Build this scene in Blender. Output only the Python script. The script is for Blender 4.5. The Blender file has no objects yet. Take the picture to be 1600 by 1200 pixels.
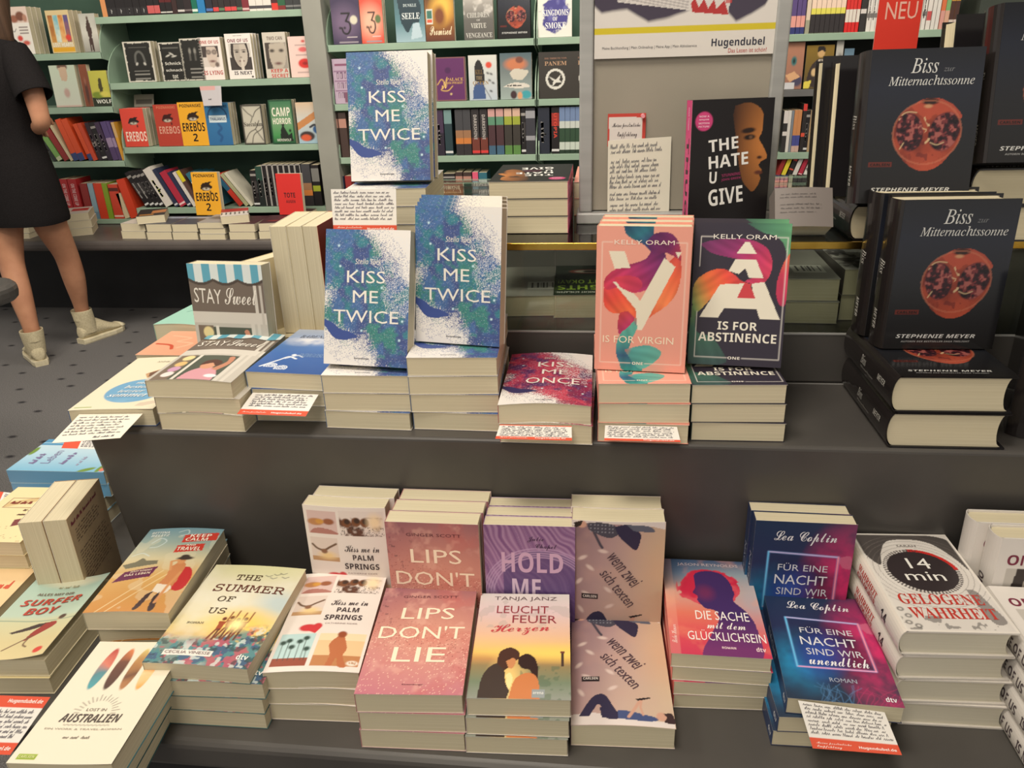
import bpy, math, random
import numpy as np
from mathutils import Matrix, Vector

random.seed(7)
SC = bpy.context.scene
COL = SC.collection
R = math.radians

# ------------------------------------------------------------------ camera
cam_d = bpy.data.cameras.new('camera')
cam_d.sensor_width = 36.0
cam_d.lens = 1215.126 / 1600 * 36.0
cam_d.clip_start = 0.02
cam = bpy.data.objects.new('camera', cam_d)
COL.objects.link(cam)
_p, _r, _y = R(23.24463), R(1.89469), R(7.19790)
_fw = Vector((0, math.cos(_p), -math.sin(_p)))
_rt = Vector((1, 0, 0))
_dn = _fw.cross(_rt)
_r2 = math.cos(_r) * _rt + math.sin(_r) * _dn
_d2 = -math.sin(_r) * _rt + math.cos(_r) * _dn
_yaw = Matrix.Rotation(_y, 3, 'Z')
_r2, _d2, _fw = _yaw @ _r2, _yaw @ _d2, _yaw @ _fw
_m = Matrix((_r2, -_d2, -_fw)).transposed().to_4x4()
_m.translation = (0, 0, 1.305)
cam.matrix_world = _m
SC.camera = cam

# ------------------------------------------------------------------ light and exposure
SC.view_settings.view_transform = 'Standard'
SC.view_settings.look = 'None'
SC.view_settings.gamma = 1.0
SC.view_settings.use_curve_mapping = False
SC.view_settings.exposure = 0.0
world = bpy.data.worlds.new('shop_surroundings')
SC.world = world
world.use_nodes = True
_bg = world.node_tree.nodes['Background']
_bg.inputs[0].default_value = (1.0, 0.935, 0.845, 1)
_bg.inputs[1].default_value = 0.58


def area(name, loc, size, power, color=(1.0, 0.905, 0.77), target=None, sy=None):
    d = bpy.data.lights.new(name, 'AREA')
    d.energy = power
    d.color = color
    d.shape = 'RECTANGLE'
    d.size = size
    d.size_y = sy or size
    o = bpy.data.objects.new(name, d)
    COL.objects.link(o)
    o.location = loc
    if target is not None:
        o.rotation_euler = (Vector(target) - Vector(loc)).to_track_quat('-Z', 'Y').to_euler()
    return o


area('ceiling_lamp_over_table', (-0.35, 0.55, 2.75), 0.7, 28, sy=0.5, target=(-0.2, 0.95, 0.7))
area('ceiling_lamp_behind_viewer', (-0.6, -0.9, 2.75), 0.9, 30, target=(-0.2, 1.0, 0.7))
area('ceiling_lamp_aisle', (-1.9, 2.2, 2.75), 0.8, 40, target=(-2.0, 3.5, 0.7))
area('ceiling_lamp_shelves', (-0.4, 2.6, 2.75), 0.8, 34, target=(-0.4, 4.0, 0.9))
area('floor_fill_light', (-2.3, 1.1, 2.75), 0.8, 30, target=(-2.2, 2.2, 0))  # added area light that brightens the carpet, stands for no shop lamp
area('ceiling_lamp_comics', (1.1, 2.9, 2.75), 0.6, 22, target=(1.1, 4.0, 1.1))

# ------------------------------------------------------------------ helpers


def S(c):
    """sRGB 0..255 -> linear rgb"""
    a = np.clip(np.asarray(c, float) / 255.0, 0, 1)
    return np.where(a <= 0.04045, a / 12.92, ((a + 0.055) / 1.055) ** 2.4)


def L4(c):
    return tuple(float(x) for x in S(c)) + (1.0,)


def principled(name, color=(128, 128, 128), rough=0.5, spec=0.5, coat=0.0, metal=0.0):
    m = bpy.data.materials.new(name)
    m.use_nodes = True
    b = m.node_tree.nodes['Principled BSDF']
    b.inputs['Base Color'].default_value = L4(color)
    b.inputs['Roughness'].default_value = rough
    b.inputs['Specular IOR Level'].default_value = spec
    b.inputs['Coat Weight'].default_value = coat
    b.inputs['Metallic'].default_value = metal
    return m


def noise_color(m, c0, c1, scale=(40, 40, 40), detail=3.0, lo=0.35, hi=0.65, bump=0.0):
    nt = m.node_tree
    b = nt.nodes['Principled BSDF']
    tc = nt.nodes.new('ShaderNodeTexCoord')
    mp = nt.nodes.new('ShaderNodeMapping')
    mp.inputs['Scale'].default_value = scale
    no = nt.nodes.new('ShaderNodeTexNoise')
    no.inputs['Scale'].default_value = 1.0
    no.inputs['Detail'].default_value = detail
    cr = nt.nodes.new('ShaderNodeValToRGB')
    cr.color_ramp.elements[0].position = lo
    cr.color_ramp.elements[1].position = hi
    cr.color_ramp.elements[0].color = L4(c0)
    cr.color_ramp.elements[1].color = L4(c1)
    nt.links.new(tc.outputs['Object'], mp.inputs['Vector'])
    nt.links.new(mp.outputs['Vector'], no.inputs['Vector'])
    nt.links.new(no.outputs['Fac'], cr.inputs['Fac'])
    nt.links.new(cr.outputs['Color'], b.inputs['Base Color'])
    if bump:
        bp = nt.nodes.new('ShaderNodeBump')
        bp.inputs['Strength'].default_value = bump
        bp.inputs['Distance'].default_value = 0.002
        nt.links.new(no.outputs['Fac'], bp.inputs['Height'])
        nt.links.new(bp.outputs['Normal'], b.inputs['Normal'])
    return m


def printed(name, rough, spec=0.5, coat=0.0):
    m = principled(name, rough=rough, spec=spec, coat=coat)
    nt = m.node_tree
    a = nt.nodes.new('ShaderNodeAttribute')
    a.attribute_name = 'Col'
    nt.links.new(a.outputs['Color'], nt.nodes['Principled BSDF'].inputs['Base Color'])
    return m


M = {}
M['print'] = printed('printed_cover', 0.42, 0.4)
M['gloss'] = printed('glossy_printed_cover', 0.16, 0.5)
M['card'] = printed('printed_card', 0.6, 0.3)
M['ink'] = printed('printing_ink', 0.45, 0.4)
M['pages'] = noise_color(principled('book_page_edges', rough=0.85, spec=0.15), (200, 189, 159), (217, 207, 180), (3, 3, 1500), 2.0, 0.3, 0.7)
M['pages_white'] = noise_color(principled('white_book_page_edges', rough=0.85, spec=0.15), (206, 200, 180), (222, 216, 198), (3, 3, 1500), 2.0, 0.3, 0.7)
M['table'] = noise_color(principled('charcoal_table_laminate', rough=0.36, spec=0.42), (74, 71, 69), (82, 79, 76), (6, 6, 6), 4.0)
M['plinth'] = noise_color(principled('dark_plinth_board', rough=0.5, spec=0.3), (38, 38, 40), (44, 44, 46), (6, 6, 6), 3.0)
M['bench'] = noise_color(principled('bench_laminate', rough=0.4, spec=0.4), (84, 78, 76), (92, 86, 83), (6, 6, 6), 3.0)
M['shelf'] = noise_color(principled('mint_green_shelf_metal', rough=0.4, spec=0.4), (142, 166, 146), (150, 174, 154), (8, 8, 8), 2.0)
M['shelfdark'] = noise_color(principled('grey_shelf_metal', rough=0.4, spec=0.4), (98, 98, 98), (106, 106, 106), (8, 8, 8), 2.0)
M['shelfback'] = noise_color(principled('dark_green_shelf_back', rough=0.7, spec=0.2), (60, 82, 72), (66, 90, 78), (5, 5, 5), 3.0)
M['shelfblack'] = noise_color(principled('black_shelf_back', rough=0.7, spec=0.2), (36, 38, 36), (42, 44, 42), (5, 5, 5), 3.0)
M['pillar'] = noise_color(principled('grey_metal_upright', rough=0.45, spec=0.4), (138, 138, 130), (146, 146, 138), (5, 5, 5), 2.0)
M['panel'] = noise_color(principled('grey_display_panel', rough=0.55, spec=0.3), (148, 141, 128), (156, 149, 136), (5, 5, 5), 2.0)
M['alu'] = noise_color(principled('brushed_aluminium', rough=0.42, spec=0.5, metal=0.25), (160, 160, 158), (170, 170, 168), (3, 3, 60), 2.0)
M['brass'] = noise_color(principled('brass_edge', rough=0.22, metal=1.0), (190, 150, 60), (214, 176, 84), (20, 20, 20), 2.0)
M['wall'] = noise_color(principled('shop_wall', rough=0.8, spec=0.2), (62, 68, 62), (70, 76, 70), (3, 3, 3), 2.0)
M['ceiling'] = noise_color(principled('shop_ceiling', rough=0.9, spec=0.1), (205, 200, 190), (212, 208, 198), (3, 3, 3), 2.0)
M['skin'] = noise_color(principled('skin', rough=0.5, spec=0.35), (178, 126, 98), (192, 140, 110), (14, 14, 14), 3.0)
M['dress'] = noise_color(principled('black_cotton', rough=0.9, spec=0.1), (24, 22, 23), (32, 30, 31), (300, 300, 300), 2.0)
M['canvas'] = noise_color(principled('cream_canvas', rough=0.85, spec=0.15), (196, 184, 152), (214, 203, 172), (160, 160, 160), 2.0, bump=0.3)
M['rubber'] = noise_color(principled('cream_rubber', rough=0.6, spec=0.3), (206, 196, 166), (218, 208, 180), (60, 60, 60), 2.0)
M['hair'] = noise_color(principled('brown_hair', rough=0.5, spec=0.3), (58, 42, 32), (78, 58, 44), (120, 120, 6), 3.0)
M['red'] = noise_color(principled('red_sign_plastic', rough=0.5, spec=0.3), (206, 52, 38), (212, 58, 44), (10, 10, 10), 1.0)
M['pin'] = principled('pink_pin', (230, 150, 160), 0.4)


def carpet():
    m = principled('grey_flecked_carpet', rough=0.95, spec=0.05)
    nt = m.node_tree
    b = nt.nodes['Principled BSDF']
    tc = nt.nodes.new('ShaderNodeTexCoord')
    n1 = nt.nodes.new('ShaderNodeTexNoise')
    n1.inputs['Scale'].default_value = 340
    n1.inputs['Detail'].default_value = 3
    r1 = nt.nodes.new('ShaderNodeValToRGB')
    r1.color_ramp.elements[0].color = L4((80, 79, 80))
    r1.color_ramp.elements[1].color = L4((132, 130, 130))
    r1.color_ramp.elements[0].position = 0.3
    r1.color_ramp.elements[1].position = 0.7
    mp = nt.nodes.new('ShaderNodeMapping')
    mp.inputs['Rotation'].default_value = (0, 0, R(38))
    mp.inputs['Scale'].default_value = (4.6, 7.0, 1)
    vo = nt.nodes.new('ShaderNodeTexVoronoi')
    vo.voronoi_dimensions = '2D'
    vo.inputs['Randomness'].default_value = 0.6
    vo.inputs['Scale'].default_value = 1.0
    r2 = nt.nodes.new('ShaderNodeValToRGB')
    r2.color_ramp.elements[0].position = 0.04
    r2.color_ramp.elements[1].position = 0.11
    mx = nt.nodes.new('ShaderNodeMix')
    mx.data_type = 'RGBA'
    mx.inputs[6].default_value = L4((58, 57, 60))
    bp = nt.nodes.new('ShaderNodeBump')
    bp.inputs['Strength'].default_value = 0.6
    bp.inputs['Distance'].default_value = 0.004
    k = nt.links.new
    k(tc.outputs['Object'], n1.inputs['Vector'])
    k(n1.outputs['Fac'], r1.inputs['Fac'])
    k(tc.outputs['Object'], mp.inputs['Vector'])
    k(mp.outputs['Vector'], vo.inputs['Vector'])
    k(vo.outputs['Distance'], r2.inputs['Fac'])
    k(r2.outputs['Color'], mx.inputs[0])
    k(r1.outputs['Color'], mx.inputs[7])
    k(mx.outputs[2], b.inputs['Base Color'])
    k(n1.outputs['Fac'], bp.inputs['Height'])
    k(bp.outputs['Normal'], b.inputs['Normal'])
    return m


M['carpet'] = carpet()


def glass():
    m = bpy.data.materials.new('clear_glass')
    m.use_nodes = True
    nt = m.node_tree
    nt.nodes.remove(nt.nodes['Principled BSDF'])
    out = nt.nodes['Material Output']
    tr = nt.nodes.new('ShaderNodeBsdfTransparent')
    tr.inputs[0].default_value = (0.90, 0.93, 0.90, 1)
    gl = nt.nodes.new('ShaderNodeBsdfGlossy')
    gl.inputs['Roughness'].default_value = 0.02
    fr = nt.nodes.new('ShaderNodeFresnel')
    fr.inputs['IOR'].default_value = 1.5
    mx = nt.nodes.new('ShaderNodeMixShader')
    nt.links.new(fr.outputs[0], mx.inputs[0])
    nt.links.new(tr.outputs[0], mx.inputs[1])
    nt.links.new(gl.outputs[0], mx.inputs[2])
    nt.links.new(mx.outputs[0], out.inputs['Surface'])
    return m


M['glass'] = glass()


def tag(o, label=None, cat=None, group=None, kind=None):
    if label:
        o['label'] = label
    if cat:
        o['category'] = cat
    if group:
        o['group'] = group
    if kind:
        o['kind'] = kind
    return o


def thing(name, label, cat, mat=None, group=None):
    o = bpy.data.objects.new(name, None)
    o.empty_display_size = 0.02
    COL.objects.link(o)
    if mat is not None:
        o.matrix_world = mat
    return tag(o, label, cat, group)


def mesh_obj(name, verts, faces, mat, parent=None, cols=None, smooth=False):
    me = bpy.data.meshes.new(name)
    me.from_pydata([tuple(v) for v in verts], [], faces)
    if cols is not None:
        at = me.color_attributes.new('Col', 'FLOAT_COLOR', 'POINT')
        c = np.ones((len(verts), 4), np.float32)
        c[:, :3] = cols
        at.data.foreach_set('color', c.ravel())
    if smooth:
        me.polygons.foreach_set('use_smooth', [True] * len(me.polygons))
    me.materials.append(mat)
    me.update()
    o = bpy.data.objects.new(name, me)
    COL.objects.link(o)
    if parent is not None:
        o.parent = parent
    return o


class MB:
    """collects boxes / prisms / tubes into one mesh"""

    def __init__(self):
        self.v, self.f = [], []

    def box(self, x0, x1, y0, y1, z0, z1):
        n = len(self.v)
        self.v += [(x0, y0, z0), (x1, y0, z0), (x1, y1, z0), (x0, y1, z0), (x0, y0, z1), (x1, y0, z1), (x1, y1, z1), (x0, y1, z1)]
        self.f += [tuple(n + i for i in q) for q in ((0, 3, 2, 1), (4, 5, 6, 7), (0, 1, 5, 4), (1, 2, 6, 5), (2, 3, 7, 6), (3, 0, 4, 7))]
        return self

    def prism(self, pts, z0, z1):
        n = len(self.v)
        k = len(pts)
        self.v += [(x, y, z0) for x, y in pts] + [(x, y, z1) for x, y in pts]
        self.f.append(tuple(n + i for i in reversed(range(k))))
        self.f.append(tuple(n + k + i for i in range(k)))
        for i in range(k):
            j = (i + 1) % k
            self.f.append((n + i, n + j, n + k + j, n + k + i))
        return self

    def xprism(self, pts, x0, x1):
        """pts are (y, z)"""
        n = len(self.v)
        k = len(pts)
        self.v += [(x0, y, z) for y, z in pts] + [(x1, y, z) for y, z in pts]
        self.f.append(tuple(n + i for i in range(k)))
        self.f.append(tuple(n + k + i for i in reversed(range(k))))
        for i in range(k):
            j = (i + 1) % k
            self.f.append((n + j, n + i, n + k + i, n + k + j))
        return self

    def rings(self, rings, cap=True):
        n = len(self.v)
        k = len(rings[0])
        for r in rings:
            self.v += [tuple(p) for p in r]
        for a in range(len(rings) - 1):
            for i in range(k):
                j = (i + 1) % k
                self.f.append((n + a * k + i, n + a * k + j, n + (a + 1) * k + j, n + (a + 1) * k + i))
        if cap:
            self.f.append(tuple(n + i for i in reversed(range(k))))
            self.f.append(tuple(n + (len(rings) - 1) * k + i for i in range(k)))
        return self

    def build(self, name, mat, parent=None, bevel=0.0, smooth=False):
        o = mesh_obj(name, self.v, self.f, mat, parent, smooth=smooth)
        if bevel:
            b = o.modifiers.new('bevel', 'BEVEL')
            b.width = bevel
            b.segments = 3
            b.limit_method = 'ANGLE'
        return o


# ------------------------------------------------------------------ painting covers (numpy)
class Cv:
    def __init__(self, W, H, res):
        self.nx = max(8, int(round(W / res)))
        self.ny = max(8, int(round(H / res)))
        u = np.linspace(0, 1, self.nx + 1)
        v = np.linspace(1, 0, self.ny + 1)          # row 0 = bottom of the cover
        self.U, self.V = np.meshgrid(u, v)
        self.a = H / W
        self.px = 1.0 / self.nx
        self.c = np.zeros(self.U.shape + (3,))
        self.rng = np.random.RandomState(3)

    def fill(self, c):
        self.c[:] = S(c)
        return self

    def grad(self, stops, ang=0.0):
        """stops: (t, colour); ang 0 = top to bottom, 90 = left to right"""
        t = self.V * math.cos(R(ang)) + self.U * math.sin(R(ang))
        ts = [s[0] for s in stops]
        cs = np.array([S(s[1]) for s in stops])
        for k in range(3):
            self.c[..., k] = np.interp(t, ts, cs[:, k])
        return self

    def mix(self, m, c):
        m = np.clip(m, 0, 1)[..., None]
        c = S(c) if not isinstance(c, np.ndarray) or c.ndim == 1 else c
        self.c = self.c * (1 - m) + c * m
        return self

    def noise(self, n, seed=0, octv=3, sy=None):
        out = np.zeros_like(self.U)
        amp, tot = 1.0, 0.0
        for o in range(octv):
            rs = np.random.RandomState(seed * 17 + o)
            k = n * 2 ** o
            ky = (sy or n * self.a) * 2 ** o
            g = rs.rand(int(ky) + 3, int(k) + 3)
            x, y = self.U * k, self.V * ky
            xi, yi = x.astype(int), y.astype(int)
            fx, fy = x - xi, y - yi
            fx, fy = fx * fx * (3 - 2 * fx), fy * fy * (3 - 2 * fy)
            val = (g[yi, xi] * (1 - fx) + g[yi, xi + 1] * fx) * (1 - fy) + (g[yi + 1, xi] * (1 - fx) + g[yi + 1, xi + 1] * fx) * fy
            out += amp * val
            tot += amp
            amp *= 0.55
        return out / tot

    def white(self, seed=0):
        return np.random.RandomState(seed).rand(*self.U.shape)

    def ellm(self, x, y, rx, ry, rot=0.0, soft=0.06):
        """mask; y, ry in v units"""
        dx, dy = (self.U - x), (self.V - y) * self.a
        c, s = math.cos(R(rot)), math.sin(R(rot))
        d = np.sqrt(((dx * c + dy * s) / rx) ** 2 + ((-dx * s + dy * c) / (ry * self.a)) ** 2)
        return np.clip((1 + soft / 2 - d) / max(soft, 1e-6), 0, 1)

    def ell(self, x, y, rx, ry, c, rot=0.0, soft=None, op=1.0):
        if soft is None:
            soft = 1.2 * self.px / min(rx, ry)
        return self.mix(op * self.ellm(x, y, rx, ry, rot, soft), c)

    def polym(self, pts):
        U, V = self.U, self.V
        ins = np.zeros(U.shape, bool)
        n = len(pts)
        for i in range(n):
            x0, y0 = pts[i]
            x1, y1 = pts[(i + 1) % n]
            if y0 == y1:
                continue
            cond = ((V < y0) != (V < y1)) & (U < (x1 - x0) * (V - y0) / (y1 - y0) + x0)
            ins ^= cond
        return ins.astype(float)

    def poly(self, pts, c, op=1.0):
        return self.mix(op * self.polym(pts), c)

    def rect(self, x0, y0, x1, y1, c, op=1.0):
        return self.mix(op * ((self.U >= x0) & (self.U <= x1) & (self.V >= y0) & (self.V <= y1)), c)

    def linem(self, pts, w):
        d = np.full(self.U.shape, 9.0)
        for (x0, y0), (x1, y1) in zip(pts, pts[1:]):
            ax, ay = x1 - x0, (y1 - y0) * self.a
            px, py = self.U - x0, (self.V - y0) * self.a
            t = np.clip((px * ax + py * ay) / (ax * ax + ay * ay + 1e-9), 0, 1)
            d = np.minimum(d, np.hypot(px - t * ax, py - t * ay))
        return np.clip((w / 2 + self.px * .5 - d) / self.px, 0, 1)

    def line(self, pts, w, c, op=1.0):
        return self.mix(op * self.linem(pts, w), c)

    def frame(self, x0, y0, x1, y1, w, c):
        return self.line([(x0, y0), (x1, y0), (x1, y1), (x0, y1), (x0, y0)], w, c)

    def curve(self, pts, n=14):
        """Catmull-Rom through pts"""
        p = [np.array(q, float) for q in pts]
        p = [2 * p[0] - p[1]] + p + [2 * p[-1] - p[-2]]
        out = []
        for i in range(1, len(p) - 2):
            for t in np.linspace(0, 1, n, endpoint=False):
                a, b, c, d = p[i - 1:i + 3]
                out.append(tuple(.5 * ((2 * b) + (c - a) * t + (2 * a - 5 * b + 4 * c - d) * t * t + (3 * b - a - 3 * c + d) * t ** 3)))
        out.append(tuple(p[-2]))
        return out


# ------------------------------------------------------------------ lettering
_UP = {'b': (0x1D5D4, 0x1D5EE), 'bi': (0x1D63C, 0x1D656), 's': (0x1D400, 0x1D41A), 'si': (0x1D434, 0x1D44E), 'sb': (0x1D468, 0x1D482), 'sc': (0x1D4D0, 0x1D4EA), 't': (0x1D670, 0x1D68A), 'si2': (0x1D608, 0x1D622)}
_DG = {'b': 0x1D7EC, 'bi': 0x1D7EC, 's': 0x1D7CE, 't': 0x1D7F6}
_tcache = {}


def styled(s, st):
    if st not in _UP:
        return s
    u, l = _UP[st]
    out = ''
    for ch in s:
        if 'A' <= ch <= 'Z':
            out += chr(u + ord(ch) - 65)
        elif 'a' <= ch <= 'z':
            out += '\u210e' if (st == 'si' and ch == 'h') else chr(l + ord(ch) - 97)
        elif ch.isdigit() and st in _DG:
            out += chr(_DG[st] + int(ch))
        else:
            out += ch
    return out


def glyphs(s, st='g', sp=1.0):
    """(verts n x 2 normalised to the text's own box, faces, width / height)"""
    key = (s, st, sp)
    if key not in _tcache:
        cu = bpy.data.curves.new('lettering', 'FONT')
        cu.body = styled(s, st)
        cu.size = 1.0
        cu.space_character = sp
        cu.resolution_u = 2
        if st == 'gi':
            cu.shear = 0.25
        o = bpy.data.objects.new('lettering', cu)
        COL.objects.link(o)
        dg = bpy.context.evaluated_depsgraph_get()
        me = bpy.data.meshes.new_from_object(o.evaluated_get(dg))
        v = np.array([(q.co.x, q.co.y) for q in me.vertices]).reshape(-1, 2)
        f = [tuple(p.vertices) for p in me.polygons]
        bpy.data.objects.remove(o)
        bpy.data.curves.remove(cu)
        bpy.data.meshes.remove(me)
        if len(v) == 0:
            v, f = np.zeros((0, 2)), []
            _tcache[key] = (v, f, 1.0)
        else:
            lo, hi = v.min(0), v.max(0)
            _tcache[key] = ((v - lo) / np.maximum(hi - lo, 1e-6), f, float((hi - lo)[0] / max((hi - lo)[1], 1e-6)))
    return _tcache[key]


def text_uv(lines):
    """lines: (text, style, u0, v0, u1, v1, colour[, rot degrees, aspect H/W]) -> uv verts, faces, colours; v down"""
    V, F, C = [], [], []
    for ln in lines:
        s, st, u0, v0, u1, v1, col = ln[:7]
        g, f, _ = glyphs(s, st, 1.0)
        if len(g) == 0:
            continue
        n = sum(len(a) for a in V)
        x = u0 + g[:, 0] * (u1 - u0)
        y = v1 + g[:, 1] * (v0 - v1)
        if len(ln) > 7 and ln[7]:
            a = ln[8] if len(ln) > 8 else 1.5
            cx, cy = (u0 + u1) / 2, (v0 + v1) / 2
            c, s_ = math.cos(R(ln[7])), math.sin(R(ln[7]))
            dx, dy = x - cx, (y - cy) * a
            x, y = cx + dx * c - dy * s_, cy + (dx * s_ + dy * c) / a
        V.append(np.stack([x, y], 1))
        F += [tuple(n + i for i in q) for q in f]
        C.append(np.tile(S(col), (len(g), 1)))
    if not V:
        return None
    return np.concatenate(V), F, np.concatenate(C)


def scribble_uv(rows, u0, u1, h, col, seed=1, wid=0.006, rag=0.15, asp=1.5):
    """rows of illegible handwriting: thin ribbons; rows = list of v baselines"""
    rs = random.Random(seed)
    V, F = [], []
    for v in rows:
        x = u0 + rs.random() * 0.02
        end = u1 - rs.random() * rag * (u1 - u0)
        pts = []
        segs = []
        while x < end:
            wl = rs.uniform(0.05, 0.14)
            xe = min(end, x + wl)
            pts = []
            t = x
            up = False
            while t < xe:
                hh = h * rs.choice((0.45, 0.5, 0.6, 1.0))
                pts.append((t + (0.006 if up else 0), v - (hh if up else -0.1 * h * rs.random())))
                up = not up
                t += rs.uniform(0.006, 0.012)
            if len(pts) > 1:
                segs.append(pts)
            x = xe + rs.uniform(0.015, 0.03)
        for pts in segs:
            for (xa, ya), (xb, yb) in zip(pts, pts[1:]):
                dx, dy = xb - xa, (yb - ya)
                l = math.hypot(dx, dy) or 1
                nx, ny = -dy / l * wid / 2, dx / l * wid / 2
                n = len(V)
                V += [(xa + nx, ya + ny), (xb + nx, yb + ny), (xb - nx, yb - ny), (xa - nx, ya - ny)]
                F.append((n, n + 1, n + 2, n + 3))
    return np.array(V), F, np.tile(S(col), (len(V), 1))


def merge_uv(*parts):
    V, F, C = [], [], []
    n = 0
    for p in parts:
        if p is None:
            continue
        V.append(p[0])
        F += [tuple(n + i for i in q) for q in p[1]]
        C.append(p[2])
        n += len(p[0])
    return (np.concatenate(V), F, np.concatenate(C)) if V else None


# ------------------------------------------------------------------ book builder
# local frame: x spine -> fore-edge, y tail -> head, z back cover -> front cover
def prof(u, bow, curl):
    return bow * np.sin(np.pi * u) + curl * np.clip((u - .35) / .65, 0, 1) ** 2


def up_faces(vs, fs):
    """flip each face so that its normal points to +z (or +normal of plane); vs is n x 3"""
    out = []
    for f in fs:
        a, b, c = (np.asarray(vs[i]) for i in f[:3])
        nz = np.cross(b - a, c - a)
        out.append(f if nz[2] >= 0 else tuple(reversed(f)))
    return out


def cover_geo(cv, W, H, T, c, bow, curl, spine, back, hard):
    V, F, C = [], [], []
    nx, ny = cv.nx, cv.ny
    us = np.linspace(0, 1, nx + 1)
    zt = T + prof(us, bow, curl)
    ys = np.linspace(0, H, ny + 1)
    X, Y = np.meshgrid(us * W, ys)
    Z = np.tile(zt, (ny + 1, 1))
    V.append(np.stack([X, Y, Z], -1).reshape(-1, 3))
    C.append(np.clip(cv.c, 0, 1).reshape(-1, 3))
    k = nx + 1
    for j in range(ny):
        for i in range(nx):
            a = j * k + i
            F.append((a, a + 1, a + 1 + k, a + k))
    n = len(V[0])
    # underside of the front board and its rims
    th = c if not hard else 0.0024
    lo = np.stack([us * W, np.zeros(k), zt - th], 1)
    hi = np.stack([us * W, np.full(k, H), zt - th], 1)
    V += [lo, hi]
    edge = np.array(S((236, 232, 222))) if not hard else np.array(S(spine))
    C += [np.tile(edge, (k, 1)), np.tile(edge, (k, 1))]
    for i in range(nx):
        F.append((n + i, n + k + i, n + k + i + 1, n + i + 1))
        F.append((n + i, n + i + 1, i + 1, i))
        t = ny * k
        F.append((n + k + i + 1, n + k + i, t + i, t + i + 1))
    F.append((n + nx, n + k + nx, ny * k + nx, nx))
    F.append((n + k, n, 0, ny * k))

    def addbox(x0, x1, y0, y1, z0, z1, col):
        m = sum(len(q) for q in V)
        b = MB().box(x0, x1, y0, y1, z0, z1)
        V.append(np.array(b.v, float))
        C.append(np.tile(S(col), (8, 1)))
        F.extend(tuple(m + i for i in q) for q in b.f)

    addbox(0, W, 0, H, 0, th, back)
    if not hard:
        addbox(0, c, 0, H, th, T - th, spine)
    else:
        m = sum(len(q) for q in V)
        a = np.linspace(-math.pi / 2, math.pi / 2, 13)
        bulge = min(.011, T * .24)
        ring = [(-bulge * math.cos(t) + .002, T / 2 + T / 2 * math.sin(t)) for t in a]
        ring2 = [(x + .0012, T / 2 + (z - T / 2) * .97) for x, z in ring]
        vv = [(x, 0, z) for x, z in ring] + [(x, H, z) for x, z in ring] + [(x, 0, z) for x, z in ring2] + [(x, H, z) for x, z in ring2]
        V.append(np.array(vv))
        C.append(np.tile(S(spine), (len(vv), 1)))
        q = len(ring)
        for i in range(q - 1):
            F.append((m + i, m + i + 1, m + q + i + 1, m + q + i))
            F.append((m + 2 * q + i, m + 3 * q + i, m + 3 * q + i + 1, m + 2 * q + i + 1))
            F.append((m + i, m + 2 * q + i, m + 2 * q + i + 1, m + i + 1))
            F.append((m + q + i, m + q + i + 1, m + 3 * q + i + 1, m + 3 * q + i))
    return np.concatenate(V), F, np.concatenate(C)


def pages_geo(W, H, T, c, bow, hard):
    if not hard:
        us = np.linspace(0, 1, 9)
        x0, x1, y0, y1 = c * .5, W - .0012, .0008, H - .0008
        top = T - c + prof(us, bow, 0) - .0001
        V = []
        for y in (y0, y1):
            V += [(x0 + u * (x1 - x0), y, c) for u in us] + [(x0 + u * (x1 - x0), y, t) for u, t in zip(us, top)]
        F = []
        n = 9
        for i in range(8):
            F.append((i, i + 1, n + i + 1, n + i))
            F.append((2 * n + i + 1, 2 * n + i, 3 * n + i, 3 * n + i + 1))
            F.append((n + i, n + i + 1, 3 * n + i + 1, 3 * n + i))
            F.append((i + 1, i, 2 * n + i, 2 * n + i + 1))
        F.append((8, 2 * n + 8, 3 * n + 8, n + 8))
        F.append((2 * n, 0, n, 3 * n))
        return V, F
    a = np.linspace(-math.pi / 2, math.pi / 2, 11)
    z0, z1 = .0024, T - .0024
    hz = (z1 - z0) / 2
    bl = min(.009, T * .2)
    left = [(-bl * math.cos(t) + .0035, (z0 + z1) / 2 + hz * math.sin(t)) for t in a]
    right = [(W - .005 - bl * .8 * math.cos(t), (z0 + z1) / 2 - hz * math.sin(t)) for t in a]
    ring = left + right
    y0, y1 = .003, H - .003
    n = len(ring)
    V = [(x, y0, z) for x, z in ring] + [(x, y1, z) for x, z in ring]
    F = [tuple(reversed(range(n))) if False else tuple(range(n)), tuple(reversed([n + i for i in range(n)]))]
    for i in range(n):
        j = (i + 1) % n
        F.append((j, i, n + i, n + j))
    return V, F


DESIGN = {}
PROTO = {}


def design(key, W, H, T, paint, lines=(), spine=(40, 40, 40), back=(220, 215, 205), hard=False, bow=0.0, curl=0.0, res=0.0011, mat='print', spine_lines=(), back_lines=(), pages='pages', scribs=(), back_scribs=(), kind=None):
    DESIGN[key] = dict(back_scribs=back_scribs, W=W, H=H, T=T, paint=paint, lines=lines, spine=spine, back=back, hard=hard, bow=bow, curl=curl, res=res, mat=mat, spine_lines=spine_lines, back_lines=back_lines, pages=pages, scribs=scribs, kind=kind)


def put(parent, name, geo, mat, smooth=False):
    return mesh_obj(name, geo[0], geo[1], mat, parent, cols=geo[2] if len(geo) > 2 else None, smooth=smooth)


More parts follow.
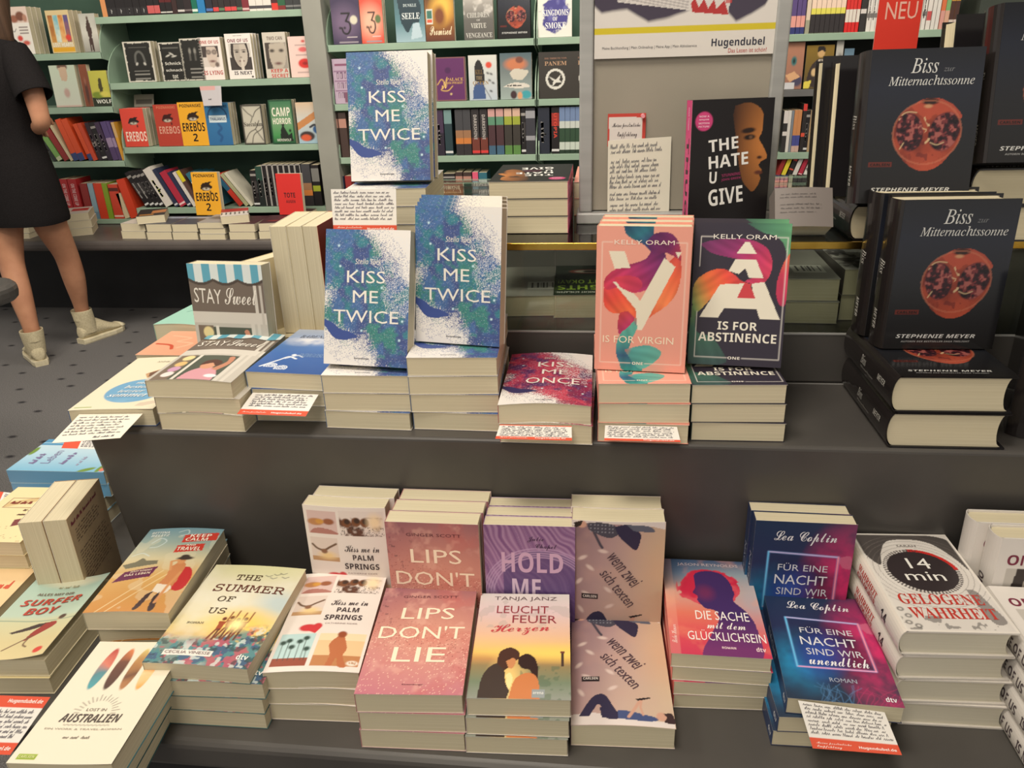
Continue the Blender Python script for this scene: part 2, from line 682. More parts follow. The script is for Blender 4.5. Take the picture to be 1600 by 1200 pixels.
def build_proto(key, root):
    d = DESIGN[key]
    W, H, T = d['W'], d['H'], d['T']
    c = .0006
    cv = Cv(W, H, d['res'])
    d['paint'](cv)
    g = cover_geo(cv, W, H, T, c, d['bow'], d['curl'], d['spine'], d['back'], d['hard'])
    off = .00035 + d['bow'] * .12 + d['curl'] * .08
    t = merge_uv(text_uv(d['lines']), *[scribble_uv(*q) for q in d['scribs']])
    if t is not None:
        uv = t[0]
        z = T + prof(uv[:, 0], d['bow'], d['curl']) + off
        vs = np.stack([uv[:, 0] * W, (1 - uv[:, 1]) * H, z], 1)
        g = merge_uv(g, (vs, up_faces(vs, t[1]), t[2]))
    if d['spine_lines']:
        # u runs down the spine (head -> tail), v across it
        t = text_uv(d['spine_lines'])
        uv = t[0]
        zz = (1 - uv[:, 1]) * T
        if d['hard']:
            bulge = min(.011, T * .24)
            xx = -bulge * np.sqrt(np.clip(1 - ((zz - T / 2) / (T / 2)) ** 2, 0, 1)) + .002 - .0005
        else:
            xx = np.full(len(uv), -.0003)
        g = merge_uv(g, (np.stack([xx, (1 - uv[:, 0]) * H, zz], 1), t[1], t[2]))
    t = merge_uv(text_uv(d['back_lines']), *[scribble_uv(*q) for q in d['back_scribs']])
    if t is not None:
        uv = t[0]
        g = merge_uv(g, (np.stack([(1 - uv[:, 0]) * W, (1 - uv[:, 1]) * H, np.full(len(uv), -.0003)], 1), t[1], t[2]))
    put(root, 'cover', g, M[d['mat']])
    put(root, 'page_block', pages_geo(W, H, T, c, d['bow'], d['hard']), M[d['pages']])


def book(key, mat, label, group=None, cat='book'):
    """one book: the first of a design is built, the others are copies of it with copies of its parts"""
    d = DESIGN[key]
    name = d['kind'] or ('hardcover_book' if d['hard'] else 'paperback')
    if key not in PROTO:
        root = thing(name, label, cat, mat, group)
        build_proto(key, root)
        PROTO[key] = root
        return root
    src = PROTO[key]
    r = src.copy()
    COL.objects.link(r)
    r.matrix_world = mat
    for p in ('label', 'category', 'group'):
        if p in r:
            del r[p]
    tag(r, label, cat, group)
    for ch in list(src.children):
        q = ch.copy()
        COL.objects.link(q)
        q.parent = r
    return r


def flat(x, y, z, yaw=0.0, pitch=0.0):
    return Matrix.Translation((x, y, z)) @ Matrix.Rotation(R(yaw), 4, 'Z') @ Matrix.Rotation(R(pitch), 4, 'X')


def standm(x, y, z, yaw=0.0, tilt=0.0, roll=0.0):
    t = R(tilt)
    m = Matrix(((1, 0, 0), (0, math.sin(t), -math.cos(t)), (0, math.cos(t), math.sin(t)))).to_4x4()
    return Matrix.Translation((x, y, z)) @ Matrix.Rotation(R(yaw), 4, 'Z') @ m @ Matrix.Rotation(R(roll), 4, 'Z')


ORD = ['bottom', 'second from bottom', 'third from bottom']


def stack(key, z0, rows, desc, where, top=None, group=None):
    """flat books bottom -> top; the top one gets its own label if given"""
    d = DESIGN[key]
    n = len(rows)
    for i, r in enumerate(rows):
        x, y, yaw = r[:3]
        pos = 'topmost' if i == n - 1 else ('second from top' if i == n - 2 and n > 2 else ORD[i])
        lab = top if (top and i == n - 1) else f'{desc}, {pos} {where}'
        book(key, flat(x, y, z0 + i * (d['T'] + .0006), yaw, r[3] if len(r) > 3 else 0), lab, group or (f'stack {where}' if n > 1 else None))
    return z0 + n * (d['T'] + .0006)

# ------------------------------------------------------------------ cover designs
WHT = (228, 224, 216)


def splat(c, pal, seed, navy):
    """spray of colour over white, thinning into specks at the top corner and the foot"""
    U, V = c.U, c.V
    c.fill((226, 222, 218))
    n1, n2, n3 = c.noise(4, seed, 3), c.noise(7, seed + 1, 3), c.noise(5, seed + 2, 4)
    col = np.zeros_like(c.c)
    col[:] = S(pal[0])
    for k, (n, t0, t1) in enumerate(((n1, .48, .62), (n2, .50, .66), (n3, .55, .66))):
        m = np.clip((n - t0) / (t1 - t0), 0, 1)[..., None]
        col = col * (1 - m) + S(pal[k + 1]) * m
    big = c.noise(6, seed + 5, 4) - .5
    d1 = np.interp(U, [0, .42, .55, .70, .85, 1], [-.3, -.10, .03, .13, .24, .36])
    d1 = V - d1
    d2 = np.interp(U, [0, .1, .2, .35, .5, .62, .72, 1], [.72, .79, .82, .83, .885, .95, 1.08, 1.3]) - V
    d4 = np.hypot((U + .03), (V - .50) * 1.6) - .07
    d = np.minimum(np.minimum(d1, d2), d4) + big * .17
    fine = c.white(seed + 9) * .6 + c.noise(60, seed + 8, 2) * .4
    m = np.clip((d - (fine - .40) * .26) / .03, 0, 1)
    spk = c.white(seed + 40)
    lum = .66 + .46 * c.noise(70, seed + 41, 2)
    col = col * lum[..., None]
    c.mix(m, col)
    c.mix((spk > .96) * m * .5, (206, 212, 222))
    c.mix((spk < .07) * m * .6, navy)
    spray = (np.abs(U - .78) < .2) & (V > .18) & (V < .62)
    dots = (c.white(seed + 3) > .74) & (np.hypot((U - .84), (V - .36) * .8) < .30 * (0.3 + c.noise(6, seed + 11, 2)))
    c.mix(dots * .9, (222, 222, 224))
    dark = (c.white(seed + 4) > .90) & (d > -.14) & (d < .12)
    c.mix(dark * .85, navy)
    dm = (c.noise(9, seed + 21, 2) > .60) & (U > .62) & (V > .62)
    c.mix(dm * (c.white(seed + 6) > .35) * .8, pal[4])
    sw = c.polym(c.curve([(0, .665), (.10, .69), (.20, .735), (.32, .755), (.42, .79)]) + c.curve([(.34, .80), (.24, .815), (.12, .80), (0, .71)]))
    c.mix(sw, navy)
    for x, y in ((.16, .12), (.18, .27), (.38, .30), (.93, .66), (.45, .74), (.68, .42), (.9, .80)):
        c.ell(x, y, .012, .008, (200, 230, 240), soft=1.2)


design('kmt', .127, .192, .0275, lambda c: splat(c, [(76, 112, 164), (70, 88, 142), (62, 128, 144), (66, 134, 128), (62, 76, 126)], 4, (58, 78, 142)),
       [('KISS', 'g', .265, .30, .72, .39, WHT), ('ME', 'g', .34, .445, .64, .535, WHT), ('TWICE', 'g', .11, .59, .885, .682, WHT),
        ('Stella Tack', 'si2', .36, .212, .67, .252, WHT), ('Ravensburger', 'b', .37, .94, .55, .955, (60, 60, 66))],
       spine=(96, 120, 160), back=(214, 208, 200), res=.00075, spine_lines=[('KISS ME TWICE', 'g', .2, .3, .7, .65, WHT)])
design('once', .127, .19, .0283, lambda c: splat(c, [(176, 52, 84), (136, 36, 76), (96, 44, 96), (196, 70, 92), (120, 40, 70)], 8, (52, 46, 92)),
       [('KISS', 'g', .36, .22, .78, .32, WHT), ('ME', 'g', .42, .38, .72, .47, WHT), ('ONCE', 'g', .25, .54, .86, .65, WHT),
        ('Stella Tack', 'si2', .42, .12, .70, .155, WHT), ('Ravensburger', 'b', .40, .94, .58, .955, (60, 60, 66))],
       spine=(168, 60, 84), back=(214, 208, 200), res=.00085, bow=.004)


def silk(c, pts, stops, ang, folds=26.0, amp=.30, seed=1):
    """a billowing piece of cloth: outline, colours along a direction, fold lines running with it"""
    out = c.curve(pts + [pts[0]], 8)
    m = c.polym(out)
    ca, sa = math.cos(R(ang)), math.sin(R(ang))
    xs = [x * ca + y * c.a * sa for x, y in out]
    lo, hi = min(xs), max(xs)
    t = np.clip(((c.U * ca + c.V * c.a * sa) - lo) / (hi - lo), 0, 1)
    w = -c.U * sa + c.V * c.a * ca
    n = c.noise(3, seed * 7, 2)
    f = np.sin(w * folds + 2.6 * np.sin(t * 2.6 + seed) + n * 5) * .5 + .5
    f2 = np.sin(w * folds * 2.7 + 4 * t + n * 7) * .5 + .5
    ts = [s[0] for s in stops]
    cs = np.array([S(s[1]) for s in stops])
    col = np.stack([np.interp(t, ts, cs[:, k]) for k in range(3)], -1)
    col = col * (1 - amp * .5 + amp * (f * .7 + f2 * .5))[..., None]
    c.mix(m, col)


def p_virgin(c):
    c.fill((232, 160, 142))
    silk(c, [(.28, -.02), (.57, -.02), (.60, .08), (.66, .12), (.60, .17), (.50, .12), (.40, .09), (.31, .05)], [(0, (36, 60, 100)), (.45, (46, 110, 126)), (.75, (50, 60, 110)), (1, (90, 40, 90))], 55, seed=1)
    silk(c, [(.27, .57), (.25, .66), (.27, .74), (.37, .71), (.45, .63), (.40, .56)], [(0, (206, 70, 66)), (1, (170, 50, 104))], 60, seed=2)
    silk(c, [(.45, .62), (.36, .69), (.28, .74), (.235, .85), (.28, .95), (.33, 1.0), (.53, 1.0), (.46, .93), (.385, .86), (.41, .77), (.47, .68)], [(0, (110, 180, 160)), (.4, (80, 160, 150)), (.7, (52, 92, 124)), (1, (60, 150, 140))], 90, seed=3)
    silk(c, [(.33, .85), (.48, .82), (.62, .815), (.735, .86), (.67, .93), (.52, .985), (.43, .94)], [(0, (190, 110, 110)), (.2, (80, 150, 146)), (1, (104, 172, 158))], 25, amp=.35, seed=4)
    silk(c, [(.88, .16), (.905, .30), (.87, .43), (.78, .52), (.62, .60), (.455, .675), (.44, .60), (.56, .50), (.66, .40), (.74, .26)], [(0, (190, 60, 66)), (.3, (226, 100, 66)), (.62, (236, 130, 80)), (.85, (226, 96, 66)), (1, (90, 140, 140))], 115, seed=5)
    silk(c, [(.10, .37), (.085, .47), (.11, .555), (.22, .595), (.35, .575), (.455, .625), (.45, .52), (.37, .455), (.24, .42)], [(0, (206, 64, 76)), (.4, (222, 78, 62)), (.8, (230, 106, 66)), (1, (214, 84, 64))], 60, seed=6)
    silk(c, [(.61, .12), (.53, .21), (.40, .245), (.25, .275), (.12, .33), (.085, .40), (.13, .43), (.26, .41), (.40, .445), (.55, .42), (.63, .34), (.74, .23), (.69, .14)], [(0, (196, 56, 78)), (.35, (186, 52, 96)), (.7, (140, 46, 104)), (1, (96, 40, 96))], 150 + 180, amp=.42, seed=7)
    silk(c, [(.52, .10), (.62, .045), (.76, .04), (.86, .10), (.895, .22), (.84, .20), (.72, .17), (.62, .19)], [(0, (86, 38, 92)), (.6, (116, 40, 90)), (1, (176, 54, 70))], 30, seed=8)
    iv = (232, 222, 200)
    c.poly([(.13, .165), (.30, .165), (.365, .275), (.20, .285)], iv)
    c.poly([(.185, .375), (.30, .375), (.485, .50), (.72, .205), (.84, .265), (.515, .705), (.465, .705), (.44, .56)], iv)
    c.poly([(.83, .165), (.895, .165), (.865, .205)], iv)
    silk(c, [(.19, .345), (.33, .33), (.46, .345), (.50, .40), (.42, .445), (.33, .43), (.26, .405)], [(0, (206, 62, 80)), (1, (196, 58, 92))], 20, seed=9)
    f = (240, 214, 196)
    c.line([(.17, .105), (.06, .105), (.06, .945), (.40, .945)], .008, f)
    c.line([(.84, .105), (.95, .105), (.95, .945), (.56, .945)], .008, f)


design('virgin', .1225, .196, .0288, p_virgin,
       [('KELLY ORAM', 'g', .19, .09, .82, .12, (244, 226, 210)), ('IS FOR VIRGIN', 'g', .09, .75, .86, .80, (246, 226, 200)), ('ONE', 'b', .42, .935, .54, .955, (246, 226, 210))],
       spine=(222, 150, 132), back=(228, 156, 138), spine_lines=[('Y IS FOR VIRGIN', 'g', .15, .35, .7, .6, (246, 226, 210))])


def p_abst(c):
    c.fill((50, 44, 58))
    silk(c, [(.54, .0), (1.0, .0), (1.0, .24), (.93, .14), (.84, .085), (.70, .06)], [(0, (50, 84, 74)), (.5, (84, 140, 108)), (1, (104, 166, 120))], 20, seed=1)
    silk(c, [(1.0, .20), (.93, .29), (.885, .44), (.93, .55), (1.0, .53)], [(0, (226, 110, 66)), (.4, (206, 62, 90)), (1, (176, 44, 84))], 90, seed=2)
    silk(c, [(.015, .58), (.09, .585), (.055, .68), (.09, .77), (.24, .80), (.36, .89), (.40, .985), (.015, .985)], [(0, (120, 150, 90)), (.35, (66, 110, 92)), (1, (54, 74, 76))], 80, seed=3)
    silk(c, [(.06, .145), (.20, .12), (.42, .105), (.62, .12), (.77, .175), (.83, .28), (.79, .38), (.70, .415), (.56, .40), (.66, .36), (.64, .30), (.52, .255), (.36, .235), (.18, .205)], [(0, (100, 44, 90)), (.4, (140, 46, 104)), (.75, (186, 52, 96)), (1, (206, 62, 92))], 35, amp=.42, seed=4)
    silk(c, [(.66, .425), (.52, .395), (.42, .345), (.30, .315), (.15, .345), (.03, .42), (.015, .56), (.07, .625), (.17, .56), (.27, .49), (.42, .445), (.56, .43)], [(0, (206, 56, 78)), (.35, (226, 80, 62)), (.65, (232, 116, 62)), (.85, (190, 160, 84)), (1, (110, 150, 92))], 155, seed=5)
    iv = (234, 226, 208)
    c.poly([(.53, .13), (.58, .13), (.66, .21), (.45, .21)], iv)
    c.poly([(.44, .25), (.66, .25), (.75, .375), (.60, .375), (.55, .31), (.49, .35), (.38, .33)], iv)
    c.poly([(.30, .425), (.55, .415), (.50, .515), (.66, .515), (.63, .415), (.76, .40), (.95, .66), (.74, .66), (.70, .59), (.36, .59), (.30, .66), (.10, .66)], iv)
    c.poly([(.49, .515), (.55, .415), (.61, .415), (.68, .515)], (206, 66, 74))
    f = (228, 222, 216)
    c.line([(.20, .095), (.07, .095), (.07, .30)], .008, f)
    c.line([(.07, .62), (.07, .945), (.42, .945)], .008, f)
    c.line([(.86, .095), (.97, .095), (.97, .945), (.58, .945)], .008, f)


design('abst', .1245, .193, .0275, p_abst,
       [('KELLY ORAM', 'g', .20, .078, .85, .11, (236, 230, 220)), ('IS FOR', 'b', .30, .685, .72, .745, (236, 230, 216)), ('ABSTINENCE', 'b', .10, .765, .93, .83, (236, 230, 216)), ('ONE', 'b', .43, .935, .56, .955, (236, 230, 220))],
       spine=(60, 76, 76), back=(48, 44, 56), mat='print')


def p_biss(c):
    c.grad([(0, (30, 32, 38)), (.25, (34, 38, 50)), (.6, (30, 31, 35)), (1, (24, 22, 22))])
    cx, cy = .56, .545
    n1, n2 = c.noise(6, 12, 3), c.noise(26, 13, 2)
    out = c.ellm(cx, cy - .01, .305, .205, 0, .03)
    out = np.maximum(out, c.polym(c.curve([(.28, .52), (.32, .66), (.44, .755), (.58, .785), (.72, .74), (.82, .63), (.85, .50)])))
    c.mix(out, (116, 46, 36))
    c.mix(out * np.clip((n1 - .42) * 3, 0, 1) * .7, (170, 74, 52))
    c.mix(out * np.clip((c.V - .62) * 6, 0, 1) * (np.abs(c.U - .56) < .16) * .7, (178, 78, 54))
    c.poly(c.curve([(.40, .37), (.48, .325), (.56, .315), (.66, .32), (.78, .365), (.86, .44), (.74, .44), (.62, .42), (.56, .45), (.48, .42)]), (176, 76, 56), .85)
    c.ell(.565, .335, .075, .022, (46, 26, 24), soft=.4)
    c.ell(.55, .365, .035, .012, (196, 150, 110), soft=.8, op=.8)
    for x, w, rot in ((.405, .120, -12), (.715, .135, 14)):
        sm = c.ellm(x, .53, w, .125, rot, .10)
        c.mix(sm, (50, 24, 32))
        c.mix(sm * (n2 > .56) * .85, (118, 50, 54))
        c.mix(sm * (n2 > .68) * .6, (176, 104, 96))
        c.mix(sm * (n2 < .30) * .9, (24, 13, 20))
    lowm = c.ellm(.56, .655, .15, .09, 0, .5)
    c.mix(lowm * (n2 > .60) * .55, (86, 30, 34))
    pith = np.zeros_like(c.U)
    for pts, w in (([(.30, .45), (.33, .415), (.38, .40), (.45, .405)], .010), ([(.53, .44), (.575, .50), (.55, .54), (.585, .575), (.56, .60)], .020), ([(.49, .50), (.56, .515), (.62, .50)], .010), ([(.60, .60), (.66, .615), (.72, .60)], .009), ([(.36, .60), (.33, .64)], .010)):
        pith = np.maximum(pith, c.linem(c.curve(pts), w))
    c.mix(pith * .8 * (c.noise(14, 15, 2) > .36), (212, 184, 142))
    c.mix((np.abs(c.ellm(cx, cy - .01, .305, .205, 0, .10) - .5) < .3) * .35, (196, 120, 92))
    c.rect(.06, .725, .27, .757, (96, 38, 32))


design('biss', .143, .2015, .0512, p_biss,
       [('Biss', 'si', .36, .062, .60, .155, (206, 206, 204)), ('zur', 'si', .65, .125, .745, .148, (120, 122, 126)), ('Mitternachtssonne', 'si', .17, .17, .93, .232, (204, 204, 202)),
        ('STEPHENIE MEYER', 'bi', .10, .895, .82, .922, (196, 196, 194)), ('AUTORIN DER BESTSELLER-SAGA TWILIGHT', 'bi', .15, .94, .78, .952, (150, 150, 150)),
        ('CARLSEN', 'b', .075, .733, .255, .750, (30, 26, 26))],
       spine=(34, 30, 30), back=(30, 28, 30), hard=True, mat='gloss',
       spine_lines=[('Biss', 'si', .40, .30, .50, .55, (190, 188, 182)), ('Mitternachtssonne', 'si', .40, .60, .66, .68, (170, 168, 162)), ('MEYER', 'bi', .74, .34, .88, .5, (170, 168, 162))])


def p_thug(c):
    c.fill((24, 20, 22))
    face = c.polym(c.curve([(.52, .05), (.70, .03), (.86, .10), (.87, .24), (.84, .30), (.90, .36), (.955, .44), (.89, .47), (.86, .50), (.90, .54), (.87, .57), (.89, .60), (.86, .66), (.80, .70), (.72, .66), (.66, .60), (.60, .46), (.55, .28), (.50, .12)]))
    sh = np.clip((c.U - .50) / .36, 0, 1) * np.clip(1.05 - np.abs(c.V - .34) * 1.7, .1, 1)
    skin = S((60, 34, 22)) * (1 - sh[..., None]) + S((196, 124, 62)) * sh[..., None]
    c.mix(face * .98, skin)
    c.ell(.70, .235, .085, .02, (40, 22, 16), rot=-6)
    c.ell(.72, .285, .07, .02, (30, 18, 14), rot=-4)
    c.ell(.735, .285, .022, .012, (110, 80, 60))
    c.ell(.86, .44, .03, .012, (60, 30, 20))
    c.ell(.86, .555, .05, .016, (96, 50, 36))
    c.ell(.15, .155, .105, .07, (206, 66, 124))


design('thug', .127, .196, .0272, p_thug,
       [('THE', 'b', .22, .285, .585, .375, (238, 236, 232), -6), ('HATE', 'b', .23, .405, .72, .50, (238, 236, 232), -5), ('U', 'b', .25, .535, .34, .625, (238, 236, 232)), ('GIVE', 'b', .25, .66, .68, .79, (238, 236, 232), -6),
        ('NOW A', 'b', .09, .112, .21, .126, (245, 200, 220)), ('MAJOR', 'b', .09, .137, .21, .151, (245, 200, 220)), ('MOTION', 'b', .085, .162, .215, .176, (245, 200, 220)), ('PICTURE', 'b', .085, .187, .215, .2, (245, 200, 220)),
        ("'STUNNING'", 'b', .40, .55, .64, .572, (150, 52, 96), -5), ('JOHN GREEN', 'b', .40, .585, .64, .607, (150, 52, 96), -5)],
       spine=(206, 66, 124), back=(30, 26, 28), spine_lines=[('THUG', 'b', .28, .3, .88, .7, (40, 24, 34)), ('ANGIE THOMAS', 'b', .05, .4, .22, .6, (240, 190, 214))])


def p_lips(c):
    n, n2 = c.noise(4, 31, 4), c.noise(9, 33, 3)
    c.grad([(0, (140, 90, 104)), (.22, (166, 104, 110)), (.45, (194, 130, 124)), (.75, (196, 124, 132)), (1, (190, 114, 132))])
    c.mix(c.ellm(.62, .50, .55, .36, 0, 1.6) * .65, (222, 162, 138))
    c.mix(np.clip((n - .52) * 4, 0, 1) * .35, (196, 92, 88))
    c.mix(np.clip((n2 - .6) * 5, 0, 1) * .30, (240, 196, 176))
    band = np.exp(-((c.V - .50 - .25 * (c.U - .4)) / .16) ** 2)
    c.mix((c.white(5) > .955) * band, (140, 60, 56))
    c.mix((c.white(6) > .975) * (c.V > .45), (246, 214, 190))
    c.mix((c.noise(26, 7, 2) > .74) * np.exp(-((c.U - .12) / .15) ** 2) * np.exp(-((c.V - .22) / .16) ** 2) * .7, (90, 56, 66))


LL = (250, 232, 206)
design('lips', .1305, .199, .0290, p_lips,
       [('GINGER SCOTT', 'g', .22, .085, .81, .11, (96, 48, 58)), ('LIPS', 'g', .25, .215, .80, .33, LL), ("DON'T", 'g', .07, .40, .93, .52, LL), ('LIE', 'g', .26, .60, .78, .73, LL), ('Ravensburger', 'b', .42, .915, .62, .928, (110, 60, 70))],
       spine=(186, 122, 128), back=(216, 190, 186))


def p_leucht(c):
    c.grad([(0, (222, 214, 208)), (.2, (220, 196, 196)), (.42, (232, 190, 160)), (.60, (240, 198, 110)), (.66, (200, 150, 92)), (.72, (150, 132, 92)), (.86, (120, 134, 110)), (1, (146, 150, 140))])
    c.mix(c.ellm(.86, .60, .45, .06, 0, 1.5) * .9, (246, 214, 110))
    c.mix(c.ellm(.38, .84, .14, .16, 0, 1.5) * .9, (255, 214, 130))
    c.mix((c.noise(7, 3, 3) > .60) * (c.V < .36) * .35, (176, 168, 160))
    c.mix((c.noise(14, 5, 2) > .62) * (c.V > .72) * (c.U > .5) * .5, (86, 108, 84))
    c.poly(c.curve([(.10, 1.0), (.12, .84), (.18, .74), (.28, .70), (.34, .76), (.36, .86), (.40, .93), (.38, 1.0)]), (66, 54, 48))
    c.poly(c.curve([(.26, .70), (.28, .60), (.38, .555), (.47, .59), (.48, .65), (.42, .69), (.40, .72), (.34, .76)]), (74, 46, 36))
    c.poly(c.curve([(.35, .68), (.42, .65), (.45, .68), (.42, .74), (.38, .74)]), (206, 140, 92))
    c.poly(c.curve([(.48, .64), (.56, .61), (.64, .65), (.68, .76), (.66, .86), (.60, .76), (.52, .74), (.47, .70)]), (52, 34, 30))
    c.poly(c.curve([(.40, 1.0), (.44, .86), (.50, .80), (.60, .78), (.68, .84), (.70, 1.0)]), (206, 128, 78))
    c.poly(c.curve([(.36, .80), (.40, .78), (.43, .84), (.40, .92), (.37, .88)]), (255, 226, 160))
    c.rect(.905, .60, .93, .72, (70, 52, 46))
    c.rect(.895, .585, .94, .602, (120, 60, 50))
    c.rect(.62, .915, .75, .985, (150, 158, 160))


design('leucht', .1245, .194, .0270, p_leucht,
       [('TANJA JANZ', 'g', .16, .035, .86, .085, (110, 92, 92)), ('LEUCHT', 'g', .20, .135, .77, .215, (150, 58, 66)), ('FEUER', 'g', .38, .235, .86, .315, (150, 58, 66)), ('Herzen', 'sc', .16, .325, .78, .435, (198, 70, 76), -3), ('arena', 'b', .635, .94, .735, .958, (230, 230, 226))],
       spine=(206, 190, 184), back=(214, 208, 200))


def p_zwei(c):
    n = c.noise(3, 41, 3)
    c.grad([(0, (120, 92, 106)), (.45, (176, 146, 146)), (.85, (198, 172, 158)), (1.2, (206, 184, 160))], 62)
    c.mix(np.clip((n - .5) * 3, 0, 1) * .3, (206, 166, 150))
    c.mix(c.ellm(1.0, .30, .25, .35, 0, 1.2) * .5, (214, 182, 140))
    for x, y, r_ in ((.12, .30, -30), (.20, .38, 40), (.08, .50, -50), (.16, .60, 25), (.40, .56, 40), (.10, .74, 60), (.34, .24, 10), (.42, .70, -30)):
        c.ell(x, y, .05, .014, (226, 206, 198), rot=r_, soft=.8, op=.8)
    wh, nv, sk = (224, 214, 210), (48, 44, 72), (206, 160, 140)
    # upper sleeper
    c.poly([(0, 0), (1, 0), (1, .06), (.86, .035), (.5, .02), (.2, .012), (0, .05)], wh)
    c.poly(c.curve([(.16, .02), (.30, .01), (.46, .03), (.50, .09), (.42, .13), (.30, .11), (.18, .07)]), (72, 70, 84))
    c.mix(((np.sin(c.U * 160) > .3) & (np.sin(c.V * 240) > .3)) * c.polym([(.17, .02), (.46, .02), (.48, .11), (.2, .09)]) * .7, (150, 150, 160))
    c.poly(c.curve([(.46, .04), (.58, .02), (.66, .05), (.74, .10), (.70, .22), (.60, .18), (.50, .11)]), nv)
    c.poly(c.curve([(.58, .02), (.80, .03), (.88, .06), (.86, .08), (.66, .07)]), (96, 100, 116))
    c.ell(.11, .03, .05, .028, sk)
    c.poly([(.02, .02), (.12, .0), (.10, .04), (.04, .06)], (44, 34, 34))
    c.line([(.24, .09), (.31, .19), (.33, .21)], .03, (70, 66, 80))
    # lower reader
    c.poly([(0, .92), (.2, .90), (.6, .955), (1, .955), (1, 1), (0, 1)], wh)
    c.poly(c.curve([(.08, .93), (.16, .83), (.24, .765), (.34, .76), (.42, .86), (.48, .94), (.34, .945), (.30, .86), (.26, .84), (.18, .93)]), nv)
    c.poly([(.28, .86), (.42, .86), (.48, .945), (.30, .945)], nv)
    c.poly(c.curve([(.46, .88), (.56, .885), (.70, .905), (.84, .93), (.80, .955), (.60, .955), (.46, .945)]), (70, 84, 128))
    c.line([(.56, .93), (.62, .87), (.68, .80)], .032, sk)
    c.line([(.70, .91), (.68, .85), (.70, .79)], .022, sk)
    c.poly([(.64, .785), (.78, .765), (.79, .775), (.66, .80)], (34, 30, 36))
    c.ell(.88, .915, .055, .034, sk)
    c.poly(c.curve([(.90, .89), (.98, .885), (1.0, .96), (.90, .955), (.93, .92)]), (58, 40, 44))
    c.rect(.11, .60, .29, .645, (40, 32, 36))


ZT = (80, 62, 72)
design('zwei', .1265, .200, .0327, p_zwei,
       [('wenn zwei', 'g', .33, .33, .82, .43, ZT, 54, 1.58), ('sich texten', 'g', .24, .50, .79, .585, ZT, 54, 1.58), ('CARLSEN', 'b', .125, .61, .275, .632, (226, 216, 210))],
       spine=(150, 118, 124), back=(214, 200, 190), bow=.003)


def p_sache(c):
    n = c.noise(4, 51, 4)
    c.grad([(0, (70, 90, 126)), (.18, (150, 160, 170)), (.36, (214, 170, 156)), (.6, (226, 120, 100)), (.8, (222, 82, 92)), (1, (206, 62, 92))])
    c.mix(c.ellm(.12, .10, .3, .16, 0, 1.4) * .7, (70, 100, 140))
    c.mix(c.ellm(.95, .45, .25, .25, 0, 1.4) * .6, (160, 176, 190))
    c.mix(np.clip((n - .55) * 5, 0, 1) * .35, (240, 160, 120))
    crown = c.ellm(.50, .33, .37, .22, -8, .05 ) * (c.noise(9, 52, 3) + c.ellm(.5, .32, .30, .18, 0, .3) > .62)
    c.mix(crown, (206, 44, 74))
    c.mix(crown * np.clip((c.noise(8, 53, 2) - .5) * 4, 0, 1) * .6, (226, 100, 110))
    hd = c.curve([(.34, .26), (.36, .17), (.50, .13), (.66, .16), (.74, .26), (.76, .38), (.74, .46), (.86, .58), (.92, .74), (.88, 1.02), (.34, 1.02), (.44, .80), (.54, .66), (.52, .57), (.42, .545), (.37, .50), (.345, .46), (.355, .42), (.31, .385), (.34, .33)])
    c.poly(hd, (70, 46, 102))
    c.mix(c.polym(hd) * np.clip((c.V - .6) * 3, 0, 1) * .5, (150, 62, 120))
    c.mix(c.polym(hd) * c.ellm(.44, .38, .09, .07, 0, 1.2) * .7, (130, 50, 90))
    c.rect(0, 0, .105, 1, (236, 180, 160), .25)


design('sache', .1235, .198, .0217, p_sache,
       [('JASON REYNOLDS', 'g', .17, .045, .87, .085, (214, 196, 200)), ('DIE SACHE', 'g', .30, .575, .86, .665, (246, 240, 236)), ('mit dem', 'sc', .40, .685, .80, .75, (246, 240, 236)), ('GLÜCKLICHSEIN', 'g', .19, .765, 1.0 - .02, .865, (246, 240, 236)),
        ('ROMAN', 'b', .52, .915, .66, .935, (246, 220, 220)), ('dtv', 'b', .86, .905, .955, .945, (246, 220, 220)), ('Reihe Hanser', 'sc', -.09, .80, .19, .835, (250, 220, 214), -90, 1.6)],
       spine=(222, 110, 104), back=(214, 206, 198))


def p_nacht(c):
    n, n2 = c.noise(4, 61, 4), c.noise(6, 62, 4)
    c.grad([(0, (34, 52, 82)), (.4, (40, 46, 84)), (.7, (40, 50, 76)), (1, (44, 58, 78))])
    c.mix(c.ellm(.22, .66, .28, .20, 0, 1.4) * np.clip(n * 1.6 - .2, 0, 1), (40, 140, 190))
    c.mix(c.ellm(.95, .55, .34, .42, 0, 1.1) * np.clip(n2 * 1.8 - .2, 0, 1), (206, 52, 110))
    c.mix(c.ellm(.50, .55, .34, .22, 0, .5) * .7, (30, 28, 54))
    c.mix(c.ellm(.40, .60, .18, .18, 20, 1.3) * .6, (56, 84, 190))
    c.poly(c.curve([(.84, .28), (.98, .26), (1.0, .36), (.92, .36)]), (200, 110, 140), .7)
    for k in range(26):
        rs = random.Random(k)
        x = rs.uniform(.22, .95)
        c.line(c.curve([(x, 1.0), (x + rs.uniform(-.1, .1), .93), (x + rs.uniform(-.16, .16), rs.uniform(.84, .9))], 5), .006, (90, 140, 190) if x < .58 else (196, 60, 110), .55)
    for k in range(5):
        o = k * .003
    fr = [(.16, .25), (.86, .27), (.87, .715), (.16, .72)]
    glow = c.linem(fr + [fr[0]], .03)
    c.mix(glow * .35, (120, 170, 240))
    c.line([fr[0], fr[1]], .014, (206, 196, 240))
    c.line([fr[1], fr[2]], .014, (250, 150, 170))
    c.line([fr[2], fr[3]], .014, (246, 170, 210))
    c.line([fr[3], fr[0]], .014, (110, 200, 246))


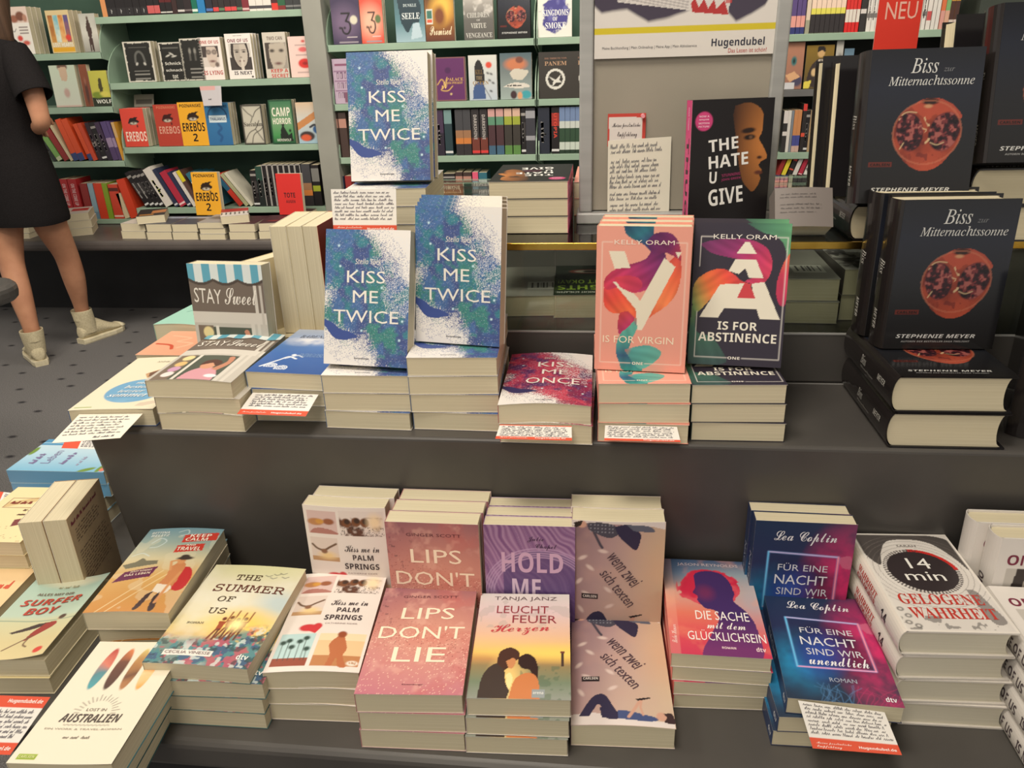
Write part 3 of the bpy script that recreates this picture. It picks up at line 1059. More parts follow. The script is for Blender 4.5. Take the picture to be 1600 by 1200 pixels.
design('nacht', .1315, .195, .0240, p_nacht,
       [('Lea Coplin', 'sc', .20, .075, .82, .185, (226, 226, 230)), ('FÜR EINE', 'g', .27, .335, .77, .40, (214, 216, 224)), ('NACHT', 'g', .25, .435, .78, .515, (226, 228, 234)), ('SIND WIR', 'g', .28, .545, .80, .605, (214, 216, 224)), ('unendlich', 'sc', .28, .615, .82, .695, (240, 240, 244)),
        ('ROMAN', 'g', .42, .80, .66, .835, (170, 180, 196)), ('dtv', 'b', .86, .925, .955, .965, (236, 236, 240))],
       spine=(44, 60, 96), back=(60, 66, 92), spine_lines=[('NACHT', 'g', .3, .3, .6, .7, (190, 196, 210)), ('dtv', 'b', .9, .3, .97, .7, (200, 204, 214))])


def p_min(c):
    c.fill((216, 210, 204))
    c.mix(np.clip((c.noise(5, 71, 3) - .45) * 3, 0, 1) * .25, (240, 236, 230))
    hair = c.polym(c.curve([(.02, .0), (.02, .22), (.12, .36), (.20, .22), (.34, .09), (.60, .07), (.78, .12), (.90, .26), (.97, .40), (1.0, .22), (.96, .06), (.7, .0)]))
    c.mix(hair * .92, (44, 36, 36))
    for k in range(7):
        c.frame(.2, .2, .2, .2, .0, (200, 196, 190))
    for r_ in np.linspace(.36, .62, 6):
        ring = np.abs(np.hypot((c.U - .50), (c.V - .42) * c.a * 1.0) - r_) < .004
        c.mix(ring * .5, (120, 112, 108))
    teeth = (np.sin(np.arctan2((c.V - .42) * c.a, c.U - .5) * 64) > 0)
    ring = (np.hypot((c.U - .50), (c.V - .42) * c.a) < .37) & (np.hypot((c.U - .50), (c.V - .42) * c.a) > .33)
    c.mix(ring * teeth * .9, (70, 62, 62))
    redm = ring & (c.U > .48) & (c.V < .40)
    c.mix(redm * 1.0, (196, 44, 40))
    c.mix((np.hypot((c.U - .50), (c.V - .42) * c.a) < .33) * 1.0, (52, 44, 46))
    c.poly(c.curve([(.80, .60), (.88, .62), (.92, .74), (.96, .90), (.84, .92), (.80, .76)]), (90, 84, 84), .7)
    c.mix((c.noise(10, 72, 3) > .62) * (c.V > .86) * .6, (60, 56, 56))
    for x, y in ((.06, .80), (.10, .86), (.07, .92), (.14, .95)):
        c.ell(x, y, .03, .018, (40, 36, 38))
        c.ell(x, y, .018, .011, (214, 208, 202))
    c.frame(0.0, 0.0, 1.0, 1.0, .05, (226, 220, 212))


design('min14', .1285, .2015, .0362, p_min,
       [('SARAH', 'g', .40, .135, .60, .155, (70, 62, 62)), ('LYU', 'g', .45, .19, .57, .21, (70, 62, 62)), ('14', 'g', .40, .285, .62, .395, (232, 230, 224)), ('min', 'g', .30, .43, .68, .52, (232, 230, 224)),
        ('GELOGENE', 's', .10, .655, .88, .755, (190, 58, 48)), ('WAHRHEIT', 's', .13, .785, .92, .885, (190, 58, 48))],
       spine=(216, 208, 198), back=(214, 208, 200), hard=True, pages='pages_white',
       spine_lines=[('GELOGENE', 's', .30, .5, .62, .75, (180, 60, 50)), ('WAHRHEIT', 's', .30, .2, .62, .45, (180, 60, 50)), ('14', 'b', .72, .3, .80, .7, (40, 34, 34))])


def face_bw(c, x0, y0, x1, y1, seed=1, finger=True):
    w, h = x1 - x0, y1 - y0
    P = lambda x, y: (x0 + x * w, y0 + y * h)
    c.rect(x0, y0, x1, y1, (196, 190, 182))
    c.rect(x0, y0 + .52 * h, x1, y1, (64, 58, 56))
    c.poly(c.curve([P(.12, 0), P(.08, .4), P(.16, .62), P(.30, .9), P(.70, .9), P(.86, .6), P(.92, .4), P(.86, 0)]), (58, 50, 48))
    c.poly(c.curve([P(.24, .02), P(.20, .40), P(.26, .66), P(.40, .86), P(.56, .90), P(.72, .80), P(.82, .58), P(.84, .30), P(.76, .02)]), (186, 176, 164))
    c.mix(c.polym([P(.2, 0), P(.5, 0), P(.5, .9), P(.3, .7)]) * .25, (120, 110, 104))
    for x in (.36, .68):
        c.ell(*P(x, .25), .11 * w, .018 * h, (60, 52, 50), op=.9)
        c.ell(*P(x, .32), .085 * w, .03 * h, (70, 62, 60), op=.9)
        c.ell(*P(x, .32), .03 * w, .022 * h, (30, 26, 26))
    c.ell(*P(.52, .52), .05 * w, .03 * h, (110, 98, 92), op=.7)
    c.ell(*P(.54, .66), .13 * w, .035 * h, (104, 74, 72))
    if finger:
        c.poly(c.curve([P(.50, .60), P(.55, .58), P(.60, .62), P(.62, .98), P(.48, .98)]), (200, 190, 178))


def p_next(c):
    c.fill((226, 220, 214))
    face_bw(c, .10, .215, .94, .80)
    c.ell(.90, .955, .04, .022, (60, 56, 56))


NT = [('ONE OF US', 'b', .09, .115, .88, .19, (122, 44, 66)), ('IS NEXT', 'b', .20, .825, .90, .905, (54, 44, 54)), ('KAREN M. MCMANUS', 'b', .33, .04, .67, .055, (90, 80, 84))]
design('next', .132, .206, .0340, p_next, NT, spine=(208, 202, 196), back=(220, 214, 208), hard=True, pages='pages', spine_lines=[('ONE OF US', 'b', .30, .3, .62, .7, (70, 58, 64)), ('IS NEXT', 'b', .68, .3, .90, .7, (70, 58, 64))], res=.0014)


def p_summer(c):
    n, n2 = c.noise(4, 81, 4), c.noise(8, 82, 4)
    c.grad([(0, (214, 208, 176)), (.4, (226, 220, 196)), (.62, (222, 206, 150)), (.74, (206, 176, 110)), (.80, (120, 140, 130)), (1, (90, 120, 120))])
    c.mix(np.clip((n - .5) * 3, 0, 1) * .35, (234, 234, 226))
    c.mix(c.ellm(.95, .40, .22, .10, 30, 1.2) * .6, (170, 200, 214))
    c.mix(c.ellm(.55, .04, .5, .1, 0, 1.2) * .6, (206, 206, 150))
    c.mix(c.ellm(.68, .62, .30, .12, 0, 1.2) * .9, (250, 206, 100))
    foot = np.clip((c.V - .70 - .06 * np.sin(c.U * 5) + (c.U - .2) * .06) * 12, 0, 1)
    c.mix(foot * .85 * (n2 > .42), (70, 130, 136))
    c.mix(foot * (n2 > .56) * .8, (60, 80, 120))
    c.mix(foot * (c.noise(12, 83, 3) > .58) * .8, (186, 84, 96))
    c.mix(foot * (c.noise(20, 84, 2) > .62) * .7, (40, 60, 62))
    c.mix(foot * (c.noise(16, 85, 2) > .66) * .7, (206, 216, 210))
    for x, h, w in ((.50, .56, .07), (.57, .545, .06), (.64, .56, .07), (.71, .55, .07)):
        c.ell(x, h + .02, .022, .018, (110, 50, 26))
        c.poly([(x - w / 2, h + .045), (x + w / 2, h + .045), (x + w * .34, h + .13), (x - w * .30, h + .13)], (160, 74, 36))
        c.line([(x - .015, h + .12), (x - .05, h + .21)], .022, (120, 56, 30))
        c.line([(x + .01, h + .12), (x + .0, h + .215)], .022, (96, 46, 28))
        c.line([(x + w / 2, h + .05), (x + w / 2 + .01, h - .05)], .014, (130, 60, 34))
    c.ell(.65, .625, .075, .05, (255, 240, 170), soft=1.4)
    for x, y in ((.66, .12), (.74, .10), (.80, .085), (.72, .14), (.84, .125)):
        c.line([(x - .035, y - .012), (x, y), (x + .035, y - .016)], .008, (80, 84, 84))
    c.rect(.12, .875, .60, .925, (226, 222, 214))


design('summer', .1385, .2015, .0245, p_summer,
       [('THE', 't', .33, .115, .60, .175, (84, 66, 48)), ('SUMMER', 't', .17, .225, .92, .305, (104, 62, 50)), ('OF', 't', .29, .355, .47, .41, (84, 66, 48)), ('US', 't', .28, .475, .46, .535, (84, 66, 48)), ('ROMAN', 't', .15, .62, .32, .64, (90, 80, 66)),
        ('CECILIA VINESSE', 'g', .14, .888, .58, .912, (130, 110, 110)), ('dtv', 'b', .84, .885, .95, .93, (236, 236, 230))],
       spine=(170, 170, 150), back=(80, 110, 110), bow=.002)


def p_palm(c):
    c.fill((232, 222, 214))
    n = c.noise(7, 91, 3)
    c.rect(.04, .04, .40, .235, (214, 186, 180))
    c.poly(c.curve([(.04, .235), (.12, .19), (.28, .19), (.40, .22), (.40, .235)]), (176, 120, 110))
    c.ell(.14, .135, .10, .03, (186, 130, 84)); c.ell(.30, .128, .07, .026, (150, 90, 60)); c.ell(.19, .13, .05, .02, (206, 150, 70))
    c.rect(.44, .03, .97, .24, (226, 214, 206))
    m = c.rect
    reg = (c.U > .44) & (c.U < .97) & (c.V > .03) & (c.V < .24)
    c.mix(reg * np.clip((c.noise(9, 92, 3) - .45) * 5, 0, 1) * (c.V > .08), (96, 60, 44))
    for x, y in ((.52, .13), (.64, .12), (.74, .125)):
        c.ell(x, y, .055, .038, (120, 74, 44)); c.ell(x + .01, y - .01, .035, .022, (60, 40, 30))
    c.ell(.86, .12, .08, .06, (244, 220, 180), soft=1.2)
    c.mix(reg * (c.white(4) > .86) * (c.V > .16), (60, 44, 36))
    c.rect(.04, .265, .38, .47, (222, 206, 196))
    c.rect(.04, .43, .38, .47, (190, 150, 110))
    c.ell(.24, .42, .10, .03, (236, 206, 150), soft=1.2)
    c.line(c.curve([(.06, .33), (.12, .365), (.20, .375), (.28, .345), (.36, .315)]), .026, (110, 82, 62))
    c.ell(.20, .385, .04, .02, (140, 100, 76))
    # lower left palms
    c.rect(.04, .655, .42, .955, (186, 214, 214))
    c.rect(.04, .88, .42, .955, (150, 76, 56))
    for x, y in ((.09, .74), (.15, .72), (.20, .78), (.27, .73), (.33, .70), (.37, .80)):
        c.line([(x, y), (x + .01, .90)], .008, (60, 70, 66))
        c.ell(x, y, .035, .02, (52, 74, 66), soft=.7)
    c.rect(.46, .655, .97, .955, (232, 196, 150))
    c.rect(.46, .655, .97, .72, (240, 214, 176))
    c.rect(.46, .86, .97, .955, (190, 130, 84))
    c.poly(c.curve([(.62, .955), (.64, .86), (.60, .76), (.66, .69), (.72, .67), (.76, .72), (.80, .80), (.78, .86), (.84, .955), (.76, .955), (.72, .88), (.69, .955)]), (186, 110, 70))
    c.ell(.705, .665, .05, .03, (150, 76, 44))
    c.ell(.30, .60, .10, .035, (206, 60, 66)); c.ell(.40, .585, .05, .03, (206, 60, 66)); c.poly([(.24, .61), (.44, .60), (.40, .655)], (206, 60, 66))
    c.ell(.90, .925, .06, .022, (240, 226, 210))


DK = (66, 54, 58)
design('palm', .1225, .2, .0266, p_palm,
       [('Kiss me in', 'sc', .46, .315, .88, .375, DK), ('PALM', 'b', .55, .40, .80, .445, DK), ('SPRINGS', 'b', .44, .475, .86, .525, DK), ('CATHERINE RIDER', 'g', .47, .555, .83, .568, (150, 130, 130)), ('cbj', 'b', .865, .914, .935, .936, (200, 150, 110))],
       spine=(214, 200, 192), back=(222, 214, 206), bow=.003)


def p_keep(c):
    c.grad([(0, (110, 146, 160)), (.2, (150, 168, 160)), (.40, (206, 196, 160)), (.6, (206, 164, 100)), (1, (196, 136, 70))])
    c.mix((c.noise(5, 95, 2) > .60) * .3, (220, 210, 180))
    for pts in ([(.18, .20), (.26, .14), (.36, .18), (.30, .25), (.20, .26)], [(.44, .06), (.54, .03), (.58, .08), (.50, .11)], [(.05, .36), (.16, .33), (.28, .37)]):
        c.line(c.curve(pts), .010, (206, 220, 222))
    c.poly([(.55, .10), (.97, .05), (.99, .15), (.57, .20)], (196, 62, 50))
    c.poly([(.55, .24), (.88, .20), (.90, .29), (.56, .33)], (196, 62, 50))
    c.poly([(.02, .47), (.16, .44), (.22, .39), (.30, .43), (.44, .43), (.46, .47), (.10, .52)], (120, 116, 96))
    c.poly([(.12, .56), (.50, .50), (.48, .62), (.06, .68)], (104, 46, 78))
    for x in (.34, .46):
        c.line([(x + .26, .55), (x - .2, 1.0)], .012, (226, 206, 160))
    c.poly(c.curve([(.78, .50), (.90, .50), (.98, .60), (.97, .74), (.86, .76), (.78, .66)]), (186, 50, 52))
    c.poly(c.curve([(.66, .50), (.74, .44), (.82, .47), (.84, .60), (.82, .74), (.66, .74), (.68, .62)]), (196, 130, 84))
    c.poly(c.curve([(.64, .70), (.82, .72), (.80, .80), (.64, .79)]), (226, 214, 196))
    c.poly(c.curve([(.66, .78), (.62, .96), (.56, .97), (.60, .82)]), (70, 52, 52)); c.poly(c.curve([(.74, .79), (.80, .96), (.74, .98), (.70, .84)]), (66, 50, 50))
    c.ell(.74, .43, .05, .035, (206, 146, 96)); c.ell(.76, .395, .10, .022, (66, 56, 50), rot=-8); c.ell(.75, .375, .055, .025, (66, 56, 50))
    c.line([(.68, .54), (.62, .44), (.70, .42)], .03, (206, 146, 96))
    c.line([(.82, .56), (.78, .72), (.76, .90)], .035, (206, 146, 96))


design('keep', .118, .197, .0282, p_keep,
       [('KEEP', 'b', .63, .085, .90, .125, (240, 226, 210), -4), ('CALM', 'b', .60, .135, .88, .175, (240, 226, 210), -4), ('AND', 'b', .66, .222, .78, .243, (240, 226, 210), -4), ('TRAVEL', 'b', .575, .255, .87, .30, (240, 226, 210), -4),
        ('JETZT KOMMT', 'b', .20, .545, .46, .57, (232, 210, 190), -8), ('DAS LEBEN', 'b', .16, .58, .46, .605, (232, 210, 190), -8), ('BETTINA', 'b', .08, .05, .32, .078, (220, 226, 222)), ('BELITZ', 'b', .10, .09, .34, .118, (220, 226, 222))],
       spine=(180, 176, 156), back=(206, 196, 176), bow=.003)


def p_surfer(c):
    c.grad([(0, (152, 178, 166)), (.2, (166, 190, 176)), (.5, (180, 198, 180)), (.56, (196, 196, 160)), (.8, (206, 192, 146)), (1, (214, 198, 150))])
    c.mix(c.ellm(.55, .06, .36, .07, 0, .8) * .8, (214, 210, 184))
    c.line([(0, .56), (1, .57)], .012, (110, 140, 130))
    c.poly([(.30, .70), (.56, .60), (.74, .585), (.70, .62), (.52, .67), (.34, .715)], (66, 52, 48))
    c.poly(c.curve([(.66, .60), (.78, .585), (.80, .64), (.66, .74), (.56, .80), (.58, .70)]), (150, 56, 50))
    c.line(c.curve([(.62, .74), (.48, .84), (.40, .90)]), .02, (110, 80, 60))
    c.line(c.curve([(.60, .77), (.60, .84), (.66, .87)]), .02, (110, 80, 60))
    c.ell(.80, .545, .035, .026, (206, 176, 140)); c.ell(.815, .535, .045, .03, (80, 60, 50))
    c.ell(.86, .925, .055, .035, (206, 70, 56))


design('surfer', .12, .176, .0275, p_surfer,
       [('ALLES MIT DIR', 'b', .22, .215, .70, .245, (110, 90, 76)), ('SURFER', 'bi', .12, .285, .86, .365, (178, 62, 46), -5), ('BOY', 'bi', .26, .40, .68, .485, (178, 62, 46), -5)], scribs=[([.15], .40, .74, .03, (150, 140, 110), 2)],
       spine=(196, 186, 160), back=(214, 204, 176), curl=.012)
design('surfer_lower', .12, .176, .0275, p_surfer,
       [('ALLES MIT DIR', 'b', .22, .215, .70, .245, (110, 90, 76)), ('SURFER', 'bi', .12, .285, .86, .365, (178, 62, 46), -5), ('BOY', 'bi', .26, .40, .68, .485, (178, 62, 46), -5)], scribs=[([.15], .40, .74, .03, (150, 140, 110), 2)],
       spine=(196, 186, 160), back=(214, 204, 176), curl=0.0)


def p_aust(c):
    c.fill((224, 216, 196))
    for i, (x, cs) in enumerate(((.26, [(176, 56, 50), (206, 120, 100), (80, 130, 140), (70, 150, 160)]), (.43, [(206, 120, 70), (110, 64, 46), (90, 52, 40), (70, 44, 36)]), (.60, [(214, 196, 120), (170, 120, 70), (110, 70, 46), (186, 130, 80)]), (.77, [(226, 190, 140), (226, 150, 70), (236, 200, 150), (222, 160, 80)]))):
        m = c.ellm(x, .25, .062, .185, 0, .12)
        col = np.zeros_like(c.c)
        t = np.clip((c.V - .07) / .36, 0, 1) + (c.noise(6, 100 + i, 2) - .5) * .35
        for k in range(3):
            col[..., k] = np.interp(t, [0, .35, .65, 1], [S(q)[k] for q in cs])
        c.mix(m, col)
    for k in range(17):
        a = R(180 + k * 180 / 16)
        r0, r1 = .16, .235 if k % 2 else .21
        c.line([(.5 + r0 * math.cos(a), .625 + r0 * math.sin(a) / c.a), (.5 + r1 * math.cos(a), .625 + r1 * math.sin(a) / c.a)], .008, (110, 100, 90))
    c.line([(.27 + .02 * k, .715 + (.008 if k % 2 else 0)) for k in range(24)], .006, (90, 80, 72))
    c.rect(.06, .935, .24, .975, (150, 172, 50))


design('aust', .121, .191, .0284, p_aust,
       [('LOST IN', 'g', .40, .59, .60, .612, (110, 100, 90)), ('AUSTRALIEN', 'bi', .20, .635, .80, .70, (74, 62, 56)), ('EIN WORK & TRAVEL-ROMAN', 'g', .12, .745, .88, .758, (150, 140, 126)), ('CARLSEN', 'b', .075, .945, .225, .965, (210, 214, 150))], scribs=[([.82], .34, .66, .018, (130, 120, 108), 2)],
       spine=(214, 206, 186), back=(60, 110, 120), curl=.003)


def p_ss(c):
    c.fill((112, 100, 90))
    stripe = (np.sin(c.U * math.pi * 2 * 4.6 + .6) > 0)
    edge = .12 + .035 * np.abs(np.sin(c.U * math.pi * 3))
    c.mix((c.V < edge) * 1.0, (214, 222, 220))
    c.mix((c.V < edge) * stripe, (96, 164, 186))
    c.mix((np.abs(c.V - edge - .012) < .012) * .8, (66, 56, 50))
    c.rect(0, .40, 1, .50, (206, 200, 190))
    c.rect(0, .50, 1, 1, (190, 184, 174))
    c.rect(.05, .53, .80, 1, (78, 84, 72))
    c.rect(.05, .52, .26, 1, (120, 104, 90))
    for y, col in ((.58, (226, 206, 150)), (.70, (214, 180, 120)), (.80, (196, 150, 180)), (.90, (226, 214, 210))):
        c.ell(.18, y, .07, .05, col)
    c.rect(.29, .52, .33, 1, (214, 208, 196))
    c.rect(.78, .50, .83, 1, (206, 200, 190)); c.rect(.86, .17, .90, 1, (206, 200, 190)); c.rect(.94, .17, .97, 1, (190, 184, 174))
    c.poly(c.curve([(.36, 1.0), (.40, .86), (.50, .78), (.64, .78), (.74, .88), (.76, 1.0)]), (206, 150, 160))
    c.ell(.54, .73, .085, .075, (206, 150, 120)); c.poly(c.curve([(.44, .74), (.46, .65), (.56, .62), (.66, .66), (.64, .74), (.56, .68)]), (84, 50, 40))
    c.poly(c.curve([(.62, .80), (.70, .66), (.68, .56), (.74, .56), (.76, .68), (.70, .82)]), (190, 130, 104))
    c.ell(.70, .92, .07, .03, (226, 226, 230))


SSW = (228, 222, 212)
design('sweet', .131, .2, .0258, p_ss,
       [('STAY', 'g', .07, .215, .44, .325, SSW, 3), ('Sweet', 'sc', .46, .205, .90, .335, SSW)], spine=(150, 140, 128), back=(206, 200, 190), bow=.004)
design('sweet_leaning', .131, .196, .030, p_ss,
       [('STAY', 'g', .05, .205, .42, .33, SSW, 3), ('Sweet', 'sc', .46, .195, .90, .335, SSW)], spine=(150, 140, 128), back=(206, 200, 190))


def p_indigo(c):
    c.grad([(0, (176, 186, 204)), (.2, (150, 170, 204)), (.34, (90, 132, 190)), (.6, (56, 100, 168)), (1, (44, 84, 150))])
    c.mix(c.ellm(.35, .30, .3, .09, 0, .9) * .9 * np.clip(c.noise(6, 110, 3) * 1.8 - .2, 0, 1), (226, 226, 230))
    for cx, cy in ((.22, .86), (.38, .90), (.86, .50)):
        for r_ in (.025, .05, .075):
            ring = np.abs(np.hypot((c.U - cx), (c.V - cy) * c.a) - r_) < .008
            c.mix(ring * (c.V < cy + .03), (226, 230, 236))
    c.line(c.curve([(.10, .88), (.24, .74), (.32, .66), (.44, .70)]), .03, (226, 230, 236))
    c.ell(.36, .62, .03, .02, (226, 230, 236))
    c.line([(.30, .70), (.42, .62), (.50, .66)], .02, (226, 230, 236))


design('indigo', .123, .187, .0257, p_indigo,
       [('ANTJE', 'si', .42, .06, .78, .12, (60, 64, 84)), ('BABENDERERDE', 'si', .15, .15, .92, .22, (60, 64, 84)), ('INDIGOSOMMER', 'si', .42, .58, .98, .66, (140, 170, 206))], spine=(110, 140, 180), back=(206, 204, 200))


def p_sommer(c):
    c.fill((222, 214, 190))
    c.ell(.55, .68, .36, .215, (110, 160, 196))
    c.mix(c.ellm(.55, .68, .36, .215, 0, .03) * np.clip((c.noise(5, 120, 3) - .5) * 4, 0, 1) * .4, (150, 190, 214))
    c.poly([(.40, .36), (.56, .24), (.74, .20), (.78, .34), (.66, .44), (.48, .44)], (190, 150, 110))
    c.poly([(.44, .34), (.56, .27), (.58, .38), (.48, .42)], (110, 80, 64)); c.poly([(.62, .26), (.72, .24), (.72, .36), (.64, .38)], (150, 96, 66))
    c.poly([(.76, .90), (.90, .86), (.96, .90), (.84, .95), (.74, .95)], (206, 190, 170))
    c.rect(.04, .955, .25, .965, (120, 150, 60))


design('sommer', .131, .213, .0262, p_sommer,
       [('mein', 'sb', .44, .52, .68, .565, (222, 228, 230)), ('bester', 'sb', .36, .59, .66, .645, (222, 228, 230)), ('letzter', 'sb', .34, .67, .66, .725, (222, 228, 230)), ('sommer', 'sb', .28, .75, .76, .80, (222, 228, 230)), ('ANNE FREYTAG', 'g', .36, .10, .80, .125, (150, 140, 120))],
       spine=(70, 100, 150), back=(60, 90, 146), bow=.002, curl=.002)


def p_gentle(c):
    c.grad([(0, (206, 140, 112)), (1, (214, 160, 130))])
    c.line(c.curve([(.20, .90), (.30, .70), (.44, .78), (.52, .62), (.70, .70)]), .05, (226, 170, 140))
    c.line(c.curve([(.55, .95), (.60, .80), (.75, .74)]), .05, (190, 76, 50))


design('gentle', .125, .195, .028, p_gentle, [('GENTLE', 'b', .12, .08, .90, .22, (120, 70, 60))], scribs=[([.32], .18, .74, .03, (150, 96, 80), 2)], spine=(206, 150, 122), back=(206, 196, 170))


def p_teal(c):
    c.fill((150, 196, 180))
    c.line(c.curve([(.2, .6), (.4, .5), (.6, .55), (.8, .45)]), .03, (90, 140, 130))


design('teal', .125, .19, .034, p_teal, [], scribs=[([.2], .2, .8, .06, (70, 110, 110), 2, .012)], spine=(140, 186, 170), back=(206, 200, 184), bow=.004)


def p_hold(c):
    n = c.noise(3, 130, 2)
    c.grad([(0, (130, 92, 136)), (.4, (150, 108, 156)), (1, (96, 70, 130))])
    st = np.sin((c.U * 1.2 - c.V * 1.3 + n * .35) * 70) * .5 + .5
    c.mix(st * .45, (196, 164, 196))
    c.mix((np.sin((c.U * 1.2 - c.V * 1.3 + n * .35) * 31) > .7) * .5, (104, 62, 120))
    r = np.hypot(c.U - .62, (c.V - .62) * c.a)
    c.mix((r < .62) * (c.U > .2) * .8, (84, 64, 118))
    c.mix(((r > .52) & (r < .66)) * (np.sin(r * 220 + n * 6) * .5 + .5) * .9, (190, 158, 196))


design('hold', .1265, .19, .024, p_hold,
       [('Julie', 'sc', .48, .09, .66, .14, (70, 46, 80)), ('Chapel', 'sc', .57, .15, .80, .205, (70, 46, 80)), ('HOLD', 'b', .19, .225, .87, .40, (206, 170, 200)), ('ME', 'b', .30, .455, .62, .62, (214, 190, 214))], spine=(140, 100, 150), back=(200, 180, 200))


def p_texts(c):
    c.fill((206, 186, 150))


design('texts', .1226, .168, .034, p_texts, [], spine=(176, 150, 120), back=(198, 172, 138),
       back_scribs=[([.10], .06, .94, .035, (150, 80, 90), 1, .012)] + [([.17 + .03 * i for i in range(5)], .10, .80, .014, (96, 80, 70), 2, .005)] + [([.40 + .032 * i for i in range(11)], .08, .92, .014, (96, 80, 70), 3, .005)])


def p_cream(c):
    c.fill((226, 212, 166))
    for k in range(30):
        rs = random.Random(k)
        c.ell(rs.random(), rs.uniform(.6, 1), .008, .005, (150, 110, 80))
    c.poly([(.15, .30), (.60, .18), (.62, .26), (.16, .40)], (206, 180, 130)); c.frame(.15, .22, .62, .40, .012, (130, 80, 60))
    c.poly([(.55, .62), (.80, .56), (.84, .66), (.60, .74)], (120, 60, 60))


design('cream', .118, .165, .0255, p_cream, [], scribs=[([.33], .2, .58, .05, (140, 60, 50), 1, .012), ([.46, .54], .5, .94, .05, (110, 80, 66), 2, .01)], spine=(206, 190, 150), back=(214, 200, 160))


def p_lieben(c):
    c.grad([(0, (120, 176, 206)), (.6, (176, 204, 220)), (1, (190, 210, 220))], 90)
    c.rect(.80, 0, 1, 1, (80, 140, 180)); c.rect(.86, 0, .89, 1, (150, 190, 214))
    for x, y, r_ in ((.12, .93, 10), (.34, .95, -8), (.06, .80, 60), (.60, .02, 0)):
        c.ell(x, y, .13, .03, (110, 140, 60), rot=r_)
    c.ell(.08, .96, .06, .03, (206, 120, 100))


design('lieben', .124, .19, .026, p_lieben, [('Leben', 'g', .22, .25, .62, .34, (120, 110, 150))], scribs=[([.19, .50], .2, .6, .06, (120, 110, 150), 1, .012), ([.66], .16, .5, .04, (150, 150, 176), 2, .01)], spine=(110, 160, 196), back=(190, 200, 206))


def p_legs(c):
    c.fill((120, 178, 204))
    c.line(c.curve([(.3, .9), (.5, .55), (.66, .62), (.8, .3)]), .05, (60, 60, 60))
    c.line([(.55, .5), (.72, .28), (.86, .32)], .04, (196, 190, 150))


design('legs', .124, .19, .026, p_legs, [], spine=(110, 160, 186), back=(190, 200, 206))


def p_erd(c):
    c.fill((226, 196, 150))
    c.ell(.5, .68, .42, .30, (214, 120, 80)); c.ell(.35, .62, .2, .14, (176, 60, 46)); c.ell(.66, .74, .2, .14, (196, 84, 56)); c.ell(.5, .5, .14, .1, (206, 100, 70))


design('berries', .12, .182, .026, p_erd, [], scribs=[([.27], .3, .96, .10, (196, 80, 56), 2, .02)], spine=(214, 180, 140), back=(220, 206, 180))


def p_crime(c):
    c.fill((40, 52, 36))
    c.ell(.5, .78, .30, .08, (150, 60, 44)); c.ell(.5, .78, .22, .05, (206, 196, 180)); c.ell(.5, .78, .10, .03, (60, 30, 26))


design('crime', .125, .19, .04, p_crime, [('NIGHTS', 'b', .1, .16, .95, .30, (150, 180, 60)), ("AREN'T OKAY!", 'b', .1, .36, .95, .48, (150, 180, 60)), ('DU DARFST NICHT SCHLAFEN', 'b', .1, .06, .95, .11, (206, 206, 200))], spine=(46, 56, 42), back=(150, 146, 136))


def p_marble(c):
    n = c.noise(7, 140, 4)
    c.fill((206, 200, 196))
    c.mix(np.clip((n - .5) * 9, 0, 1), (110, 100, 98))
    c.mix((c.noise(5, 141, 2) > .66) * .8, (60, 50, 50))


design('marble', .125, .19, .042, p_marble, [], spine=(90, 84, 80), back=(150, 144, 136))


def p_grey(c):
    c.fill((150, 146, 140))
    c.rect(.5, .55, .9, .8, (206, 202, 196))
    c.mix(((np.sin(c.U * 150) + np.sin(c.U * 91)) > .3) * (c.U > .54) * (c.U < .86) * (c.V > .58) * (c.V < .75), (50, 46, 46))


design('barcode', .125, .19, .036, p_grey, [], spine=(110, 108, 104), back=(150, 146, 140))
design('greyback', .083, .06, .04, lambda c: c.fill((128, 120, 116)), [], spine=(128, 120, 116), back=(128, 120, 116), pages='pages_white', bow=.004,
       scribs=[([.18, .26, .44, .54, .64], .08, .80, .03, (84, 80, 80), 2, .006)])
design('plainpages', .127, .186, .029, lambda c: c.fill((206, 194, 160)), [], spine=(206, 194, 162), back=(206, 194, 162))
design('rustback', .127, .186, .029, lambda c: c.fill((206, 194, 160)), [], spine=(176, 70, 50), back=(170, 76, 54))
design('creamback', .120, .186, .028, lambda c: c.fill((206, 194, 162)), [], spine=(200, 188, 156), back=(206, 194, 162))

# ------------------------------------------------------------------ covers seen face-on on the wall shelves
def bgd(key, paint, lines=(), spine=(60, 60, 60), back=(214, 208, 198), W=.13, H=.2, T=.028, scribs=()):
    design(key, W, H, T, paint, lines, spine, back, res=.0034, scribs=scribs)


CH = (206, 204, 196)


def chalk(fig):
    def f(c):
        c.fill((200, 196, 184))
        e = (c.noise(14, 5, 2) - .5) * .05
        c.mix((c.U > .06 + e) & (c.U < .94 - e) & (c.V > .04 + e) & (c.V < .97 - e), (38, 38, 36))
        fig(c)
    return f


def fig_hood(c):
    c.line(c.curve([(.36, .50), (.40, .32), (.52, .25), (.64, .32), (.70, .50)]), .07, (96, 96, 92))
    c.ell(.40, .55, .05, .03, (190, 188, 180), rot=-50); c.ell(.68, .55, .05, .03, (190, 188, 180), rot=50)
    for y in (.71, .80, .90):
        c.rect(.26, y, .80, y + .035, (150, 148, 142), .75)
    c.rect(.2, .13, .82, .155, (110, 110, 104), .6)


def fig_scis(c):
    for x, y, r_ in ((.36, .34, -20), (.52, .30, 30), (.62, .36, -10)):
        c.ell(x, y, .11, .02, (190, 188, 180), rot=r_, soft=.7)
    c.rect(.16, .13, .86, .155, (110, 110, 104), .6)


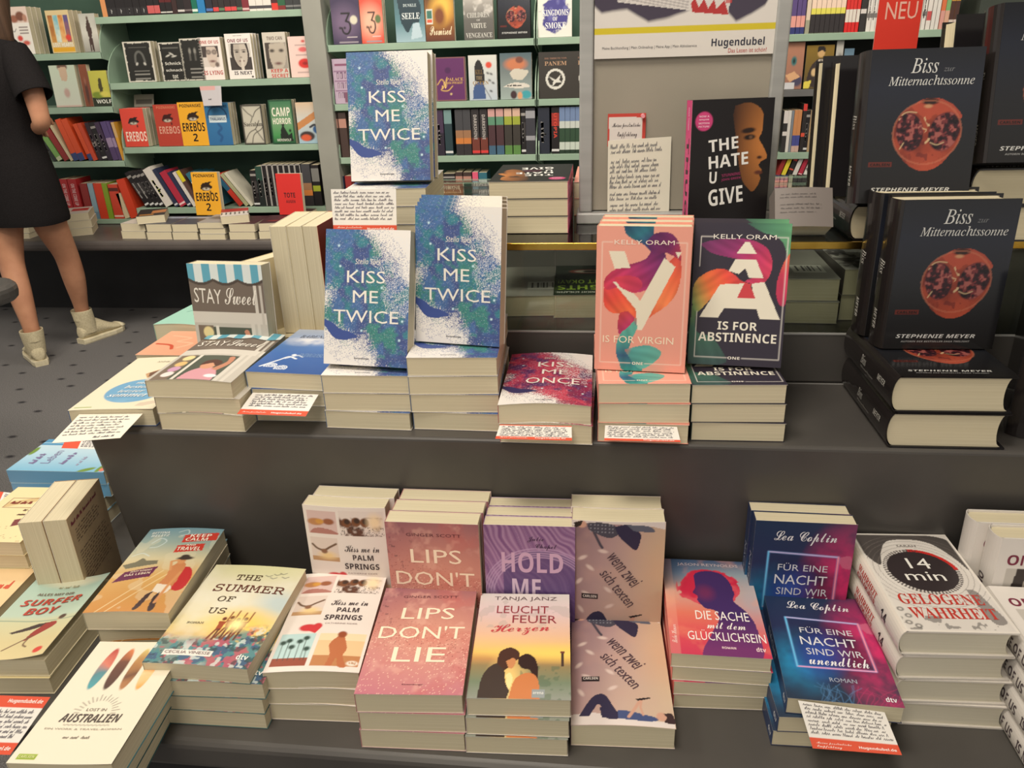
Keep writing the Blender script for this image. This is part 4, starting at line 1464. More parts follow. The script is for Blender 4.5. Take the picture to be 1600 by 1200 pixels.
def fig_two(c):
    for x in (.42, .66):
        c.ell(x, .30, .06, .07, (130, 128, 122), soft=.8); c.rect(x - .05, .34, x + .03, .52, (96, 94, 90), .7)
    for y in (.70, .80, .90):
        c.rect(.34, y, .9, y + .035, (150, 148, 142), .75)


bgd('hood', chalk(fig_hood), T=.03)
bgd('schnick', chalk(fig_scis), [('Schnick', 'b', .18, .50, .88, .58, CH), ('schnack', 'b', .18, .68, .90, .75, CH), ('tot', 'b', .42, .83, .66, .93, CH)], T=.03)
bgd('blackc', chalk(fig_two), T=.03)


def p_lying(c):
    c.fill((228, 218, 212))
    c.rect(.12, .20, .86, .70, (206, 196, 188)); c.rect(.12, .20, .86, .46, (70, 62, 60))
    c.poly(c.curve([(.34, .22), (.32, .45), (.42, .66), (.60, .70), (.74, .58), (.80, .36), (.72, .22)]), (196, 180, 168))
    c.ell(.42, .345, .11, .055, (60, 54, 52)); c.ell(.68, .345, .11, .055, (60, 54, 52)); c.ell(.42, .345, .08, .035, (150, 136, 126)); c.ell(.68, .345, .08, .035, (150, 136, 126))
    c.ell(.56, .56, .12, .025, (110, 76, 74)); c.ell(.74, .64, .09, .06, (110, 96, 90))


bgd('lying', p_lying, [('ONE OF US', 'b', .07, .075, .92, .15, (170, 66, 60)), ('IS LYING', 'b', .10, .78, .94, .88, (170, 66, 60))], spine=(206, 196, 190), T=.03)


def p_keep2(c):
    c.fill((196, 190, 178))
    c.rect(.06, .22, .98, .80, (150, 142, 132)); c.rect(.06, .22, .30, .80, (70, 62, 56))
    c.poly(c.curve([(.26, .26), (.22, .5), (.34, .76), (.6, .82), (.86, .7), (.96, .4), (.9, .22)]), (176, 166, 152))
    for x in (.36, .76):
        c.ell(x, .40, .10, .035, (66, 58, 54))
    c.ell(.58, .68, .14, .03, (110, 80, 76))


bgd('keep2', p_keep2, [('TWO CAN', 'b', .18, .09, .86, .17, (110, 96, 90)), ('KEEP A', 'b', .22, .80, .96, .88, (186, 60, 50)), ('SECRET', 'b', .22, .91, .96, .99, (186, 60, 50))], T=.03)


def p_hearts(c):
    c.fill((226, 196, 188))
    c.ell(.55, .32, .17, .06, (214, 100, 100)); c.ell(.58, .66, .26, .12, (206, 50, 46)); c.ell(.58, .66, .10, .04, (150, 30, 30)); c.ell(.58, .12, .07, .03, (206, 80, 76))
    for y in (.20, .44, .86):
        c.rect(.25, y, .9, y + .035, (176, 150, 146), .8)


bgd('hearts', p_hearts)


def ereb(bg, eye):
    def f(c):
        c.fill(bg)
        c.poly(c.curve([(.28, .38), (.38, .26), (.52, .24), (.74, .22), (.66, .28), (.76, .34), (.66, .40), (.56, .43), (.40, .43)]), eye)
        c.ell(.52, .385, .12, .028, (230, 220, 200)); c.ell(.52, .375, .05, .022, eye)
        c.ell(.66, .46, .03, .035, eye)
    return f


ET = (36, 26, 20)
bgd('ereb_red', ereb((206, 70, 56), (36, 26, 26)), [('EREBOS', 'b', .10, .60, .98, .86, (232, 206, 190))], spine=(190, 60, 48), T=.034, H=.21)
bgd('ereb_dark', ereb((170, 62, 48), (60, 26, 24)), [('EREBOS', 'b', .12, .52, .96, .70, (206, 150, 130)), ('POZNANSKI', 'b', .14, .04, .90, .10, (200, 120, 90))], H=.215)
bgd('ereb2', ereb((226, 164, 44), (46, 30, 20)), [('POZNANSKI', 'b', .08, .045, .88, .115, ET), ('EREBOS', 'b', .08, .47, .92, .67, ET), ('2', 'b', .42, .72, .60, .90, ET)], H=.215, spine=(206, 150, 40))


def p_thal(c):
    c.grad([(0, (56, 120, 166)), (1, (46, 100, 150))])
    c.mix((np.abs(np.hypot(c.U - .5, (c.V - .32) * c.a) - .38) < .03) * (c.V < .36) * .8, (30, 60, 100))
    c.rect(.14, .30, .86, .45, (206, 220, 224))
    c.line(c.curve([(.5, .5), (.6, .6), (.45, .7), (.58, .8), (.5, .9)]), .10, (36, 76, 126), .7)


bgd('thalamus', p_thal, [('POZNANSKI', 'b', .06, .05, .94, .11, (20, 40, 66)), ('THALAMUS', 'b', .18, .34, .82, .41, (40, 70, 110))], spine=(50, 100, 150), H=.215)


def p_saec(c):
    c.fill((176, 172, 158))
    c.mix(c.ellm(.5, .5, .5, .5, 0, .7) * .5, (200, 196, 180))
    c.frame(.02, .01, .98, .99, .10, (60, 58, 52))
    for pts in ([(0, 0), (.3, .2), (.5, .3), (.4, .45)], [(1, .05), (.7, .16), (.55, .3)], [(0, .95), (.3, .7), (.6, .6), (.8, .4)], [(.35, 1), (.5, .75), (.85, .62), (1, .5)], [(.6, .62), (.9, .9)]):
        c.line(c.curve(pts), .035, (56, 52, 46))


bgd('saeculum', p_saec, [('Saeculum', 's', .08, .43, .94, .54, (40, 34, 30))], H=.21)


def p_camp(c):
    c.grad([(0, (56, 110, 76)), (.5, (110, 150, 110)), (.8, (70, 140, 80)), (1, (30, 80, 50))])
    c.frame(0, 0, 1, 1, .12, (30, 70, 46))
    c.poly([(.34, .95), (.42, .66), (.52, .56), (.60, .66), (.72, .80), (.86, .74), (.90, .95)], (26, 34, 28))
    c.ell(.52, .56, .06, .04, (26, 34, 28)); c.ell(.80, .70, .05, .035, (26, 34, 28))


bgd('camp', p_camp, [('CAMP', 'b', .12, .17, .88, .37, (226, 222, 206)), ('HORROR', 'b', .12, .41, .88, .55, (226, 222, 206)), ('WEREWOLF', 'b', .2, .88, .8, .94, (200, 206, 190))], H=.21)


def p_diag(c):
    c.grad([(0, (206, 180, 150)), (.4, (196, 196, 190)), (1, (150, 180, 196))])
    c.poly([(0, .50), (1, .12), (1, .30), (0, .68)], (190, 130, 80))
    c.ell(.35, .82, .30, .12, (60, 50, 50)); c.ell(.30, .86, .20, .08, (206, 90, 56)); c.ell(.76, .66, .16, .10, (50, 90, 140))
    c.line(c.curve([(.5, .6), (.7, .55), (.85, .7)]), .08, (50, 50, 56))


bgd('diag', p_diag)


def p_birds(c):
    c.fill((226, 222, 214))
    c.rect(0, 0, 1, .33, (216, 196, 184)); c.ell(.35, .25, .2, .08, (150, 96, 76)); c.ell(.65, .2, .2, .1, (120, 76, 60)); c.ell(.85, .24, .1, .08, (176, 130, 110))
    c.ell(.45, .66, .12, .06, (206, 70, 62)); c.ell(.70, .76, .16, .05, (196, 90, 76)); c.line(c.curve([(.15, .48), (.25, .52), (.35, .46)]), .03, (110, 110, 110))
    for y in (.42, .48, .54):
        c.rect(.5, y, .9, y + .025, (150, 140, 136))


bgd('white_birds', p_birds, T=.036)


def p_lost(c):
    c.fill((206, 186, 140))
    for i, (a, b_) in enumerate((((150, 90, 50), (196, 140, 70)), ((120, 176, 186), (206, 214, 200)), ((190, 120, 60), (226, 180, 120)), ((90, 80, 130), (150, 96, 90)))):
        x0 = .06 + i * .225
        reg = (c.U > x0) & (c.U < x0 + .20) & (c.V > .12) & (c.V < .74)
        t = np.clip((c.V - .12) / .62 + (c.noise(6, 160 + i, 2) - .5), 0, 1)[..., None]
        c.mix(reg, S(a) * (1 - t) + S(b_) * t)
    c.rect(.04, .86, .98, .97, (214, 160, 40)); c.ell(.80, .64, .12, .07, (206, 66, 56))


bgd('lost', p_lost, [('LOST HEARTS', 'b', .08, .76, .95, .85, (228, 224, 214))], T=.036)


def p_greyfig(c):
    c.grad([(0, (176, 176, 168)), (.5, (196, 194, 184)), (1, (150, 148, 140))])
    c.poly(c.curve([(.45, .16), (.55, .16), (.62, .30), (.66, .48), (.60, .60), (.62, .95), (.52, .95), (.50, .64), (.46, .95), (.38, .95), (.40, .60), (.34, .40), (.38, .28)]), (70, 54, 50))
    c.ell(.50, .12, .06, .05, (80, 60, 52))


bgd('greyfig', p_greyfig, spine=(206, 130, 80), T=.034)


def p_pg(c):
    c.grad([(0, (186, 200, 180)), (1, (206, 210, 196))])
    c.ell(.52, .04, .20, .09, (110, 84, 70)); c.poly(c.curve([(.36, .06), (.66, .06), (.62, .36), (.40, .36)]), (196, 170, 146)); c.ell(.52, .66, .11, .11, (190, 160, 150), soft=.6)
    c.rect(0, .95, 1, 1, (206, 180, 170))


bgd('pale_girl', p_pg, spine=(170, 100, 60), T=.034)


def p_bf(c):
    c.fill((130, 74, 52)); c.ell(.5, .65, .2, .3, (86, 56, 48)); c.ell(.5, .40, .12, .09, (150, 100, 80))


bgd('brownfig', p_bf)


def p_wol(c):
    c.fill((190, 186, 80)); c.rect(0, .76, 1, 1, (44, 50, 38)); c.poly([(.5, .2), (.62, .22), (.66, .5), (.6, .66), (.46, .66), (.44, .4)], (70, 66, 40)); c.ell(.3, .68, .3, .09, (120, 140, 50)); c.ell(.7, .65, .25, .07, (206, 196, 90))


bgd('wol', p_wol, [('WOLF', 'b', .18, .81, .99, .92, (226, 226, 216))])


def three(bg, hl):
    def f(c):
        c.fill(bg); c.mix(c.ellm(.45, .56, .45, .30, 0, 1.2), hl)
        c.line([(.36, .36), (.64, .36), (.50, .52)], .06, (26, 22, 26)); c.line(c.curve([(.50, .52), (.62, .56), (.64, .68), (.54, .78), (.40, .76), (.34, .66)]), .06, (26, 22, 26))
        c.ell(.28, .66, .04, .025, (26, 22, 26)); c.ell(.44, .66, .04, .025, (26, 22, 26)); c.ell(.78, .50, .13, .09, (206, 200, 180) if bg[2] > 60 else (90, 110, 70))
        c.rect(.5, .84, .86, .87, (206, 196, 196)); c.rect(.2, .95, .9, .97, (150, 140, 150))
    return f


bgd('three_v', three((56, 46, 76), (110, 92, 120)), H=.21, spine=(40, 34, 56))
bgd('three_r', three((206, 76, 58), (232, 176, 150)), H=.21, spine=(180, 60, 46))


def p_seele(c):
    c.grad([(0, (66, 96, 104)), (.6, (90, 130, 140)), (1, (150, 176, 186))])
    c.poly(c.curve([(.1, .1), (.5, .02), (.82, .14), (.9, .36), (.84, .5), (.80, .6), (.6, .62), (.4, .8), (.2, .6)]), (34, 56, 66)); c.poly([(.6, .62), (.8, .6), (.9, .9), (.5, .95)], (176, 196, 206))


bgd('seele', p_seele, [('SEELE', 's', .24, .40, .84, .53, (216, 224, 224)), ('DUNKLE', 's', .3, .22, .75, .28, (190, 204, 206))], H=.21)


def p_prom(c):
    c.grad([(0, (60, 40, 26)), (.5, (150, 96, 40)), (1, (90, 44, 30))]); c.mix(c.ellm(.6, .34, .34, .30, 20, 1.1), (232, 180, 76)); c.ell(.5, .5, .2, .2, (120, 66, 36), soft=.8); c.rect(.04, .36, .26, .66, (206, 206, 196)); c.rect(.07, .39, .23, .54, (60, 110, 96)); c.rect(.07, .56, .23, .63, (206, 90, 60))


bgd('promised', p_prom, [('Promised', 'sc', .14, .70, .92, .88, (240, 224, 190))], H=.215)


def p_child(c):
    c.grad([(0, (196, 192, 186)), (.3, (150, 146, 140)), (.6, (96, 94, 90)), (1, (84, 82, 78))]); c.mix(np.clip((c.noise(5, 170, 3) - .5) * 4, 0, 1) * (c.V < .5) * .7, (214, 210, 204))


bgd('children', p_child, [('CHILDREN', 's', .12, .46, .88, .56, (190, 188, 182)), ('OF', 's', .44, .59, .56, .63, (190, 188, 182)), ('VIRTUE', 's', .24, .67, .76, .77, (200, 198, 190)), ('VENGEANCE', 's', .06, .86, .96, .96, (190, 188, 182))], H=.215)
design('bisss', .15, .2, .045, p_biss, [('STEPHENIE MEYER', 'bi', .10, .86, .90, .90, (196, 196, 194))], spine=(34, 30, 30), back=(30, 28, 30), hard=True, mat='gloss', res=.0034)


def p_king(c):
    c.fill((214, 214, 206)); m = c.ellm(.5, .52, .40, .40, 0, .5) + (c.noise(6, 180, 3) - .5) * 1.6
    c.mix(np.clip((m - .5) * 5, 0, 1), (64, 60, 130)); c.mix(np.clip((c.noise(5, 181, 2) - .6) * 6, 0, 1) * np.clip((m - .5) * 5, 0, 1) * .6, (110, 110, 170)); c.ell(.5, .08, .2, .08, (70, 70, 80), soft=.6)


bgd('kingdoms', p_king, [('KINGDOMS', 's', .14, .46, .90, .58, (232, 232, 230)), ('OF', 's', .44, .60, .58, .68, (232, 232, 230)), ('SMOKE', 's', .22, .71, .82, .83, (232, 232, 230))], H=.215)


def p_house(c):
    c.fill((176, 156, 176))
    for y in (.30, .52, .74):
        for x in (.14, .30, .46, .62, .78):
            c.rect(x, y, x + .09, y + .14, (110, 84, 110)); c.rect(x + .03, y + .02, x + .06, y + .13, (206, 190, 200))
        c.rect(.05, y - .04, .95, y - .015, (140, 110, 136))
    c.rect(.1, .10, .9, .16, (130, 80, 106)); c.rect(.40, .74, .62, .98, (120, 80, 100))


bgd('house', p_house)


def p_purple(c):
    c.fill((92, 40, 92)); c.line(c.curve([(.06, .62), (.20, .50), (.30, .62), (.18, .74), (.40, .76), (.56, .66)]), .03, (206, 166, 90)); c.ell(.5, .84, .03, .02, (226, 200, 130)); c.ell(.42, .30, .10, .07, (70, 30, 76)); c.frame(.02, .01, .98, .99, .02, (150, 110, 70))


bgd('purple', p_purple, [('PALACE', 's', .36, .47, .92, .54, (206, 166, 90)), ('DER EWIGKEIT', 's', .36, .56, .90, .61, (206, 166, 90)), ('A', 'sc', .20, .44, .40, .72, (226, 190, 110))], H=.205)


def p_queen(c):
    c.grad([(0, (206, 206, 198)), (1, (176, 186, 196))]); c.poly(c.curve([(.2, .56), (.22, .24), (.36, .10), (.50, .24), (.56, .50), (.52, .62), (.36, .60)]), (34, 32, 34)); c.poly(c.curve([(.12, .98), (.2, .66), (.5, .62), (.6, .98)]), (60, 84, 130)); c.ell(.72, .22, .11, .07, (206, 74, 56)); c.line([(.5, .66), (.78, .98)], .02, (50, 50, 60))
    for x, y in ((.8, .42), (.74, .56), (.86, .62), (.68, .40), (.78, .80)):
        c.ell(x, y, .05, .02, (50, 50, 54), rot=30)


bgd('queen', p_queen, [('KILL', 's', .24, .32, .50, .42, (120, 96, 60)), ('THE', 's', .26, .46, .48, .54, (150, 130, 100)), ('QUEEN', 's', .14, .57, .70, .67, (150, 120, 60))], H=.205)


def p_boat(c):
    c.grad([(0, (76, 96, 104)), (.4, (110, 120, 120)), (1, (150, 164, 160))]); c.ell(.5, .24, .34, .13, (190, 116, 80), soft=.6); c.ell(.62, .15, .12, .07, (120, 70, 56)); c.poly(c.curve([(.3, .42), (.46, .34), (.74, .36), (.9, .40), (.7, .58), (.4, .56)]), (196, 190, 176)); c.poly(c.curve([(.10, .72), (.4, .64), (.8, .66), (.92, .74), (.5, .76)]), (206, 200, 190)); c.ell(.42, .9, .10, .09, (60, 40, 44)); c.ell(.82, .9, .16, .09, (60, 150, 160)); c.ell(.62, .92, .08, .08, (206, 150, 110))


bgd('boat', p_boat, scribs=[([.71], .2, .8, .04, (60, 60, 60), 2, .012)], H=.205)


def p_panem(c):
    c.fill((50, 46, 42)); r = np.hypot(c.U - .5, (c.V - .58) * c.a); c.mix((r > .22) & (r < .29), (206, 204, 196)); c.poly([(.30, .52), (.5, .60), (.66, .48), (.62, .60), (.70, .66), (.52, .66), (.40, .74), (.44, .62)], (206, 204, 196))


bgd('panem', p_panem, [('PANEM', 's', .18, .20, .84, .29, (176, 140, 110)), ('DIE TRIBUTE VON', 's', .18, .12, .84, .155, (150, 110, 90))], H=.2)


def p_brface(c):
    c.grad([(0, (170, 120, 96)), (1, (150, 106, 90))]); c.ell(.45, .40, .16, .10, (60, 110, 110)); c.ell(.45, .40, .06, .05, (30, 40, 40)); c.ell(.7, .82, .3, .12, (70, 66, 90)); c.rect(0, .86, .6, 1, (196, 196, 200)); c.poly([(0, .7), (.5, .62), (.9, .74), (.3, .84)], (206, 160, 120))


bgd('brownface', p_brface)


def p_yman(c):
    c.grad([(0, (130, 104, 40)), (1, (90, 76, 44))]); c.poly(c.curve([(.05, .9), (.2, .5), (.44, .32), (.70, .32), (.92, .5), (.98, 1.0), (.5, 1.0)]), (56, 46, 44)); c.poly([(.46, .32), (.66, .32), (.60, .56), (.50, .56)], (196, 186, 170)); c.ell(.54, .18, .13, .10, (196, 160, 110)); c.poly(c.curve([(.40, .16), (.42, .05), (.56, .02), (.68, .08), (.68, .16), (.56, .12)]), (40, 34, 32)); c.ell(.34, .62, .10, .09, (206, 176, 130)); c.ell(.74, .62, .08, .11, (206, 180, 150)); c.poly([(0, .84), (.28, .80), (.20, 1), (0, 1)], (214, 196, 80)); c.ell(.56, .36, .04, .02, (30, 28, 30))


bgd('yellowman', p_yman)
bgd('greyb', lambda c: (c.fill((176, 174, 168)), c.ell(.7, .35, .2, .06, (70, 60, 56), rot=-20), c.rect(0, .88, 1, 1, (226, 226, 222))))
bgd('blueb', lambda c: (c.grad([(0, (84, 110, 130)), (.3, (110, 140, 160)), (.32, (190, 206, 216)), (1, (206, 220, 230))]),))


def p_dark(c):
    c.fill((48, 42, 40)); c.poly([(.5, .3), (1, .2), (1, .6), (.5, .7)], (186, 120, 70)); c.rect(.1, .75, .6, .9, (176, 120, 60))


bgd('darkrot', p_dark, T=.03)


def p_wred(c):
    c.fill((214, 206, 200)); c.rect(0, .0, 1, .45, (170, 50, 46)); c.mix((np.sin(c.U * 40) > .2) * (c.V > .5) * (c.V < .8) * .9, (50, 44, 44))


bgd('whitered', p_wred, T=.03)
bgd('wine', lambda c: (c.fill((74, 40, 46)), c.ell(.45, .7, .2, .05, (150, 50, 50), soft=.8)), T=.03)
bgd('bluegrey', lambda c: (c.fill((70, 74, 84)), c.rect(0, .1, 1, .3, (150, 160, 176))), T=.03)
bgd('silver', lambda c: (c.fill((150, 152, 156)), c.ell(.5, .4, .4, .2, (90, 96, 104), soft=.7)), T=.026)
bgd('redwhite', lambda c: (c.fill((206, 200, 190)), c.rect(.3, .2, .9, .6, (186, 60, 56))), T=.03)
bgd('toteb', lambda c: c.fill((206, 48, 44)), [('TOTE', 'b', .26, .46, .72, .58, (60, 26, 30)), ('AUGEN', 'b', .32, .64, .70, .71, (90, 30, 34))], T=.026, H=.2, spine=(190, 44, 40))

# ------------------------------------------------------------------ spines (bands from head to tail: end position 0..1, colour)
B_, N_, W_ = (34, 31, 33), (40, 44, 60), (216, 210, 202)
BANDS = {
    'wo': [(.45, W_), (1, (206, 140, 90))], 'b1': [(.80, B_), (.97, (44, 42, 44)), (1, B_)], 'b2': [(.78, B_), (.96, (190, 90, 90)), (1, B_)], 'b3': [(.72, (90, 34, 36)), (.93, B_), (.96, (200, 196, 190)), (1, B_)],
    'b4': [(1, (56, 38, 38))], 'b5': [(.90, B_), (.95, (196, 190, 186)), (1, B_)], 'b6': [(.90, (44, 36, 38)), (.94, (110, 100, 100)), (1, (44, 36, 38))], 'g1': [(.90, (20, 104, 84)), (.96, (206, 220, 210)), (1, (20, 104, 84))],
    'bl': [(1, (40, 120, 176))], 'd1': [(.90, (40, 40, 50)), (.96, (76, 110, 170)), (1, (40, 40, 50))], 'd2': [(.5, (80, 40, 44)), (.88, (44, 34, 36)), (.97, (206, 70, 70)), (1, (44, 34, 36))], 'd3': [(.90, (44, 40, 40)), (.96, (90, 120, 90)), (1, (44, 40, 40))],
    'mr': [(.92, (120, 40, 50)), (.97, (206, 170, 170)), (1, (120, 40, 50))], 'w1': [(.88, W_), (.95, (70, 66, 70)), (1, W_)], 'r1': [(.84, (70, 30, 34)), (1, (206, 54, 44))], 'gr': [(.7, (50, 60, 50)), (.9, (40, 90, 60)), (1, (120, 40, 40))],
    'c1': [(.90, (52, 54, 56)), (.94, (120, 120, 120)), (1, (52, 54, 56))],
    'bw': [(.10, B_), (.16, (150, 146, 142)), (.30, B_), (.62, (60, 57, 58)), (.90, B_), (.95, (206, 206, 206)), (1, B_)], 'wg': [(1, (212, 206, 198))], 'nv': [(.92, (46, 52, 76)), (.96, (196, 196, 200)), (1, (46, 52, 76))],
    'cr': [(.90, (170, 46, 66)), (.95, (226, 190, 190)), (1, (170, 46, 66))], 'yb': [(1, (206, 198, 190))], 'by': [(.3, (206, 190, 40)), (1, (86, 62, 56))], 'tl': [(.25, (50, 104, 120)), (.33, (210, 220, 220)), (.5, (50, 104, 120)), (.58, (210, 220, 220)), (1, (40, 84, 100))],
    'br': [(.5, (40, 90, 116)), (1, (196, 60, 46))], 'po': [(1, (166, 166, 130))], 'bp': [(1, (200, 196, 180))], 'bg': [(.35, (40, 70, 60)), (1, (34, 40, 40))], 'bs': [(1, B_)],
    'do': [(.45, (66, 66, 70)), (.62, (150, 110, 80)), (.75, (196, 120, 60)), (1, (50, 46, 48))], 'by2': [(.08, B_), (.40, (120, 120, 116)), (.42, B_), (.50, B_), (.64, (150, 160, 50)), (1, B_)],
    'dg': [(.6, (60, 72, 60)), (1, (44, 48, 46))], 'lg': [(.9, (122, 166, 90)), (1, (190, 200, 160))], 'dr': [(1, (146, 48, 46))], 'cm': [(1, (206, 190, 156))], 'ob': [(.82, (214, 82, 44)), (1, (54, 70, 120))], 'ro': [(1, (196, 74, 48))],
    'be': [(.5, (48, 36, 44)), (.62, (130, 120, 116)), (1, (44, 34, 42))], 'vb': [(.5, (66, 50, 74)), (1, (44, 36, 50))], 'vl': [(.42, (86, 70, 116)), (.66, (150, 130, 160)), (1, (80, 62, 100))], 'am': [(.4, (196, 160, 110)), (1, (206, 150, 56))],
    'ww': [(1, (206, 202, 196))], 'cw': [(1, (176, 44, 48))], 'pb': [(.8, (140, 170, 184)), (1, (110, 140, 160))], 'sc': [(1, (206, 66, 40))], 'li': [(1, (130, 156, 46))], 'sc2': [(.10, (200, 70, 50)), (.2, (90, 40, 34)), (.9, (200, 70, 50)), (.95, (226, 190, 180)), (1, (200, 70, 50))],
    'pt': [(.14, (64, 50, 46)), (.34, (176, 130, 116)), (1, (70, 54, 50))], 'tb': [(.3, (110, 140, 140)), (.9, (40, 60, 66)), (.95, (206, 206, 206)), (1, (40, 60, 66))], 'bk': [(.62, (48, 44, 46)), (.9, (110, 56, 46)), (.96, (206, 60, 60)), (1, (60, 40, 40))],
    'fg': [(.17, (196, 150, 146)), (.35, (90, 136, 110)), (.8, (74, 50, 54)), (1, (66, 96, 120))], 'fl': [(.17, (206, 170, 150)), (.35, (150, 160, 60)), (.8, (60, 56, 52)), (1, (90, 130, 70))], 'bf': [(.06, (50, 50, 56)), (.22, (150, 150, 156)), (.6, (60, 60, 68)), (.7, (150, 150, 156)), (1, (50, 50, 56))],
    'nb': [(1, (42, 46, 58))], 'rl': [(.12, B_), (.40, (150, 50, 44)), (.9, B_), (.95, (206, 206, 206)), (1, B_)], 'sf': [(.30, (110, 130, 166)), (.45, (190, 196, 190)), (.75, (50, 74, 56)), (.92, (190, 200, 190)), (1, (40, 56, 44))],
    'pp': [(.3, (214, 90, 120)), (1, (130, 170, 190))], 'cv': [(.6, (86, 70, 120)), (.85, (214, 150, 140)), (1, (50, 56, 110))], 'cc': [(.7, (206, 190, 170)), (1, (150, 150, 130))], 'cp': [(.25, (206, 110, 120)), (.45, (226, 200, 180)), (.58, (214, 206, 90)), (.98, (50, 46, 48)), (1, (70, 70, 60))],
    'cr2': [(.5, (206, 50, 46)), (.78, (214, 206, 196)), (1, (206, 40, 40))], 'cb': [(.3, (206, 200, 196)), (.5, (50, 48, 48)), (.6, (206, 200, 196)), (1, (50, 48, 48))], 'cw2': [(.6, (216, 212, 206)), (.7, (120, 116, 114)), (1, (216, 212, 206))],
    'wr': [(.25, (206, 70, 66)), (.6, (216, 210, 204)), (.8, (190, 80, 80)), (1, (216, 210, 204))], 'wd': [(.2, (60, 50, 56)), (.3, (206, 150, 140)), (1, (214, 210, 204))], 'op': [(.6, (206, 110, 70)), (1, (206, 150, 140))], 'gp': [(.6, (120, 166, 110)), (1, (206, 160, 136))], 'ab': [(.4, (196, 150, 60)), (.8, (76, 50, 44)), (1, (206, 190, 180))],
    'gb': [(1, (120, 126, 134))], 'to': [(.6, (190, 130, 84)), (.85, (70, 76, 140)), (1, (190, 160, 150))], 'br2': [(.14, (200, 60, 54)), (.6, (44, 40, 40)), (.68, (206, 80, 60)), (1, (44, 40, 40))], 'tn': [(1, (170, 144, 110))], 'bpf': [(.72, (44, 42, 46)), (1, (206, 176, 160))], 'gl': [(.6, (80, 76, 80)), (1, (186, 176, 180))], 'ow': [(.6, (140, 130, 90)), (1, (206, 200, 190))],
    'ye': [(1, (214, 196, 60))], 'ch': [(1, (60, 58, 58))],
}
SPTXT = {'cw': ('ON THE COME UP', (226, 190, 190)), 'rl': ('UTOPIA', (206, 70, 56)), 'bk': ('DARKSHINE', (176, 170, 166))}
TICK = {'b1', 'bw', 'wg', 'bg', 'bs', 'nb', 'cw2', 'dg', 'vb', 'be'}
_sp = {}


def spine_book(code, w, h, depth, mat, label, group):
    key = (code, round(w, 3), round(h, 2))
    if key in _sp:
        src = _sp[key]
        r = src.copy()
        COL.objects.link(r)
        r.matrix_world = mat
        for p in ('label', 'category', 'group'):
            if p in r:
                del r[p]
        tag(r, label, 'book', group)
        for ch in list(src.children):
            q = ch.copy()
            COL.objects.link(q)
            q.parent = r
        return r
    root = thing('paperback', label, 'book', mat, group)
    _sp[key] = root
    c = .0008
    V, F, C = [], [], []

    def box(x0, x1, y0, y1, z0, z1, col):
        b = MB().box(x0, x1, y0, y1, z0, z1)
        m = len(V)
        V.extend(b.v)
        C.extend([S(col)] * 8)
        F.extend(tuple(m + i for i in q) for q in b.f)
    t = 0.0
    bands = BANDS[code]
    for e, col in bands:
        box(0, c, h * (1 - e), h * (1 - t), 0, w, col)
        t = e
    main = max(zip([b - a for a, b in zip([0] + [q[0] for q in bands], [q[0] for q in bands])], [q[1] for q in bands]))[1]
    box(c, depth, 0, h, 0, c, main)
    box(c, depth, 0, h, w - c, w, main)
    g = (np.array(V), F, np.array(C))
    MB().box(c, depth - .002, .001, h - .001, c, w - c).build('page_block', M['pages'], root)
    if code in SPTXT:
        s, col = SPTXT[code]
        tx = text_uv([(s, 'b', .12, .28, .66, .72, col)])
    elif code in TICK:
        cols = {'wg': (150, 160, 60), 'cw2': (110, 106, 104), 'bs': (96, 92, 92)}.get(code, (150, 147, 144))
        tx = scribble_uv([.72], .30, .80, .42, cols, 5, .03) if code != 'b1' else scribble_uv([.55], .84, .93, .12, (206, 206, 206), 3, .03)
    else:
        tx = None
    if tx is not None:
        uv = tx[0]
        g = merge_uv(g, (np.stack([np.full(len(uv), -.0004), (1 - uv[:, 0]) * h, (1 - uv[:, 1]) * w], 1), tx[1], tx[2]))
    if code == 'bs':
        b = MB().box(-.0008, -.0002, .002, h - .002, 0, w * .12).box(-.0008, -.0002, .002, h - .002, w * .88, w).box(-.0008, -.0002, h - .006, h - .002, 0, w)
        g = merge_uv(g, (np.array(b.v), b.f, np.tile(S((176, 172, 168)), (len(b.v), 1))))
    mesh_obj('cover', g[0], g[1], M['print'], root, cols=g[2])
    return root


def spine_m(x, z, w, h, lean, y=3.965):
    """upright book, spine to the viewer; positive lean: head towards -x, resting on its lower corner"""
    a = R(lean)
    base = Matrix(((0, 0, 1), (1, 0, 0), (0, 1, 0))).to_4x4()
    m = Matrix.Rotation(-a, 4, 'Y')
    if a < 0:
        return Matrix.Translation((x + w, y, z)) @ m @ Matrix.Translation((-w, 0, 0)) @ base
    return Matrix.Translation((x, y, z)) @ m @ base

